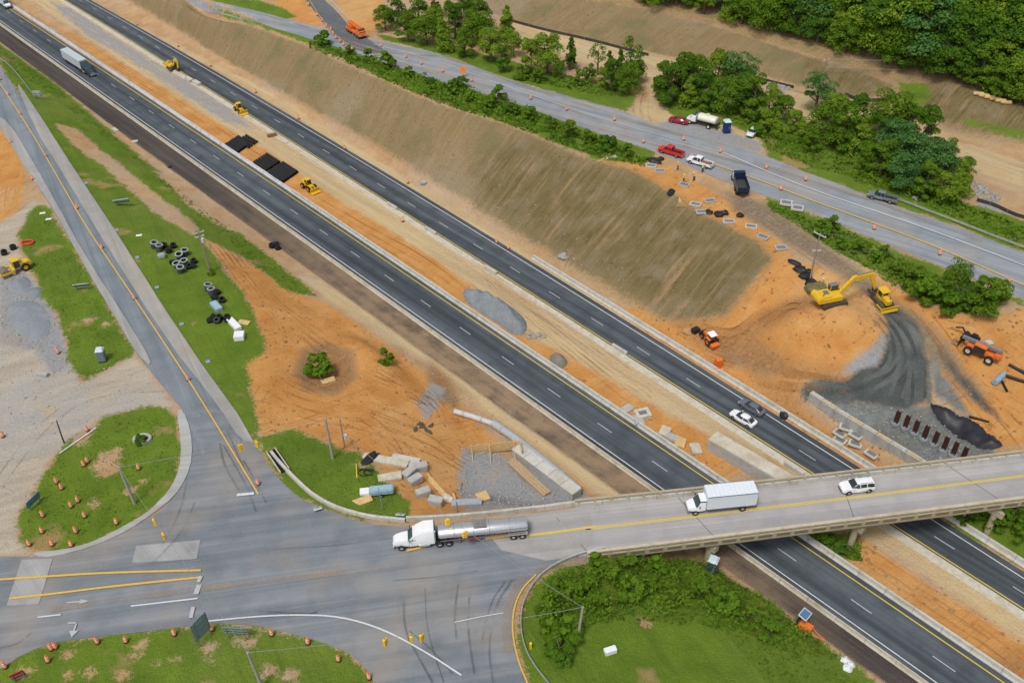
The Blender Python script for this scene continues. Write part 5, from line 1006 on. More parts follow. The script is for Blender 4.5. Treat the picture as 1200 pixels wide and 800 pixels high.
def dump(name):
    r = empty(name); BL = car_paint('navy', (.012, .025, .06)); x0, x1 = -4.0, .9
    hull([(1.1,1.1,.8,2.5),(2.0,1.12,.75,2.55),(2.4,1.08,.75,1.7),(3.4,.95,.75,1.5),(3.9,.8,.8,1.2)], .86).build('cab', car_paint('pale_blue_white', (.55, .62, .66)), r, smooth=True)
    cabin([(1.3,1.0,.85,2.1,2.75),(1.9,1.02,.86,1.8,2.75),(2.6,1.0,.9,1.6,1.72)]).build('windows', GLB, r, smooth=True)
    for k in (-1, 1): mb = MB(); mb.box(((x0+x1)/2, k*1.16, 1.75), (x1-x0, .1, 1.25)); mb.build('bed_side', BL, r)
    mb = MB(); mb.box((x1, 0, 1.95), (.1, 2.4, 1.7)); mb.build('headboard', BL, r); mb = MB(); mb.box((1.35, 0, 2.82), (1.0, 2.3, .1)); mb.build('cab_guard', BL, r); mb = MB(); mb.box((x0, 0, 1.7), (.1, 2.4, 1.15)); mb.build('tailgate', BL, r)
    mb = MB(); mb.box(((x0+x1)/2, 0, 1.15), (x1-x0, 2.3, .12)); mb.build('bed_floor', M('worn_bed_steel', (.07, .07, .07), .6, .3, .3), r); mb = MB(); mb.box((-.5, 0, .85), (7.6, .9, .3)); mb.build('chassis', BLK, r)
    for k in (-1, 1):
        wheel(r, 2.9, k*1.0, .52, .32)
        for x in (-1.4, -2.7): wheel(r, x, k*.95, .52, .58)
        mb = MB(); mb.box((3.75, k*.68, 1.1), (.15, .26, .2)); mb.build('headlight', LMP, r); mb = MB(); mb.box((2.2, k*1.3, 2.1), (.1, .12, .45)); mb.build('wing_mirror', BLK, r)
    return r
put(dump('dump_truck'), (870,232), (862,208), None, 'blue dump truck with an empty grey bed on the dirt haul road', 'truck', s=1.0)
def water(name):
    r = empty(name); CR = car_paint('cream', (.66, .66, .56))
    hull([(1.3,1.08,.8,2.3),(2.1,1.1,.75,2.35),(2.5,1.05,.75,1.65),(3.3,.92,.75,1.45),(3.7,.78,.8,1.15)], .86).build('cab', WHT, r, smooth=True)
    cabin([(1.4,.98,.82,1.9,2.55),(2.0,1.0,.84,1.7,2.55),(2.7,.98,.88,1.55,1.66)]).build('windows', GLB, r, smooth=True)
    R = [[(x, 1.15*f*math.cos(a*math.pi/9), 1.95+.85*f*math.sin(a*math.pi/9)) for a in range(18)] for x, f in ((-3.6,.7),(-3.4,1),(.8,1),(1.0,.7))]
    t_ = MB().loft(R).build('tank', CR, r, smooth=True); mb = MB(); mb.cyl((-1.2, 0, 2.75), (-1.2, 0, 3.0), .4, n=14); mb.build('hatch', CR, t_); mb = MB(); mb.box((-.4, 0, .85), (7, .9, .3)); mb.build('chassis', BLK, r)
    mb = MB(); mb.box((-3.85, 0, 1.0), (.4, 2.2, .25)); mb.build('rear_step', BLK, r)
    for k in (-1, 1): wheel(r, 2.7, k*.98, .5, .32, CR); wheel(r, -2.0, k*.95, .52, .58, CR); mb = MB(); mb.box((3.6, k*.66, 1.05), (.12, .24, .2)); mb.build('headlight', LMP, r)
    return r
put(water('tank_truck'), (834,150), (811,144), None, 'short cream tank truck parked under the trees beside the blue toilet', 'truck')
def crane_truck(name):
    r = empty(name); hull([(2.6,1.2,.7,2.5),(3.6,1.2,.65,2.55),(4.3,1.15,.65,2.0),(4.6,1.05,.7,1.3)], .9).build('cab', ORA, r, smooth=True)
    cabin([(2.9,1.1,1.0,1.9,2.6),(3.7,1.12,1.0,1.9,2.62),(4.45,1.08,1.0,1.6,1.8)]).build('windows', GL, r, smooth=True)
    mb = MB(); mb.box((-.9, 0, 1.15), (7.4, 2.4, .5)); mb.build('deck', ORA, r, bevel=.05); mb = MB(); mb.box((-2.2, 0, 1.9), (2.6, 2.1, 1.0)); mb.build('machinery_house', ORA, r, bevel=.08)
    for y, z in ((-.35, 2.7), (.35, 2.75)): mb = MB(); mb.box((0, y, z), (7.6, .5, .5), ry=.04); mb.build('boom', ORA, r)
    mb = MB(); mb.box((1.0, .8, 1.75), (1.8, .6, .7)); mb.build('tool_box', M('grimy_grey', (.12, .12, .12), .7), r)
    for k in (-1, 1):
        for x in (3.5, 2.1, -1.9, -3.2): wheel(r, x, k*1.0, .52, .42)
        for x in (-4.2, .4): mb = MB(); mb.box((x, k*1.15, .8), (.3, .3, .8)); mb.build('outrigger', STL, r)
        mb = MB(); mb.box((4.6, k*.8, .9), (.1, .25, .2)); mb.build('headlight', LMP, r)
    return r
put(crane_truck('crane_truck'), (406,34), (430,49), None, 'orange multi axle crane truck turning out of the dark side road', 'truck')
# ---- construction machines
def tracks(r, L, y, w, h=.85):
    for k in (-1, 1):
        pr = []; n = 8; rr = h/2
        for i in range(n+1): a = -math.pi/2+math.pi*i/n; pr.append((L/2-rr+rr*math.cos(a), rr+rr*math.sin(a)))
        for i in range(n+1): a = math.pi/2+math.pi*i/n; pr.append((-L/2+rr+rr*math.cos(a), rr+rr*math.sin(a)))
        mb = MB(); mb.prism(pr, k*y-w/2, k*y+w/2); t_ = mb.build('track', TRK, r); mb = MB()
        q = -L/2+rr
        while q < L/2-rr: mb.box((q, k*y, h+.02), (.09, w*.98, .05)); q += .25
        mb.build('track_pads', M('worn_track_steel', (.15, .12, .09), .7, .3), t_)
def excavator(name, swing=0.0, boom=((1.0,1.6),(3.4,4.1),(6.3,4.3)), stick=((6.3,4.3),(7.6,1.2)), rails=True):
    r = empty(name); tracks(r, 4.4, 1.15, .7, .95); mb = MB(); mb.box((0, 0, .75), (2.4, 1.7, .5)); mb.cyl((0, 0, .9), (0, 0, 1.2), .7, n=16); mb.build('undercarriage', TRK, r)
    R = Matrix.Rotation(swing, 4, 'Z'); U = empty('upper', (0, 0, 0), swing) if False else None
    def add(mb, n_, m_, p=None, **k): o = mb.build(n_, m_, p or r, **k); o.data.transform(R); return o
    mb = MB(); mb.box((-.7, 0, 1.62), (3.6, 2.7, .85)); h_ = add(mb, 'machine_house', YEL, bevel=.08)
    mb = MB(); mb.prism([(-3.1,1.3),(-2.3,1.2),(-2.3,2.35),(-2.9,2.3),(-3.15,1.9)], -1.35, 1.35); add(mb, 'counterweight', YEL, bevel=.08)
    mb = MB(); mb.box((-1.5, -.15, 2.15), (1.5, 1.9, .25)); add(mb, 'engine_cover', YEL, h_, bevel=.05); mb = MB(); mb.box((-1.2, .1, 2.30), (.8, .9, .06)); add(mb, 'radiator_grille', M('slate_grille', (.10, .15, .20), .5), h_); mb = MB(); mb.cyl((-2.0, -.6, 2.2), (-2.0, -.6, 2.75), .07, n=8); add(mb, 'exhaust', BLK, h_)
    mb = MB(); mb.prism([(-.2,1.2),(1.35,1.2),(1.45,2.1),(1.1,2.95),(-.2,2.95)], .45, 1.3); c_ = add(mb, 'cab', GL, bevel=.04)
    mb = MB(); mb.box((.45, .875, 3.0), (1.5, .92, .1)); add(mb, 'cab_roof', M('cab_grey', (.16, .18, .20), .5), c_, bevel=.04)
    for x, y in ((-.2,.46),(-.2,1.29),(1.15,.46),(1.15,1.29)): mb = MB(); mb.box((x, y, 2.2), (.09, .09, 1.6)); add(mb, 'cab_post', YEL, c_)
    def limb(pts, w0, w1, hh): 
        mb = MB(); R_l = []
        for i, p in enumerate(pts):
            a = pts[max(0, i-1)]; b = pts[min(len(pts)-1, i+1)]; d = Vector((b[0]-a[0], b[1]-a[1])).normalized(); n = Vector((-d.y, d.x)); h = hh[i]/2
            R_l.append([(p[0]+n.x*h, -w0, p[1]+n.y*h), (p[0]+n.x*h, w0, p[1]+n.y*h), (p[0]-n.x*h, w1, p[1]-n.y*h), (p[0]-n.x*h, -w1, p[1]-n.y*h)])
        return mb.loft(R_l)
    add(limb(boom, .24, .24, (.5, .95, .55)), 'boom', YEL); add(limb(stick, .18, .18, (.75, .42)), 'stick', YEL)
    bx_, bz = stick[-1]; dx, dz = stick[-1][0]-stick[0][0], stick[-1][1]-stick[0][1]
    mb = MB(); mb.prism([(bx_+.25,bz+.25),(bx_+.35,bz-.35),(bx_-.1,bz-.85),(bx_-.75,bz-.7),(bx_-.95,bz-.15),(bx_-.7,bz-.05),(bx_-.55,bz-.4),(bx_-.1,bz-.45),(bx_-.1,bz+.2)], -.55, .55); add(mb, 'bucket', TRK)
    m0, m1 = boom[0], boom[1]
    for k in (-.34, .34):
        mb = MB(); mb.tube([(m0[0]+.5, k, m0[1]-.1), (m1[0]*.55+m0[0]*.45+.5, k, m1[1]*.5+m0[1]*.5), (m1[0]-.1, k, m1[1]-.1)], [.11, .10, .06], 7); add(mb, 'boom_cylinder', STL)
    mb = MB(); mb.tube([(m1[0]+.3, 0, m1[1]+.6), (stick[0][0]-.3, 0, stick[0][1]+.55), (stick[0][0]+.15, 0, stick[0][1]+.45)], [.11, .08, .06], 7); add(mb, 'stick_cylinder', STL); return r
put(excavator('excavator', R_(0)), (963,358), (983,354), None, 'yellow excavator with its long arm raised over the gravel ramp', 'excavator', s=1.12)
put(excavator('excavator', R_(20), ((1.0,1.6),(2.6,3.9),(3.9,3.6)), ((3.9,3.6),(3.4,1.0))), (197,76), (208,87), None, 'small yellow excavator with folded arm beside stacked concrete blocks in the median', 'excavator', s=.85)
def dozer(name):
    r = empty(name); tracks(r, 3.4, .95, .62, 1.0); mb = MB(); mb.box((.8, 0, 1.45), (1.7, .95, .95)); mb.build('engine_hood', YEL, r, bevel=.06)
    mb = MB(); mb.box((-.7, 0, 1.2), (1.7, 1.3, .7)); mb.build('frame', YEL, r, bevel=.05); mb = MB(); mb.box((-.45, 0, 2.05), (1.15, 1.15, 1.1)); c_ = mb.build('cab', GL, r, bevel=.04)
    mb = MB(); mb.box((-.5, 0, 2.75), (1.7, 1.6, .14)); mb.build('canopy', YEL, r, bevel=.05)
    for x in (-1.15, .2):
        for y in (-.65, .65): mb = MB(); mb.box((x, y, 2.1), (.1, .1, 1.25)); mb.build('canopy_post', YEL, r)
    mb = MB(); mb.prism([(2.2,.1),(2.35,.1),(2.15,.6),(2.3,1.15),(2.15,1.15),(2.0,.6)], -1.6, 1.6); mb.build('blade', YEL, r)
    for k in (-1, 1): mb = MB(); mb.box((1.3, k*1.35, .55), (1.9, .14, .2)); mb.build('push_arm', YEL, r)
    mb = MB(); mb.cyl((1.2, .25, 1.9), (1.2, .25, 2.5), .06, n=8); mb.build('exhaust', BLK, r); mb = MB(); mb.box((-1.85, 0, .8), (.6, 1.2, .4)); mb.build('ripper', TRK, r); return r
put(dozer('bulldozer'), (1027,350), (1039,364), None, 'yellow bulldozer with blade down spreading dark gravel below the excavator', 'bulldozer', s=1.05)
def loader(name):
    r = empty(name); mb = MB(); mb.box((-1.3, 0, 1.35), (2.2, 1.5, 1.0)); mb.build('engine_hood', YEL, r, bevel=.08); mb = MB(); mb.box((.9, 0, 1.0), (1.5, 1.0, .7)); mb.build('front_frame', YEL, r, bevel=.05)
    mb = MB(); mb.box((-.1, 0, 2.15), (1.25, 1.25, 1.2)); c_ = mb.build('cab', GL, r, bevel=.04); mb = MB(); mb.box((-.1, 0, 2.82), (1.5, 1.5, .14)); mb.build('cab_roof', YEL, c_, bevel=.04)
    for x in (-.7, .5):
        for y in (-.62, .62): mb = MB(); mb.box((x, y, 2.15), (.1, .1, 1.25)); mb.build('cab_post', YEL, c_)
    for k in (-1, 1): mb = MB(); mb.box((2.0, k*.5, 1.0), (1.9, .16, .3), ry=.35); mb.build('lift_arm', YEL, r)
    mb = MB(); mb.prism([(2.7,.15),(3.7,.1),(3.75,.2),(2.9,.35),(2.85,1.0),(3.1,1.3),(2.95,1.35),(2.65,1.05)], -1.35, 1.35); mb.build('bucket', YEL, r)
    for x in (-1.4, 1.3):
        for k in (-1, 1): wheel(r, x, k*1.0, .72, .5, YEL)
    return r
put(loader('wheel_loader'), (275,126), (288,136), None, 'yellow wheel loader alone on the pale median strip, above the black pipe stacks', 'loader', s=.85)
lo = loader('wheel_loader'); put(lo, (354,216), (371,227), None, 'yellow wheel loader parked at the lower end of the black pipe stacks', 'loader', s=.92)
def roller(name):
    r = empty(name); mb = MB(); mb.cyl((2.0, -1.05, .75), (2.0, 1.05, .75), .75, n=24); mb.build('drum', M('drum_steel', (.30, .25, .20), .4, .6, .2), r, smooth=True)
    for k in (-1, 1): mb = MB(); mb.box((1.7, k*1.18, .8), (2.4, .16, .34)); mb.build('drum_frame', YEL, r)
    mb = MB(); mb.box((2.95, 0, .8), (.2, 2.5, .34)); mb.build('front_beam', YEL, r); mb = MB(); mb.box((.55, 0, .95), (.5, 2.4, .5)); mb.build('articulation_beam', YEL, r)
    mb = MB(); mb.prism([(-3.0,.8),(-.9,.8),(-.9,1.75),(-2.5,1.65),(-3.0,1.35)], -.75, .75); mb.build('engine_hood', YEL, r, bevel=.06)
    mb = MB(); mb.box((-.35, 0, 1.7), (1.2, 1.35, 1.5)); c_ = mb.build('cab', GL, r, bevel=.04); mb = MB(); mb.box((-.35, 0, 2.52), (1.45, 1.6, .14)); mb.build('cab_roof', YEL, c_, bevel=.04)
    for x in (-.93, .23):
        for y in (-.68, .68): mb = MB(); mb.box((x, y, 1.75), (.09, .09, 1.5)); mb.build('cab_post', YEL, c_)
    for k in (-1, 1): wheel(r, -1.6, k*.95, .75, .5, YEL)
    return r
put(roller('soil_compactor'), (34,313), (5,324), None, 'yellow single drum roller parked at the edge of the grey gravel heap', 'roller', s=1.05)
def telehandler(name):
    r = empty(name); mb = MB(); mb.box((0, 0, 1.05), (4.4, 1.2, .6)); mb.build('chassis', ORA, r, bevel=.06); mb = MB(); mb.box((.2, .7, 1.6), (1.7, .75, 1.3)); c_ = mb.build('cab', GL, r, bevel=.05); mb = MB(); mb.box((.2, .7, 2.3), (1.8, .85, .12)); mb.build('cab_roof', ORA, c_)
    mb = MB(); mb.box((-.2, -.65, 1.35), (2.0, .7, .7)); mb.build('engine_cover', ORA, r, bevel=.06); mb = MB(); mb.box((.3, -.1, 2.05), (6.0, .45, .5), ry=.07); mb.build('boom', M('boom_grey', (.20, .23, .26), .5, .2), r, bevel=.04)
    mb = MB(); mb.box((-2.4, 0, 1.5), (.9, 1.3, .7)); mb.build('counterweight', ORA, r, bevel=.08); mb = MB(); mb.box((3.3, -.1, .85), (.15, 1.5, 1.0)); mb.build('carriage', BLK, r)
    for k in (-.5, .3): mb = MB(); mb.box((3.9, k, .35), (1.1, .14, .07)); mb.build('fork', STL, r)
    for x in (-1.6, 1.6):
        for k in (-1, 1): wheel(r, x, k*1.0, .68, .45, M('pale_rim', (.55, .5, .45), .5))
    return r
put(telehandler('telehandler'), (1165,426), (1130,409), None, 'orange telescopic handler with a grey boom parked on the orange dirt', 'telehandler', s=1.1)
def small_tractor(name):
    r = empty(name); mb = MB(); mb.box((.9, 0, 1.1), (1.7, .7, .7)); mb.build('engine_hood', ORA, r, bevel=.08); mb = MB(); mb.box((-.4, 0, .9), (1.4, .8, .5)); mb.build('chassis', BLK, r)
    mb = MB(); mb.box((-.6, 0, 1.75), (1.2, 1.2, 1.1)); c_ = mb.build('cab', GL, r, bevel=.04); mb = MB(); mb.box((-.6, 0, 2.4), (1.6, 1.5, .14)); mb.build('canopy', WHT, r, bevel=.05)
    for k in (-1, 1): wheel(r, -.8, k*.95, .8, .45, ORA); wheel(r, 1.3, k*.8, .5, .3, ORA); mb = MB(); mb.box((-.8, k*.95, 1.68), (1.2, .5, .08)); mb.build('fender', ORA, r)
    mb = MB(); mb.box((-2.0, 0, .6), (.9, 1.8, .5)); mb.build('rear_blade', ORA, r); mb = MB(); mb.box((2.2, 0, .5), (.5, 1.6, .7)); mb.build('front_bucket', BLK, r); return r
put(small_tractor('compact_tractor'), (837,408), (824,393), None, 'orange tractor with a white canopy beside the far carriageway barrier', 'tractor', s=.95)
def dark_machine(name):
    r = empty(name); mb = MB(); mb.box((0, 0, .8), (2.6, 1.0, .5)); mb.build('frame', M('oily_black', (.03, .02, .03), .6), r, bevel=.05); mb = MB(); mb.tube([(1.0, 0, 1.0), (1.8, 0, 1.8), (2.8, 0, 1.2)], .16, 7); mb.build('arm', M('oily_black'), r)
    for x in (-.9, .9):
        for k in (-1, 1): wheel(r, x, k*.8, .48, .35, BLK)
    mb = MB(); mb.box((-.5, 0, 1.3), (.9, .8, .6)); mb.build('engine_cover', M('oily_black'), r); return r
put(dark_machine('trencher'), (1146,404), (1126,394), None, 'black wheeled machine with a bent arm just above the orange handler', 'machine', s=1.0)
# arrow board trailer
r = empty('arrow_board_trailer'); mb = MB(); mb.box((0, 0, .75), (1.5, 1.2, .5)); mb.build('battery_box', ORA, r, bevel=.03); mb = MB()
mb.tube([(.7, .5, .55), (2.5, 0, .55)], .06, 6); mb.tube([(.7, -.5, .55), (2.5, 0, .55)], .06, 6); mb.build('drawbar', ORA, r)
mb = MB(); mb.box((-.3, 0, 1.8), (.12, .12, 1.9)); mb.build('mast', ORA, r); mb = MB(); mb.box((-.45, 0, 2.75), (1.0, 1.3, .07), ry=.2); p_ = mb.build('solar_panel', M('solar_blue', (.08, .16, .30), .3, 0, .1), r); mb = MB()
for b in (.67, -.67): mb.box((-.45, b, 2.76), (1.0, .06, .12), ry=.2)
for x in (-.5, .5): mb.box((-.45+x*math.cos(.2), 0, 2.76-x*math.sin(.2)), (.06, 1.4, .12), ry=.2)
mb.build('panel_frame', WHT, p_)
mb = MB(); mb.box((-.9, 0, 1.6), (.1, 1.9, 1.0)); b_ = mb.build('arrow_board', BLK, r)
for k in (-1, 1): wheel(r, 0, k*.8, .33, .2, WHT)
put(r, (933,735), (951,747), None, 'orange solar arrow board trailer parked on the shoulder verge', 'trailer', s=1.15); r.rotation_euler[1] = 0; r.location.z += .45
# ================================================================== street furniture, stacks and site clutter
def proj(p):
    q = RM.T@(np.array(p)-np.array([0, 0, H])); return 600+F*q[0]/q[2], 400+F*q[1]/q[2]
WD = M('grey_wood', (.27, .23, .18), .9); WDL = M('fresh_timber', (.55, .38, .17), .85, 0, .2); PVC = M('black_pipe_plastic', (.015, .016, .018), .45); GRYC = grc
used_once = {}
def inst(key, make):
    "first call builds the thing, later calls copy it with its parts"
    if key not in used_once: used_once[key] = make(); return used_once[key]
    return copy_tree(used_once[key])
def setp(o, px, py, rz=0.0, dz=0.0, label=None, cat=None, group=None, s=1.0, ry=0.0, rx_=0.0):
    o.location = g1(px, py, dz); o.rotation_euler = (rx_, ry, rz); o.scale = (s, s, s) if not isinstance(s, tuple) else s; return tag(o, label, cat, group)
ORG = M('drum_orange', (.90, .20, .03), .5, 0, .08); RW_ = M('drum_white', (.68, .66, .63), .5)
def mk_drum():
    r = empty('traffic_drum'); p = [(.29,.12),(.285,.35),(.26,.36),(.255,.6),(.235,.61),(.23,.82),(.2,.83),(.19,1.0),(.15,1.05),(.06,1.06)]
    MB().lathe(p, n=12).build('drum_body', ORG, r, smooth=True)
    for z, q in ((.37, .262), (.68, .238)): MB().lathe([(q, z), (q+.006, z+.01), (q, z+.16)], n=12).build('reflective_band', RW_, r)
    MB().lathe([(.37, 0), (.37, .06), (.30, .1)], n=12).build('rubber_base', RUB, r); mb = MB(); mb.box((0, 0, 1.12), (.2, .05, .12)); mb.build('handle', ORG, r); return r
def drums(lst, place, group, s=.98, z=None):
    for i, (x, y) in enumerate(lst):
        o = inst('drum', mk_drum); setp(o, x, y, random.uniform(0, 6), .1, 'orange and white traffic drum, %s %s' % (ORD[i], place), 'traffic drum', group, s*random.uniform(.95, 1.05)); o.rotation_euler = (random.uniform(-.05, .05), random.uniform(-.05, .05), random.uniform(0, 6)); o.scale = (s*.9, s*.9, s*random.uniform(1.06, 1.14))
drums([(1,94),(10,112),(24,135),(39,211),(91,245),(120,291),(158,351),(221,446),(303,568)], 'along the yellow line of the frontage road', 'drums on the frontage road')
drums([(13,168),(54,184),(69,414),(4,512)], 'around the gravel lot edge', 'drums around the gravel lot')
drums([(103,505),(103,542),(99,546),(163,550),(67,566),(92,588),(84,594),(51,605),(100,606),(50,624),(90,624),(62,639),(84,640),(35,639),(137,614),(73,573)], 'from the top on the left grass island', 'drums on the left grass island')
drums([(7,782),(57,775),(61,761),(66,759),(115,753),(148,752),(205,744),(249,738),(319,744),(361,754),(397,774),(433,795)], 'along the edge of the lowest grass verge', 'drums along the lowest grass verge')
drums([(161,30),(209,55),(247,78),(300,109),(350,140),(404,175),(478,215),(582,285),(596,292)], 'along the foot of the brown cut slope', 'drums below the cut slope')
drums([(362,7),(372,19),(378,26),(383,32),(388,36),(384,41),(391,41),(394,46),(399,50),(403,54),(413,59)], 'down the side road mouth', 'drums in the side road mouth', .95)
drums([(447,55),(476,68),(494,76),(519,85),(553,96),(622,117),(664,130),(720,142),(801,165),(844,179),(898,198),(944,212)], 'along the far lane of the upper road', 'drums along the far lane of the upper road')
drums([(435,70),(462,78),(670,145),(754,168),(811,185),(915,223),(1024,269),(1101,299),(1181,332)], 'along the near edge of the upper road', 'drums along the near edge of the upper road')
drums([(472,260),(841,437),(846,437),(825,548)], 'standing alone among dirt beside the far carriageway', 'stray drums')
# ---- poles and wires
def topz(base, py):
    lo, hi = .5, 40.0
    for _ in range(40):
        m_ = (lo+hi)/2
        if proj((base.x, base.y, base.z+m_))[1] > py: lo = m_
        else: hi = m_
    return lo
POLES = {}
def pole(key, bpx, tpx, label, r0=.19, mat=None, arms=(), box=None, name='utility_pole', cat='pole', hcap=None):
    b = g1(*bpx); h = topz(b, tpx[1]); t = at(tpx[0], tpx[1], b.z+h); root = empty(name, b); tag(root, label, cat); d = t-b; mb = MB(); mb.tube([(0, 0, -.5), tuple(d*.5), tuple(d)], [r0, r0*.85, r0*.65], 10); mb.build('pole_shaft', mat or WD, root, smooth=True)
    for k, (dz, L_, rz) in enumerate(arms):
        mb = MB(); c = d*(1-dz/h); mb.box(tuple(c), (L_, .14, .16), rz); a_ = mb.build('crossarm', M('pale_crossarm', (.5, .5, .48), .7), root)
        for q in (-.45, 0, .45): mb = MB(); mb.cyl((c.x+q*L_*math.cos(rz), c.y+q*L_*math.sin(rz), c.z+.05), (c.x+q*L_*math.cos(rz), c.y+q*L_*math.sin(rz), c.z+.32), .06, n=8); mb.build('insulator', M('insulator_grey', (.6, .62, .64), .3), a_)
    if box: c = d*(1-box/h); mb = MB(); mb.cyl((c.x+.4, c.y, c.z-.9), (c.x+.4, c.y, c.z), .28, n=12); mb.build('transformer', M('transformer_grey', (.55, .58, .6), .4), root)
    POLES[key] = b+d; print('POLE', key, round(h, 1)); return root
pole('A', (247,320), (232,271), 'tall leaning wooden pole with crossarms at the tip of the orange dirt strip', arms=((.3,2.2,.5),(1.2,1.8,.5)), box=1.6)
pole('A2', (247,317), (242,289), 'shorter thin grey pole right next to the tall pole with crossarms', .1)
pole('B', (390,537), (381,490), 'thick pale wooden pole on the grass corner, holding the signal wires', .24, M('pale_pole', (.34, .32, .29), .9))
pole('B2', (404,524), (398,490), 'thin dark pole with a white box just right of the thick pale pole', .12, box=3.6)
pole('C', (949,328), (961,274), 'tall thin pole with a white crossarm above the yellow excavator', .15, arms=((.2,2.6,-.9),(3.6,1.6,0)))
pole('D', (966,93), (969,69), 'distant pole with a pale top on the far cut slope', .2, arms=((.3,1.6,.2),))
pole('E', (158,590), (139,547), 'thick weathered pole standing bare on the left grass island', .24, M('pale_pole'))
pole('F', (677,748), (683,711), 'wooden pole in the green corner inside the curved guardrail', .22, M('pale_pole'))
pole('G', (308,806), (290,764), 'grey pole at the bottom verge carrying the long signal wire', .24, M('pale_pole'))
pole('P', (375,430), (372,408), 'grey pole rising through the lone shrub in the hollow', .16, M('pale_pole'))
pole('L', (75,519), (66,492), 'dark double headed pole at the edge of the gravel lot', .12, BLK, arms=((.1,1.8,.6),))
pole('Q', (448,595), (443,571), 'thin blue and yellow pole leaning over the blue generator trailer', .07, M('bluish_rod', (.25, .35, .45), .5))
pole('R', (536,600), (535,588), 'short wooden post behind the concrete barrier beside the tanker', .13)
pole('S', (478,262), (480,257), 'short stake beside the pale strip in the median', .05) if False else None
def wire(a, b, sag, label, r=.035, name='overhead_wire', cat='wire', via=None):
    P = [a.lerp(b, k/16)-Vector((0, 0, sag*4*(k/16)*(1-k/16))) for k in range(17)]; root_o = Vector(a); mb = MB(); mb.tube([p-root_o for p in P], r, 5); o = mb.build(name, M('wire_grey', (.25, .26, .27), .5), None); o.location = root_o; tag(o, label, cat); return P
SG = 5
w1 = wire(POLES['G'], POLES['F'], .9, 'long signal span wire over the lowest lanes from verge pole to green corner', .03)
w2 = wire(POLES['B'], POLES['F'], 2.0, 'signal span wire crossing above the tanker truck', .03)
w3 = wire(POLES['E'], POLES['B'], .9, 'signal span wire above the frontage road mouth', .03)
w4 = wire(POLES['E'], POLES['G'], .9, 'signal span wire over the two yellow lines', .03)
SY = M('signal_yellow', (.80, .52, .02), .4)
def mk_signal():
    r = empty('traffic_signal'); mb = MB(); mb.box((0, 0, -.75), (.34, .28, 1.05)); mb.build('housing', SY, r, bevel=.03); mb = MB(); mb.tube([(0, 0, -.2), (0, 0, .05)], .03, 6); mb.build('hanger', STL, r)
    for k, c in enumerate(((.3, .02, .02), (.35, .22, .02), (.02, .18, .08))):
        mb = MB(); mb.cyl((.17, 0, -.42-.33*k), (.2, 0, -.42-.33*k), .11, n=12); mb.build('lens', M('lens_%s' % ('red', 'amber', 'green')[k], c, .3), r)
        mb = MB(); mb.cyl((.18, 0, -.42-.33*k), (.36, 0, -.44-.33*k), .13, .12, n=12, cap=False); mb.build('visor', SY, r)
    return r
def signals(P, xs, place):
    for i, x in enumerate(xs):
        pp = [proj(p)[0] for p in P]; k = int(np.argmin([abs(q-x) for q in pp])); k = max(1, min(15, k)); a, b = (k, k+1) if (pp[k]-x)*(pp[k+1]-x) <= 0 else (k-1, k); t = 0 if pp[b] == pp[a] else (x-pp[a])/(pp[b]-pp[a]); p = P[a].lerp(P[b], min(1, max(0, t)))
        o = inst('signal', mk_signal); o.location = p; o.rotation_euler = (0, 0, random.uniform(0, 6)); o.scale = (1.25, 1.25, 1.25); tag(o, 'yellow traffic signal head, %s from the left %s' % (ORD[i], place), 'traffic signal', 'signal heads hung on span wires')
signals(w1, (450,481,493), 'on the lowest span wire'); signals(w2, (525,545), 'on the wire above the tanker'); signals(w3, (280,299), 'above the frontage road mouth'); signals(w4, (179,190), 'above the two yellow lines')
e_ = at(1290, 70, POLES['D'].z+1); wire(POLES['D'], e_, .6, 'upper pale power line in front of the far forest', .05); wire(POLES['D']-Vector((0,0,2)), at(1290, 84, POLES['D'].z-1), .6, 'lower pale power line in front of the far forest', .05)
for k, (dy, w_) in enumerate((('upper', 0), ('lower', 3.6))):
    wire(POLES['C']-Vector((0, 0, w_)), at(1290, 280+k*12, POLES['C'].z-w_), .5, '%s faint wire running right from the pole above the excavator' % dy, .02)
# ---- sign backs
def board(px, py, w, h, rz, label, tilt=0.0, legs=1.2, mat=None, name='road_sign', posts=2, dark=None):
    r = empty(name); setp(r, px, py, rz, 0, label, 'sign'); pm = mat or M('sign_back_grey', (.34, .42, .46), .5, .3)
    mb = MB(); mb.box((0, 0, legs+h/2), (w, .06, h), rxx=tilt); b_ = mb.build('sign_panel', pm, r)
    mb = MB()
    for q in (-.3, 0, .3): mb.box((0, -.05, legs+h/2+q*h), (w*.98, .05, .08), rxx=tilt)
    mb.build('stiffener', M('stiffener_grey', (.2, .25, .28), .5, .3), b_)
    for k in ([-1, 1] if posts == 2 else [0]): mb = MB(); mb.box((k*w*.36, -.08, (legs+h)/2-.2), (.12, .1, legs+h+.4)); mb.build('post', STL, r)
    return r
BG = M('sign_teal', (.18, .28, .32), .5, .2)
board(144,241,3.4,1.9,R_(12), 'pale blue sign panel back facing up on the frontage road verge', .7, .2, M('pale_blue_panel', (.38, .50, .55), .5, .2))
board(97,339,3.0,1.3,R_(8), 'grey blue sign panel low on the narrow grass strip', .6, .3)
board(46,116,2.2,1.9,R_(-5), 'white gridded sign at the end of the top left guardrail', .3, .6, M('white_sign', (.6, .63, .64), .5))
board(241,750,2.6,3.4,R_(58), 'tall teal sign seen edge on above the lowest grass verge', 0, 1.2, BG)
board(279,748,3.2,1.7,R_(-6), 'wide teal sign back with two legs on the lowest grass verge', .25, 1.0, BG)
board(42,592,2.6,1.4,R_(68), 'small blue sign at the left edge of the grass island', .2, .5, M('blue_sign', (.08, .25, .42), .5))
board(24,796,1.6,1.6,R_(30), 'small black and red sign at the bottom verge beside the sandy mound', .2, .2, M('red_sign', (.5, .03, .03), .5))
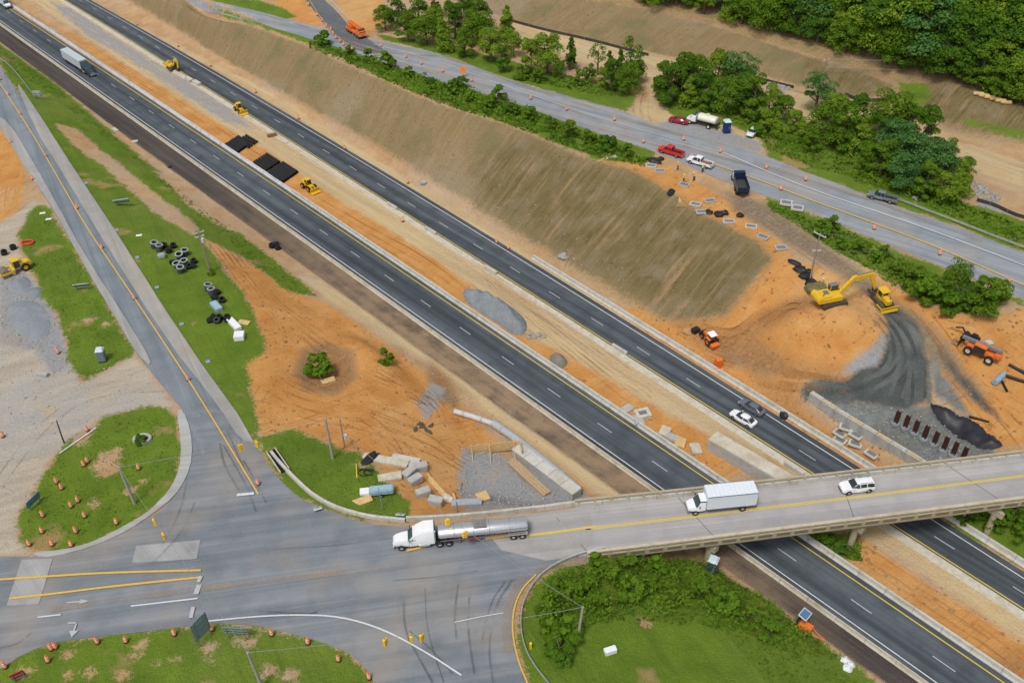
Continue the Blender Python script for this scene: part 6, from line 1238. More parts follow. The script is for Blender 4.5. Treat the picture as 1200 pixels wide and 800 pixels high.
board(485,610,1.2,1.0,R_(0), 'small white sign on the grass above the tanker cab', .5, .2, M('white_sign'), posts=1) if False else None
board(470,606,1.3,1.1,R_(-10), 'small white poster board lying by the concrete wall near the tanker cab', .9, .1, M('white_sign'), posts=1)
board(373,598,1.2,.9,R_(20), 'small white panel fallen beside the curving concrete wall', 1.2, .05, M('white_sign'), posts=1)
r = empty('warning_sign'); setp(r, 543, 91, R_(-20), 0, 'orange diamond warning sign beside the upper road', 'sign'); mb = MB(); mb.box((0, 0, 2.0), (1.5, .05, 1.5), ry=math.pi/4); mb.build('sign_panel', M('sign_orange', (.95, .24, .02), .5), r)
for a in (-1, 1): mb = MB(); mb.tube([(0, 0, .95), (a*.7, a*.3, 0)], .04, 5); mb.build('stand_leg', STL, r)
# ---- pipes
def mk_pipe(L_=6.0, R__=.38, m_=PVC):
    r = empty('black_pipe'); n = 14; V = []; mb = MB(); rings = []
    for x, q in ((-L_/2, R__*.85), (-L_/2, R__), (-L_/2+.25, R__*1.1), (-L_/2+.4, R__), (L_/2-.1, R__), (L_/2, R__*.95), (L_/2, R__*.8)): rings.append([(x, q*math.cos(2*math.pi*k/n), R__+q*math.sin(2*math.pi*k/n)) for k in range(n)])
    mb.loft(rings, cap=False); mb.build('pipe_wall', m_, r, smooth=True); mb = MB(); mb.cyl((L_/2-.25, 0, R__), (L_/2-.2, 0, R__), R__*.8, n=14); mb.cyl((-L_/2+.2, 0, R__), (-L_/2+.25, 0, R__), R__*.8, n=14); mb.build('dark_inside', BLK, r); return r
def stack(c0, c1, n, ang, tiers, place, s=1.0):
    a = g1(*c0); b = g1(*c1); k = 0
    for i in range(n):
        p = a.lerp(b, i/(n-1)); o = inst('pipe', mk_pipe); o.location = (p.x, p.y, hzf(p.x, p.y)+.02); o.rotation_euler = (0, 0, ang+random.uniform(-.02, .02)); o.scale = (s, s, s); tag(o, 'long black plastic pipe, %s from the left in %s' % (ORD[i], place), 'pipe', 'black pipes in ' + place)
AN = math.atan2(UU[1], UU[0])
stack((271,176), (286,166), 7, AN, 1, 'the upper pipe stack', 1.0); stack((286,170), (295,164), 4, AN, 1, 'the small pair stack', .9)
stack((306,196), (320,187), 6, AN, 1, 'the third pipe stack', 1.0); stack((324,209), (340,198), 7, AN, 1, 'the lowest pipe stack', 1.1)
# ---- blocks, slabs, grates
def blk(name, px, py, d, rz, mat, label, cat, dz=0.0, hole=None, bev=.05, group=None, rxx=0.0, s=1):
    mb = MB()
    if hole:
        L_, W_, h = d; t = hole; 
        for c, q in (((0, W_/2-t/2), (L_, t)), ((0, -W_/2+t/2), (L_, t)), ((L_/2-t/2, 0), (t-.004, W_-2*t)), ((-L_/2+t/2, 0), (t-.004, W_-2*t))): mb.box((c[0], c[1], h/2), (q[0], q[1], h))
        o = empty(name); mb.build('concrete_frame', mat, o); mb = MB(); mb.box((0, 0, h*.6), (L_-2*t, W_-2*t, .05)); i_ = mb.build('grate', M('grate_dark', (.20, .20, .20), .7), o)
        mb = MB(); q = -L_/2+t+.2
        while q < L_/2-t: mb.box((q, 0, h*.85), (.13, W_-2*t-.02, .05)); q += .3
        mb.build('grate_bars', STL, i_)
    else:
        mb.box((0, 0, d[2]/2), d, rxx=rxx); o = mb.build(name, mat, None, bevel=bev)
    return setp(o, px, py, rz, dz, label, cat, group)
def rub(name, px, py, r, h, mat, label, cat, seed=1, n=9, el=1.0):
    "irregular lump"
    g = random.Random(seed); bm = bmesh.new(); bmesh.ops.create_icosphere(bm, subdivisions=2, radius=1)
    for v in bm.verts: k = 1+g.uniform(-.22, .22); v.co = Vector((v.co.x*r*k*el, v.co.y*r*k, max(-.1, v.co.z)*h*k))
    me = bpy.data.meshes.new(name); bm.to_mesh(me); bm.free(); me.materials.append(mat); o = bpy.data.objects.new(name, me); COL.objects.link(o); return setp(o, px, py, g.uniform(0, 3), 0, label, cat)
blk('concrete_block', 222, 95, (3.2,1.2,.9), AN, whc, 'upper of two pale blocks right of the small excavator', 'block'); blk('concrete_block', 231, 99, (3.4,1.3,.9), AN, whc, 'lower of two pale blocks right of the small excavator', 'block')
blk('steel_box', 319, 160, (2.4,.8,.8), AN+1.2, M('rust_brown', (.22, .13, .06), .8), 'rusty brown box in the median above the third pipe stack', 'box'); blk('concrete_slab', 335, 167, (1.6,1,.3), AN, whc, 'small pale slab in the median above the third pipe stack', 'slab')
for i, (x, y) in enumerate(((460,243),(505,272),(575,318),(726,411),(930,551))): blk('concrete_curb_unit', x, y, (3.6,.5,.75), AN, whc, 'bright white concrete unit, %s along the median side of the far carriageway' % ORD[i], 'block', .02, bev=.06, group='white units beside the far carriageway')
blk('catch_basin', 753, 486, (2.6,2.2,.6), .25, whc, 'square white concrete frame with an open middle in the median', 'frame', hole=.6)
blk('concrete_slab', 735, 479, (2.2,1.6,.25), .6, grc, 'flat grey slab left of the square white frame', 'slab')
for i, (x, y, m_) in enumerate(((779,507,barc),(797,520,WDL),(815,527,barc),(748,494,grc),(788,514,grc))): blk('rubble_block', x, y, (2.3,1.7,.55), random.uniform(0, 3), m_, 'broken block, %s among the rubble in the median by the bridge' % ORD[i], 'block', rxx=.15)
for i, (x, y) in enumerate(((991,502),(984,509),(1003,511),(984,517),(1002,521),(1021,533))): blk('grated_slab', x, y, (2.1,1.6,.3), AN+random.uniform(-.3, .3), whc, 'white grated slab, %s of six by the far carriageway wall' % ORD[i], 'slab', .15, hole=.3, group='grated slabs by the unfinished wall')
for i, (x, y) in enumerate(((763,195),(773,201),(802,217),(815,240),(832,236),(822,249),(880,266),(894,278),(915,291),(854,260))): blk('grey_form_panel', x, y, (2.3,1.5,.3), random.uniform(-.8, .2), grc if i % 3 else whc, 'grey form panel, %s down the slope edge below the pickups' % ORD[i], 'panel', hole=.25, group='grey form panels along the slope edge')
for i, (x, y) in enumerate(((921,240),(934,246))): blk('drain_grate', x, y, (2.4,1.9,.4), -.35, whc, '%s of two white slotted grates on the grass by the upper road' % ('left', 'right')[i], 'grate', .25, hole=.3)
blk('concrete_slab', 716, 185, (2.6,.9,.25), .3, whc, 'white slab at the grass edge above the cut slope', 'slab'); blk('timber_plank', 709, 185, (5.0,.25,.12), .9, WDL, 'loose plank beside the white slab above the cut slope', 'plank', bev=0)
for i, (x, y, r_, el) in enumerate(((767,189,1.1,1.5),(774,187,.8,1),(786,226,.8,1.8),(831,249,.8,1),(842,252,1.0,1),(849,250,.9,1),(867,253,.8,1),(931,308,.7,2.2),(938,316,1.0,1.3),(944,324,1.1,1.2),(950,332,1.1,1.5),(948,318,.6,1))): rub('black_bundle', x, y, r_, r_*.7, M('black_film', (.018, .018, .022), .5), 'black bundle, %s down the dirt edge towards the excavator' % ORD[i], 'bundle', i, el=el)
mb = MB()
sb = empty('stake_bundle'); setp(sb, 797, 238, 0, 0, 'bundle of pale stakes fanned out on the slope edge', 'stakes')
for k in range(7): mb = MB(); mb.tube([(0, 1.4, .2+.04*k), (-.9+.3*k, -1.6, .1)], .05, 5); mb.build('stake', WDL, sb)
rub('stone_heap', 957, 341, 2.1, 1.7, M('mossy_spoil', (.16, .14, .06), .95, 0, .3), 'round olive spoil lump at the foot of the pole by the excavator', 'heap', 5)
rub('soil_lump', 806, 388, 1.0, .8, M('clay', (.42, .24, .11), .95), 'clay lump left of the orange tractor', 'lump', 7); blk('pump_box', 815, 389, (1.4,1.1,.9), .5, BLK, 'small black pump box just left of the orange tractor', 'box')
blk('orange_bin', 841, 430, (1.1,1.0,1.9), .3, ORA, 'tall orange bin below the orange tractor', 'bin')
# gravel heaps in the median
def heap(pix, h, mat, label, name='gravel_heap', edge=2.2, nzamp=.25, seed=1):
    W = smooth_poly(G(pix)[:, :2], 2); x0, y0 = W.min(0)-.5; x1, y1 = W.max(0)+.5; sp = .4; X, Y = np.meshgrid(np.arange(x0, x1, sp), np.arange(y0, y1, sp)); P = np.column_stack([X.ravel(), Y.ravel()]); sd = sdist(P, W)
    zz = np.array([mnoise.fractal(Vector((p[0]*.45, p[1]*.45, seed)), 1, 2, 4) for p in P]); z = h*np.clip(sd/edge, 0, 1)**.8*(1+nzamp*zz)-.3*(sd < 0)+hz(P[:, 0], P[:, 1])*1.0; nxx = X.shape[1]; nyy = X.shape[0]
    ii = np.arange(len(P)).reshape(nyy, nxx); q = np.stack([ii[:-1, :-1], ii[:-1, 1:], ii[1:, 1:], ii[1:, :-1]], -1).reshape(-1, 4); keep = (sd[q] > -.45).all(1); c = P.mean(0)
    V = np.column_stack([P-c, z]); o = big(name, V, q[keep], mat, smooth=True); o.location = (c[0], c[1], 0); return tag(o, label, 'heap')
def gravelmat(name, a, b):
    n = N(name); f = n.noise(2.5, 5, rough=.75); g = n.noise(14, 3); h = n.noise(.4, 3); c = n.mix(n.sharp(f, .35, .65), a, b); c = n.mix(n.math('MULTIPLY', n.sharp(g, .45, .7), .5), c, tuple(q*.5 for q in a)); c = n.mix(n.math('MULTIPLY', n.sharp(h, .5, .7), .4), c, tuple(q*1.15 for q in b)); return n.done(c, .95, bump=g, bs=.8, bd=.3, spec=.15)
bluegr = gravelmat('blue_grey_gravel', (.22, .25, .275), (.34, .37, .39)); olv = gravelmat('olive_grey_gravel', (.24, .23, .18), (.33, .32, .26)); blk_s = gravelmat('fine_grey_dust', (.26, .29, .32), (.36, .39, .42))
heap([(541,342),(548,339),(562,341),(580,349),(600,360),(616,374),(619,385),(612,394),(600,392),(585,380),(565,368),(547,356)], 3.2, bluegr, 'long blue grey gravel windrow in the median between the carriageways', edge=3.4, nzamp=.45)
heap([(643,418),(650,414),(660,416),(666,424),(663,431),(654,433),(645,429)], 2.4, olv, 'small round olive grey gravel cone below the long gravel windrow', edge=2.2, nzamp=.12, seed=4)
heap([(10,330),(30,322),(38,330),(36,340),(20,345),(8,340)], .8, blk_s, 'low pale blue gravel patch right behind the yellow roller', seed=6); heap([(6,358),(30,350),(52,356),(62,378),(58,396),(35,400),(12,385)], .7, blk_s, 'broad flat pale blue gravel heap in the lot', seed=8, edge=4)
heap([(28,340),(48,334),(50,345),(40,352),(28,348)], .7, bluegr, 'small darker gravel heap between the two pale ones', seed=9)
# rocks nobody could count
def scatter(name, polys, dens, r0, r1, mat, seed, kind='stuff'):
    g = np.random.default_rng(seed); V = []; Fq = []; base = np.array([(-1,-1,-.6),(1,-1,-.6),(1,1,-.6),(-1,1,-.6),(-.7,-.7,.8),(.7,-.7,.8),(.7,.7,.8),(-.7,.7,.8)]); fq = np.array([(0,3,2,1),(4,5,6,7),(0,1,5,4),(1,2,6,5),(2,3,7,6),(3,0,4,7)]); k = 0
    for p in polys:
        W = G(p)[:, :2]; x0, y0 = W.min(0); x1, y1 = W.max(0); n = int((x1-x0)*(y1-y0)*dens); P = np.column_stack([g.uniform(x0, x1, n), g.uniform(y0, y1, n)]); P = P[inpoly(P, W)]
        for q, z in zip(P, hz(P[:, 0], P[:, 1])):
            r = g.uniform(r0, r1)*g.uniform(.5, 1); a = g.uniform(0, 6.28); c, s = math.cos(a), math.sin(a); B = base*g.uniform(.7, 1.2, (8, 3))*np.array([r, r*g.uniform(.5, 1), r*g.uniform(.4, .8)]); B = np.column_stack([B[:, 0]*c-B[:, 1]*s, B[:, 0]*s+B[:, 1]*c, B[:, 2]])+np.array([q[0], q[1], z+r*.15]); V.append(B); Fq.append(fq+8*k); k += 1
    return tag(big(name, np.concatenate(V), np.concatenate(Fq), mat), kind=kind)
rockm = gravelmat('pale_rock', (.36, .35, .33), (.52, .51, .48)); clodm = gravelmat('clay_clod', (.38, .20, .08), (.52, .31, .15))
scatter('riprap', [[(1136,212),(1150,216),(1172,230),(1174,238),(1160,238),(1140,228)],[(896,98),(912,96),(925,104),(918,112),(902,108)],[(620,386),(640,395),(632,402),(615,396)],[(1068,228),(1080,236),(1072,240)]], 2.0, .3, .75, rockm, 2)
scatter('gravel_stones', [[(0,325),(30,318),(50,345),(70,370),(80,400),(82,440),(62,440),(40,410),(0,402)],[(540,522),(562,520),(600,540),(640,560),(690,580),(700,590),(548,597),(538,575)],[(945,466),(1030,510),(1085,540),(1140,560),(1150,520),(1085,480)]], 1.2, .10, .32, rockm, 3)
scatter('clay_clods', [[(240,280),(262,295),(345,345),(430,387),(520,450),(560,492),(540,530),(545,590),(480,590),(440,543),(372,510),(305,505),(312,410)],[(730,352),(850,372),(885,335),(905,300),(1010,335),(1045,370),(1010,425),(940,445),(1070,556),(1000,546),(900,482),(760,394)],[(1080,358),(1200,362),(1330,400),(1330,540),(1175,522),(1090,400)],[(600,400),(720,460),(860,550),(840,560),(700,465)],[(1000,622),(1200,750),(1197,800),(960,640)],[(700,188),(780,193),(890,262),(940,305),(905,303),(825,252),(740,200)]], .35, .08, .34, clodm, 4)
scatter('litter_stones', [[(0,290),(60,420),(160,430),(200,470),(62,520),(20,640),(0,640)],[(560,200),(860,380),(800,400),(520,230)],[(600,30),(900,96),(1130,160),(1200,190),(1200,225),(960,130),(640,55)],[(380,330),(700,570),(560,500)]], .12, .08, .3, rockm, 5)
# ---- unfinished retaining wall, piles, tarp
wb = flat([(948,470),(985,495),(1025,519),(1070,546),(1110,572)], 1.6); wb = smooth_poly(wb, 2, False); rt = empty('retaining_wall', (float(wb[0][0]), float(wb[0][1]), 0)); tag(rt, 'unfinished grey concrete wall with timber forms running under the bridge', 'wall'); I_ = Matrix.Translation(-Vector(rt.location)); L_ = arclen(wb); s = 0; k = 0
while s < L_[-1]-1:
    e = min(s+2.6, L_[-1]); mb = MB(); sweep(along(wb, np.linspace(s+.03, e-.03, 2)), [(-.45,-.6),(.45,-.6),(.45,2.8),(-.45,2.8)], mb, 1.0); o = mb.build('wall_panel', grc, rt); o.data.transform(I_)
    q = along(wb, np.array([s+1.3]))[0]; mb = MB(); mb.box((q[0], q[1], 3.88), (2.4, .3, .1), AN+random.uniform(-.1, .1)); o = mb.build('form_board', WDL if k % 2 else barc, rt); o.data.transform(I_)
    for d_ in (.3, 2.2): q = along(wb, np.array([s+d_]))[0]; mb = MB(); mb.box((q[0]-VV[0]*.53, q[1]-VV[1]*.53, 2.2), (.1, .12, 3.2), AN); o = mb.build('form_stud', grc, rt); o.data.transform(I_)
    s = e; k += 1
for i, (bx, by, tx, ty) in enumerate(((1049,497,1054,482),(1060,502,1065,487),(1071,508,1077,493),(1082,515,1088,499),(1094,521,1100,506),(1105,528,1111,512),(1116,534,1123,518),(1127,540,1134,524))):
    b = g1(bx, by); r = empty('steel_pile', b, AN); tag(r, 'rusty steel pile, %s from the left in the row before the bridge' % ORD[i], 'pile', 'steel piles in a row'); h = topz(b, ty)
    mb = MB()
    for q in (-.28, .28): mb.box((q, 0, h/2), (.07, .6, h))
    mb.box((0, 0, h/2), (.5, .07, h-.01)); mb.build('pile_section', M('oxide_red_steel', (.075, .028, .022), .7, .2, .2), r); mb = MB(); mb.lathe([(.7, -.2), (.7, .35), (.6, .42), (.4, .43)], n=14); mb.build('pile_cap', blk_s, r)
tp = heap([(1087,471),(1098,474),(1112,478),(1122,486),(1136,490),(1148,496),(1156,506),(1168,512),(1178,524),(1160,527),(1146,526),(1134,518),(1124,514),(1112,503),(1102,497),(1094,484)], .7, M('tarp_film', (.022, .022, .030), .45, 0, .4, .5), 'large black tarp spread over the gravel edge just before the bridge', 'black_tarp', 1.0, .8, 12); tp['category'] = 'tarp'
# ---- median concrete box near the bridge
a = at(834,516,1.2); b = at(930,572,1.2); d = b-a; r = empty('concrete_culvert', ((a+b)/2).to_tuple(), math.atan2(d.y, d.x)); r.location.z = -.1; tag(r, 'long concrete box with a dirty pale top in the median before the bridge', 'culvert'); L0 = d.length
mb = MB(); mb.box((0, 0, 1.2), (L0, 2.6, 2.6)); mb.build('box_wall', grc, r, bevel=.05); mb = MB(); mb.box((0, 0, 2.55), (L0-.2, 2.4, .12)); mb.build('top_slab', cm('dusty_top', (.42, .36, .26), (.60, .57, .50), .7), r)
# ---- lower work area
pp = G([(532,484),(553,490),(576,498)])[:, :]; pq = G([(578,499),(600,514),(640,545),(679,578)])[:, :]
def longpipe(P, r_, mat, label):
    P = [Vector((p[0], p[1], p[2]+r_)) for p in P]; o_ = P[0].copy(); mb = MB(); mb.tube([p-o_ for p in P], r_, 12); o = empty('drain_pipe', o_); tag(o, label, 'pipe', None); mb.build('pipe_wall', mat, o, smooth=True)
    for k in range(1, len(P)): mb = MB(); d_ = (P[k]-P[k-1]).normalized(); m_ = (P[k]+P[k-1])/2-o_; mb.cyl(m_-d_*.2, m_+d_*.2, r_*1.12, n=12); mb.build('pipe_collar', grc, o)
longpipe(pp, .5, M('pipe_grey', (.50, .50, .49), .6), 'short grey drain pipe lying bent away from the trench wall'); longpipe(pq, .7, M('pipe_blue_grey', (.36, .38, .40), .6), 'long grey drain pipe lying beside the pale trench wall')
a = g1(605,531); b = g1(676,584); d = b-a; r = empty('trench_wall', (a+b)/2, math.atan2(d.y, d.x)); tag(r, 'pale concrete trench wall between the long pipe and the timber beam', 'wall'); L0 = d.length; mb = MB(); mb.box((0, 0, .7), (L0, 2.0, 1.9)); mb.build('wall_block', grc, r, bevel=.06)
for k in range(5): mb = MB(); mb.box((-L0/2+L0*(k+.5)/5, 0, 1.68), (L0/5-.08, 2.05, .12)); mb.build('cap_slab', whc, r)
a = g1(599,543); b = g1(641,580); d = b-a; r = empty('timber_beam', (a+b)/2, math.atan2(d.y, d.x)); tag(r, 'thick brown timber beam lying on gravel beside the trench wall', 'beam')
for k in range(3): mb = MB(); mb.box((0, -.5+.5*k, .35), (d.length, .46, .6)); mb.build('timber', M('beam_timber', (.40, .29, .17), .9, 0, .2), r)
r = empty('formwork', g1(582,534), .12); tag(r, 'yellow timber formwork frame at the head of the trench', 'formwork')
for k in range(5): mb = MB(); mb.box((0, .9, .25+.42*k), (8.4, .12, .2)); mb.build('form_rail', WDL, r)
for k in range(8): mb = MB(); mb.box((-4+1.14*k, 1.05, 1.1), (.14, .14, 2.3)); mb.build('form_stud', WDL, r)
mb = MB(); mb.box((4.0, -.3, 1.1), (.12, 2.4, 2.0)); mb.build('end_panel', WDL, r)
for k in (-3.9, -1, 3): mb = MB(); mb.tube([(k, 1.0, 1.9), (k-.2, -2.6, .1)], .07, 5); mb.build('brace', WDL, r)
blk('precast_beam', 452, 541, (7.5,1.5,.6), -.28, barc, 'long dusty precast beam on the dirt above the grass corner', 'beam'); blk('precast_beam', 475, 543, (4.6,1.9,.8), -.3, whc, 'shorter white topped beam lying at the end of the long dusty one', 'beam', .1)
blk('precast_slab', 457, 560, (3.6,1.5,.5), .2, barc, 'short dusty slab below the two precast beams', 'slab')
for i, (x, y, rz) in enumerate(((493,550,.2),(480,557,.9),(487,565,.7),(496,580,.4),(511,590,-.3))): blk('concrete_block', x, y, (2.2,1.3,1.2), rz, grc, 'grey concrete block, %s down the dirt left of the timber plank' % ORD[i], 'block', bev=.08)
blk('timber_plank', 511, 570, (6.0,.8,.35), -.95, WDL, 'long yellow timber on the dirt right of the grey blocks', 'timber', bev=.02); rub('cement_bag', 525, 585, .8, .8, M('bag_white', (.6, .58, .52), .8), 'pale bag at the lower end of the long yellow timber', 'bag', 3)
blk('plywood_sheet', 424, 587, (3.0,1.4,.15), .45, WDL, 'plywood sheet lying left of the blue generator trailer', 'board', bev=0); 
r = empty('generator_trailer', g1(443,579), .1); tag(r, 'pale blue generator trailer on the grass corner', 'trailer'); mb = MB(); mb.box((.6, 0, .9), (3.6, 1.3, 1.0)); mb.build('housing', M('pale_blue', (.28, .42, .50), .4), r, bevel=.15); mb = MB(); mb.box((-1.9, .1, .8), (1.4, 1.2, .5)); mb.build('control_box', WHT, r, bevel=.05)
for k in (-1, 1): wheel(r, .5, k*.75, .35, .2)
rub('folded_tarp', 432, 539, .9, .5, M('black_film'), 'black folded tarp at the corner of the grass and dirt', 'tarp', 11, el=2.6)
r = empty('hose_coil', g1(427,554)); tag(r, 'loops of black hose dropped on the grass below the folded tarp', 'hose')
for k in range(3):
    mb = MB(); mb.tube([((1.3-.25*k)*math.cos(a/3)+.6*k-.5, (.8-.1*k)*math.sin(a/3), .1+.05*k) for a in range(0, 16+k)], .08, 6); mb.build('hose_loop', PVC, r)
blk('yellow_rail', 418, 552, (.15,3.0,.2), .15, M('rail_yellow', (.65, .48, .03), .5), 'thin yellow rail lying beside the black hose loops', 'rail', bev=0)
blk('steel_trough', 547, 592, (4.5,1.2,.9), .05, M('trough_grey', (.40, .43, .45), .4, .3), 'grey trough with clutter behind the tanker tail', 'trough'); blk('timber_crate', 566, 586, (1.8,1.8,1.0), .4, WDL, 'rough timber crate right of the grey trough', 'crate')
for k in range(4): blk('timber_post', 532+k*1.2, 588+k, (.15,3.6,.15), .1+.05*k, WDL, 'thin upright timber strip, %s left of the grey trough' % ORD[k], 'timber', bev=0, group='timber strips by the trough')
r = empty('ladder_frame', g1(326,541), AN-.15); tag(r, 'black slotted trench drain at the head of the curving concrete wall', 'drain')
mb = MB()
for y in (-.7, .7): mb.box((0, y, .3), (5.4, .15, .5))
mb.build('side_rail', barc, r); mb = MB()
for q in range(12): mb.box((-2.5+.45*q, 0, .3), (.12, 1.3, .2))
mb.build('slats', BLK, r); mb = MB(); mb.box((0, 0, .1), (5.3, 1.3, .08)); mb.build('dark_bottom', BLK, r)
# ---- pipe sections on the verge
def mk_ring():
    r = empty('pipe_section'); n = 18; rings = [[(q*math.cos(2*math.pi*k/n), q*math.sin(2*math.pi*k/n), z) for k in range(n)] for q, z in ((.55,1.3),(.72,1.3),(.72,0),(.55,0),(.55,1.29))]; MB().loft(rings, cap=False).build('pipe_wall', M('ribbed_grey', (.05, .06, .065), .6), r, smooth=False)
    MB().loft([[(q*math.cos(2*math.pi*k/n), q*math.sin(2*math.pi*k/n), z) for k in range(n)] for q, z in ((.56,1.31),(.56,1.38),(.82,1.38),(.82,1.2))], cap=False).build('white_rim', M('rim_white', (.30, .33, .35), .5), r); return r
def mk_dring():
    r = empty('black_drum_roll'); n = 16; MB().loft([[(q*math.cos(2*math.pi*k/n), q*math.sin(2*math.pi*k/n), z) for k in range(n)] for q, z in ((.35,1.0),(.7,1.0),(.72,.5),(.7,0),(.35,0),(.35,.99))], cap=False).build('roll_wall', PVC, r, smooth=True); mb = MB(); mb.cyl((0, 0, .3), (0, 0, .35), .34, n=12); mb.build('core', BLK, r); return r
for i, (x, y, t_) in enumerate(((181,290,.3),(187,294,.3),(211,303,-.3),(217,299,-.2),(209,314,.2),(217,311,.1),(212,319,.2),(244,340,.3),(249,345,.2))): setp(inst('ring', mk_ring), x, y, i, .05, 'upright dark pipe section with a white rim, %s down the grassy verge' % ORD[i], 'pipe section', 'white rimmed pipe sections on the verge', .98, ry=t_*.7)
for i, (x, y) in enumerate(((192,290),(198,296),(203,290),(205,308),(222,314),(229,313),(228,308),(253,350),(254,345),(260,353),(249,376),(255,377),(252,373),(258,374),(266,374),(270,376),(319,290),(326,292),(323,288),(5,298),(16,292))): setp(inst('dring', mk_dring), x, y, i*1.3, .05, 'black plastic roll, %s across the left verges' % ORD[min(i, 19)] if i < 20 else 'black plastic roll near the dirt by the lot edge', 'roll', 'black rolls on the left verges', .9, ry=random.uniform(-1.2, 1.2))
blk('steel_drum_box', 190, 302, (1.5,1.1,1.0), .3, M('silver_grey', (.45, .50, .54), .4, .4), 'silver box below the first white rimmed pipe sections', 'box', bev=.2); blk('blue_crate', 254, 361, (3.0,1.3,.8), -.9, M('pale_blue'), 'pale blue crate on the grass below the pipe sections', 'crate'); blk('white_crate', 275, 382, (3.8,1.2,.8), -.9, WHT, 'long white crate beside the black rolls', 'crate'); blk('white_box', 281, 396, (1.8,1.8,1.0), .1, WHT, 'square white box below the long white crate', 'box'); blk('plywood_sheet', 286, 378, (2.2,1.2,.15), -.3, WDL, 'plywood scrap right of the long white crate', 'board', bev=0)
for i, (x, y) in enumerate(((101,215),(137,270),(161,302),(184,337),(213,380),(244,424))): blk('meter_cover', x, y, (.8,.8,.15), .3, M('cover_blue', (.22, .32, .45), .5), 'small blue grey ground cover, %s in the row along the frontage road' % ORD[i], 'cover', .02, group='ground covers along the frontage road')
r = empty('life_ring'); r.name = 'red_hose_ring'; setp(r, 33, 285, 0, .1, 'red hose ring lying on grass above the yellow roller', 'hose'); mb = MB(); mb.tube([(1.2*math.cos(a*.4), .8*math.sin(a*.4), .15) for a in range(17)], .2, 7); mb.build('hose_loop', M('hose_bright_red', (.65, .03, .02), .5), r)
r = empty('manhole_ring'); setp(r, 167, 515, 0, .05, 'grey concrete ring around the pit on the left grass island', 'ring'); n = 20; MB().loft([[(q*math.cos(2*math.pi*k/n), q*.75*math.sin(2*math.pi*k/n), z) for k in range(n)] for q, z in ((1.0,.3),(1.5,.35),(1.5,-.1),(1.0,-.1),(1.0,.29))], cap=False).build('ring_wall', grc, r); mb = MB(); mb.cyl((0, 0, 0), (0, 0, .06), .95, n=16); mb.build('pit_soil', M('pit_soil', (.10, .08, .03), .9), r)
# ---- portable toilets
def mk_toilet(c, roof):
    r = empty('portable_toilet'); mb = MB(); mb.box((0, 0, 1.15), (1.15, 1.15, 2.1)); mb.build('cabin', c, r, bevel=.05); mb = MB(); mb.box((0, 0, 2.3), (1.3, 1.3, .28), taper=.7); mb.build('roof', roof, r); mb = MB(); mb.box((0, -.59, 1.1), (.75, .05, 1.8)); d_ = mb.build('door', c, r, bevel=.01); mb = MB(); mb.box((.27, -.63, 1.1), (.06, .05, .2)); mb.build('handle', WHT, d_); mb = MB(); mb.box((0, 0, .06), (1.3, 1.3, .12)); mb.build('skid_base', BLK, r); mb = MB(); mb.cyl((.4, .4, 2.3), (.4, .4, 2.75), .06, n=8); mb.build('vent_pipe', BLK, r); return r
tw = M('toilet_white', (.55, .62, .68), .4)
setp(mk_toilet(M('toilet_blue', (.015, .04, .16), .4), tw), 851, 155, .1, 0, 'dark blue portable toilet with a white roof beside the tank truck', 'portable toilet', s=1.25); setp(mk_toilet(M('toilet_slate', (.05, .09, .14), .4), tw), 834, 668, -.5, 0, 'slate blue portable toilet beside the bridge pier', 'portable toilet', s=1.15); setp(mk_toilet(M('toilet_grey', (.16, .20, .24), .4), tw), 121, 422, .15, 0, 'grey portable toilet with a white roof on the narrow grass strip', 'portable toilet', s=1.1)
# ---- far right clutter
mb = MB(); mb.cyl((-1.5, 0, .5), (1.5, 0, .5), .5, n=14); o = mb.build('water_tank', M('tank_blue', (.22, .36, .46), .4), None, smooth=True); setp(o, 1170, 446, .7, 0, 'pale blue tank lying on the orange dirt below the handler', 'tank')
for i, (x, y, rz) in enumerate(((1176,452,1.5),(1196,436,-.9),(1192,446,-.6),(1147,492,-.5))): o = inst('pipe', mk_pipe); setp(o, x, y, rz, 0, 'black pipe, %s scattered on the orange dirt below the handler' % ORD[i], 'pipe', 'scattered black pipes at the right', .5 if i in (0, 3) else .7)
blk('stone_slab', 1159, 402, (1.2,1.2,.3), .3, whc, 'small pale slab right of the black machine', 'slab', bev=.1)
for i in range(6): mb = MB(); mb.cyl((-.9, 0, .35), (.9, 0, .35), .35, n=12); o = mb.build('straw_wattle', M('straw', (.55, .40, .18), .95, 0, .2), None, bevel=.05); setp(o, 1146+i*6.5, 112+i*2.0, -.25, 0, 'straw bale, %s from the left in the row before the far forest' % ORD[i], 'straw bale', 'straw bales in a row', 1.25)
def fence_line(pix, label, h=.8):
    P = densify(smooth_poly(G(pix)[:, :2], 1, False), 2.5); r = empty('silt_fence', (float(P[0][0]), float(P[0][1]), hzf(*P[0]))); tag(r, label, 'fence'); I = Matrix.Translation(-Vector(r.location)); mb = MB(); sweep(P, [(-.03,0),(.03,0),(.03,h),(-.03,h)], mb); o = mb.build('fabric', M('fence_fabric', (.05, .05, .045), .9), r); o.data.transform(I)
    for q in P[::2]: mb = MB(); mb.box((q[0], q[1], hzf(*q)+h/2), (.1, .1, h+.3)); o = mb.build('stake', WD, r); o.data.transform(I)
fence_line([(600,26),(640,37),(687,47),(760,66)], 'low black silt fence below the far cut slope, left stretch'); fence_line([(800,73),(850,84),(905,98),(930,104)], 'low black silt fence below the far cut slope, middle stretch'); fence_line([(1144,236),(1165,242),(1185,252),(1205,258)], 'dark silt fence in the dirt beyond the right guardrail')
fence_line([(990,112),(1030,120),(1052,118)], 'short silt fence at the corner of the dark cut')
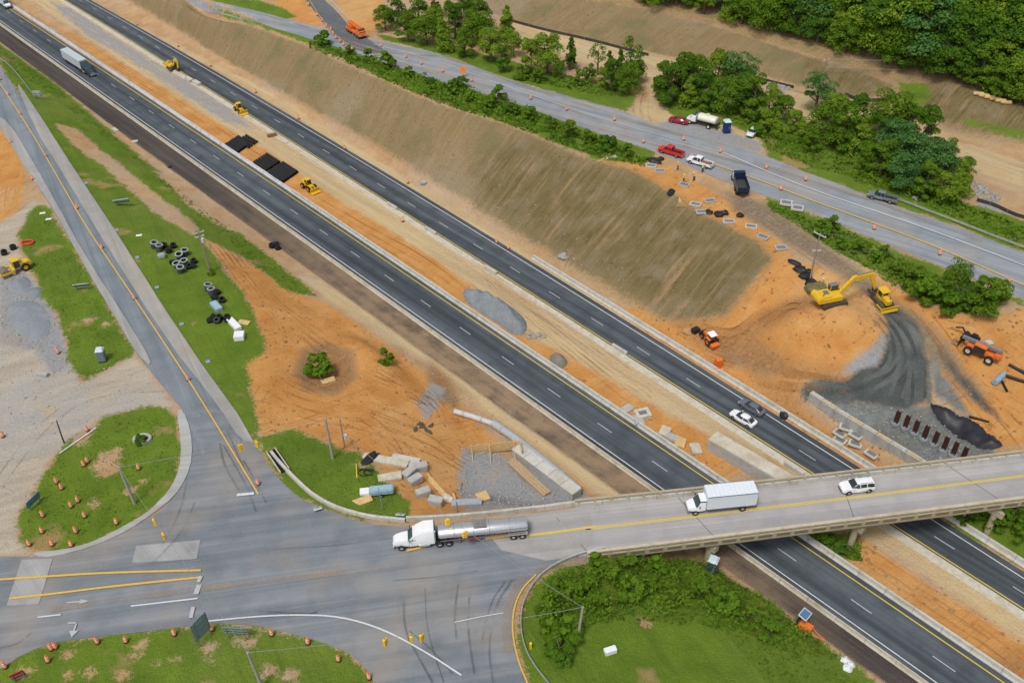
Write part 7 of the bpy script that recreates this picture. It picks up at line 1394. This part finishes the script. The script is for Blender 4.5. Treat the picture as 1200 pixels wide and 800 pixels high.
# white bags, small things in green
for i, (x, y) in enumerate(((990,774),(996,779),(993,783))): rub('white_bag', x, y, .6, .6, M('bag_bright', (.66, .68, .70), .7), 'white sack, %s in the small pile at the bottom verge of the shoulder' % ORD[i], 'sack', 20+i)
blk('white_cabinet', 715, 764, (1.6,.8,.8), .3, WHT, 'small white cabinet alone on the grass inside the curved guardrail', 'cabinet'); blk('marker_post', 622, 759, (.3,.3,1.1), 0, SY, 'short yellow marker post inside the curved guardrail', 'post', bev=.02)
blk('concrete_cover', 205, 250, (1,1,.1), 0, whc, 'x', 'x') if False else None
for i, (x, y) in enumerate(((163,276),(50,250),(57,257))): blk('paper_scrap', x, y, (1.2,.6,.12), .2, WHT, 'white scrap, %s lying on the left grass strips' % ORD[i], 'scrap', bev=0)
blk('white_rod', 92, 517, (6.8,.14,.14), .95, WHT, 'long white rod lying on the left grass island', 'rod', .15, bev=0); 
blk('barrier_end', 50, 440, (2.2,.8,.6), -.2, grc, 'grey block in the gravel lot', 'block'); blk('dark_mat', 35,420, (3,1.4,.1), .3, grc, 'x', 'x') if False else None
blk('concrete_debris', 135, 152, (2.4,.9,.2), AN, whc, 'pale slab at the dark shoulder edge', 'slab'); blk('concrete_debris', 158, 166, (1.6,1.1,.2), .2, whc, 'white square slab on the dark shoulder below the pale one', 'slab'); rub('tyre_scrap', 199, 196, .6, .3, PVC, 'black tyre scrap on the dark stained shoulder', 'scrap', 9)
rub('tyre_scrap', 919, 487, .9, .9, PVC, 'black lump against the far carriageway barrier', 'scrap', 12); rub('debris_heap', 660, 300, 1.0, .6, rockm, 'pale rubble pile at the foot of the cut slope', 'heap', 13); rub('debris_heap', 497, 214, 1.1, .7, rockm, 'small grey rubble at the upper foot of the cut slope', 'heap', 14)
for i, (x, y) in enumerate(((494,500),(499,503),(505,499),(491,497),(503,506),(487,503))): rub('broken_log', x, y, .35, .25, M('dark_wood', (.10, .07, .05), .9), 'dark broken piece, %s in the small heap on the orange pad' % ORD[i], 'log', 30+i, el=2.2)
blk('timber_pallet', 385, 447, (2.4,1.2,.4), .45, WDL, 'small timber pallet below the lone shrub in the hollow', 'pallet', bev=.02)
# ---- workers
SKN = M('skin', (.45, .27, .18), .6); HV = M('hi_vis', (.62, .85, .03), .6, 0, .05); HVO = M('hi_vis_orange', (.85, .22, .03), .6, 0, .05); TRS = M('trousers', (.03, .04, .07), .8); HAT = M('hard_hat', (.72, .72, .68), .4)
def skin(name, J, E, mat, parent, sub=1):
    me = bpy.data.meshes.new(name); me.from_pydata([j[:3] for j in J], E, []); o = bpy.data.objects.new(name, me); COL.objects.link(o); o.parent = parent; me.materials.append(mat)
    m_ = o.modifiers.new('skin', 'SKIN'); 
    if not me.skin_vertices: 
        bm = bmesh.new(); bm.from_mesh(me); bm.verts.layers.skin.verify(); bm.to_mesh(me); bm.free()
    for i, j in enumerate(J): sv = me.skin_vertices[0].data[i]; sv.radius = (j[3], j[3] if len(j) < 5 else j[4]); sv.use_root = (i == 0)
    s = o.modifiers.new('sub', 'SUBSURF'); s.levels = sub; s.render_levels = sub; return o
def person(px, py, face, label, arm=0.0, hv=HV, bend=0.0, hat=HAT):
    r = empty('person'); setp(r, px, py, face, .02, label, 'person', None, 1.05)
    J = [(0,0,.95,.13,.16),(bend*.2,0,1.2,.12,.16),(bend*.45,0,1.42,.11,.15),(bend*.5,0,1.53,.055),(bend*.55+.01,0,1.66,.095),(bend*.56,0,1.75,.08)]; E = [(0,1),(1,2),(2,3),(3,4),(4,5)]
    for s in (-1, 1):
        k = len(J); sx = bend*.45; ax = arm if s > 0 else .1
        J += [(sx, s*.19, 1.42, .055), (sx+ax*.5, s*.25, 1.16, .045), (sx+ax*1.1+.05, s*.24, .92+ax*.3, .032), (sx+ax*1.2+.07, s*.24, .85+ax*.35, .036)]; E += [(2,k),(k,k+1),(k+1,k+2),(k+2,k+3)]
        h = J[k+3]
        for f in range(5): J.append((h[0]+.02+.012*f, h[1]+(-.03+.015*f), h[2]-.085-.01*(2-abs(f-2)), .009)); E.append((k+3, len(J)-1))
        k = len(J); J += [(.02*s, s*.09, .88, .085), (.06*s, s*.1, .48, .06), (.02*s, s*.1, .09, .045), (.02*s+.15, s*.1, .04, .04)]; E += [(0,k),(k,k+1),(k+1,k+2),(k+2,k+3)]
    skin('body', J, E, SKN, r)
    skin('trousers', [(0,0,.93,.15,.18)]+[(0.02*s, s*.095, .86, .105) for s in (-1, 1)]+[(0.06*s, s*.1, .48, .085) for s in (-1, 1)]+[(0.02*s, s*.1, .12, .075) for s in (-1, 1)], [(0,1),(0,2),(1,3),(2,4),(3,5),(4,6)], TRS, r)
    skin('vest', [(0,0,.98,.16,.19),(bend*.2,0,1.2,.145,.185),(bend*.45,0,1.43,.13,.19)], [(0,1),(1,2)], hv, r); b_ = bend*.56
    MB().lathe([(.165, 0), (.135, .015), (.125, .07), (.08, .12), (.01, .135)], (b_, 0, 1.74), n=14).build('hard_hat', hat, r, smooth=True)
    mb = MB(); mb.box((b_+.10, 0, 1.655), (.035, .025, .045)); mb.build('nose', SKN, r); 
    for s in (-1, 1): mb = MB(); mb.box((b_+.09, s*.032, 1.69), (.012, .02, .012)); mb.build('eye', BLK, r); mb = MB(); mb.box((b_, s*.092, 1.665), (.04, .02, .055)); mb.build('ear', SKN, r); mb = MB(); mb.box((.02*s+.06, s*.1, .05), (.3, .11, .1)); mb.build('boot', BLK, r, bevel=.02)
    return r
HY = M('yellow_hat', (.8, .75, .05), .4)
person(794, 199, R_(200), 'worker in a yellow green vest standing behind the red pickup', .3, hat=HY)
person(801, 214, R_(20), 'worker in a yellow green vest and yellow hat nearest the slope edge', .1, hat=HY); person(813, 212, R_(120), 'worker in an orange and lime vest bending between his two colleagues', .35, HVO, .5); person(823, 202, R_(80), 'worker in a lime vest leaning at the side of the white pickup', .3, bend=.2)
person(963, 336, R_(-40), 'worker in a lime vest standing behind the excavator by the pole', .15)
build_ground()
w = bpy.data.worlds.new('World'); sc.world = w; w.use_nodes = True; t = w.node_tree; bg = t.nodes['Background']
sky = t.nodes.new('ShaderNodeTexSky'); sky.sky_type = 'NISHITA'; sky.sun_disc = False; sky.sun_elevation = R_(62); sky.sun_rotation = R_(-150); sky.air_density = 1.0; sky.dust_density = 3.5; sky.ozone_density = .6
hs = t.nodes.new('ShaderNodeHueSaturation'); hs.inputs['Saturation'].default_value = .4; t.links.new(sky.outputs[0], hs.inputs['Color']); t.links.new(hs.outputs[0], bg.inputs[0]); bg.inputs[1].default_value = .115
sun = bpy.data.lights.new('sun', 'SUN'); so = bpy.data.objects.new('sun', sun); COL.objects.link(so)
sun.energy = 2.0; sun.angle = R_(14); sun.color = (1, .96, .9)
el, az = R_(62), R_(-150)     # azimuth from +Y towards +X
so.rotation_euler = (R_(90)-el, 0, math.pi-az)
sc.view_settings.view_transform = 'Standard'; sc.view_settings.look = 'None'; sc.view_settings.gamma = 1; sc.view_settings.exposure = .07
sc.cycles.max_bounces = 5; sc.cycles.diffuse_bounces = 3; sc.cycles.transparent_max_bounces = 6; sc.cycles.use_denoising = True
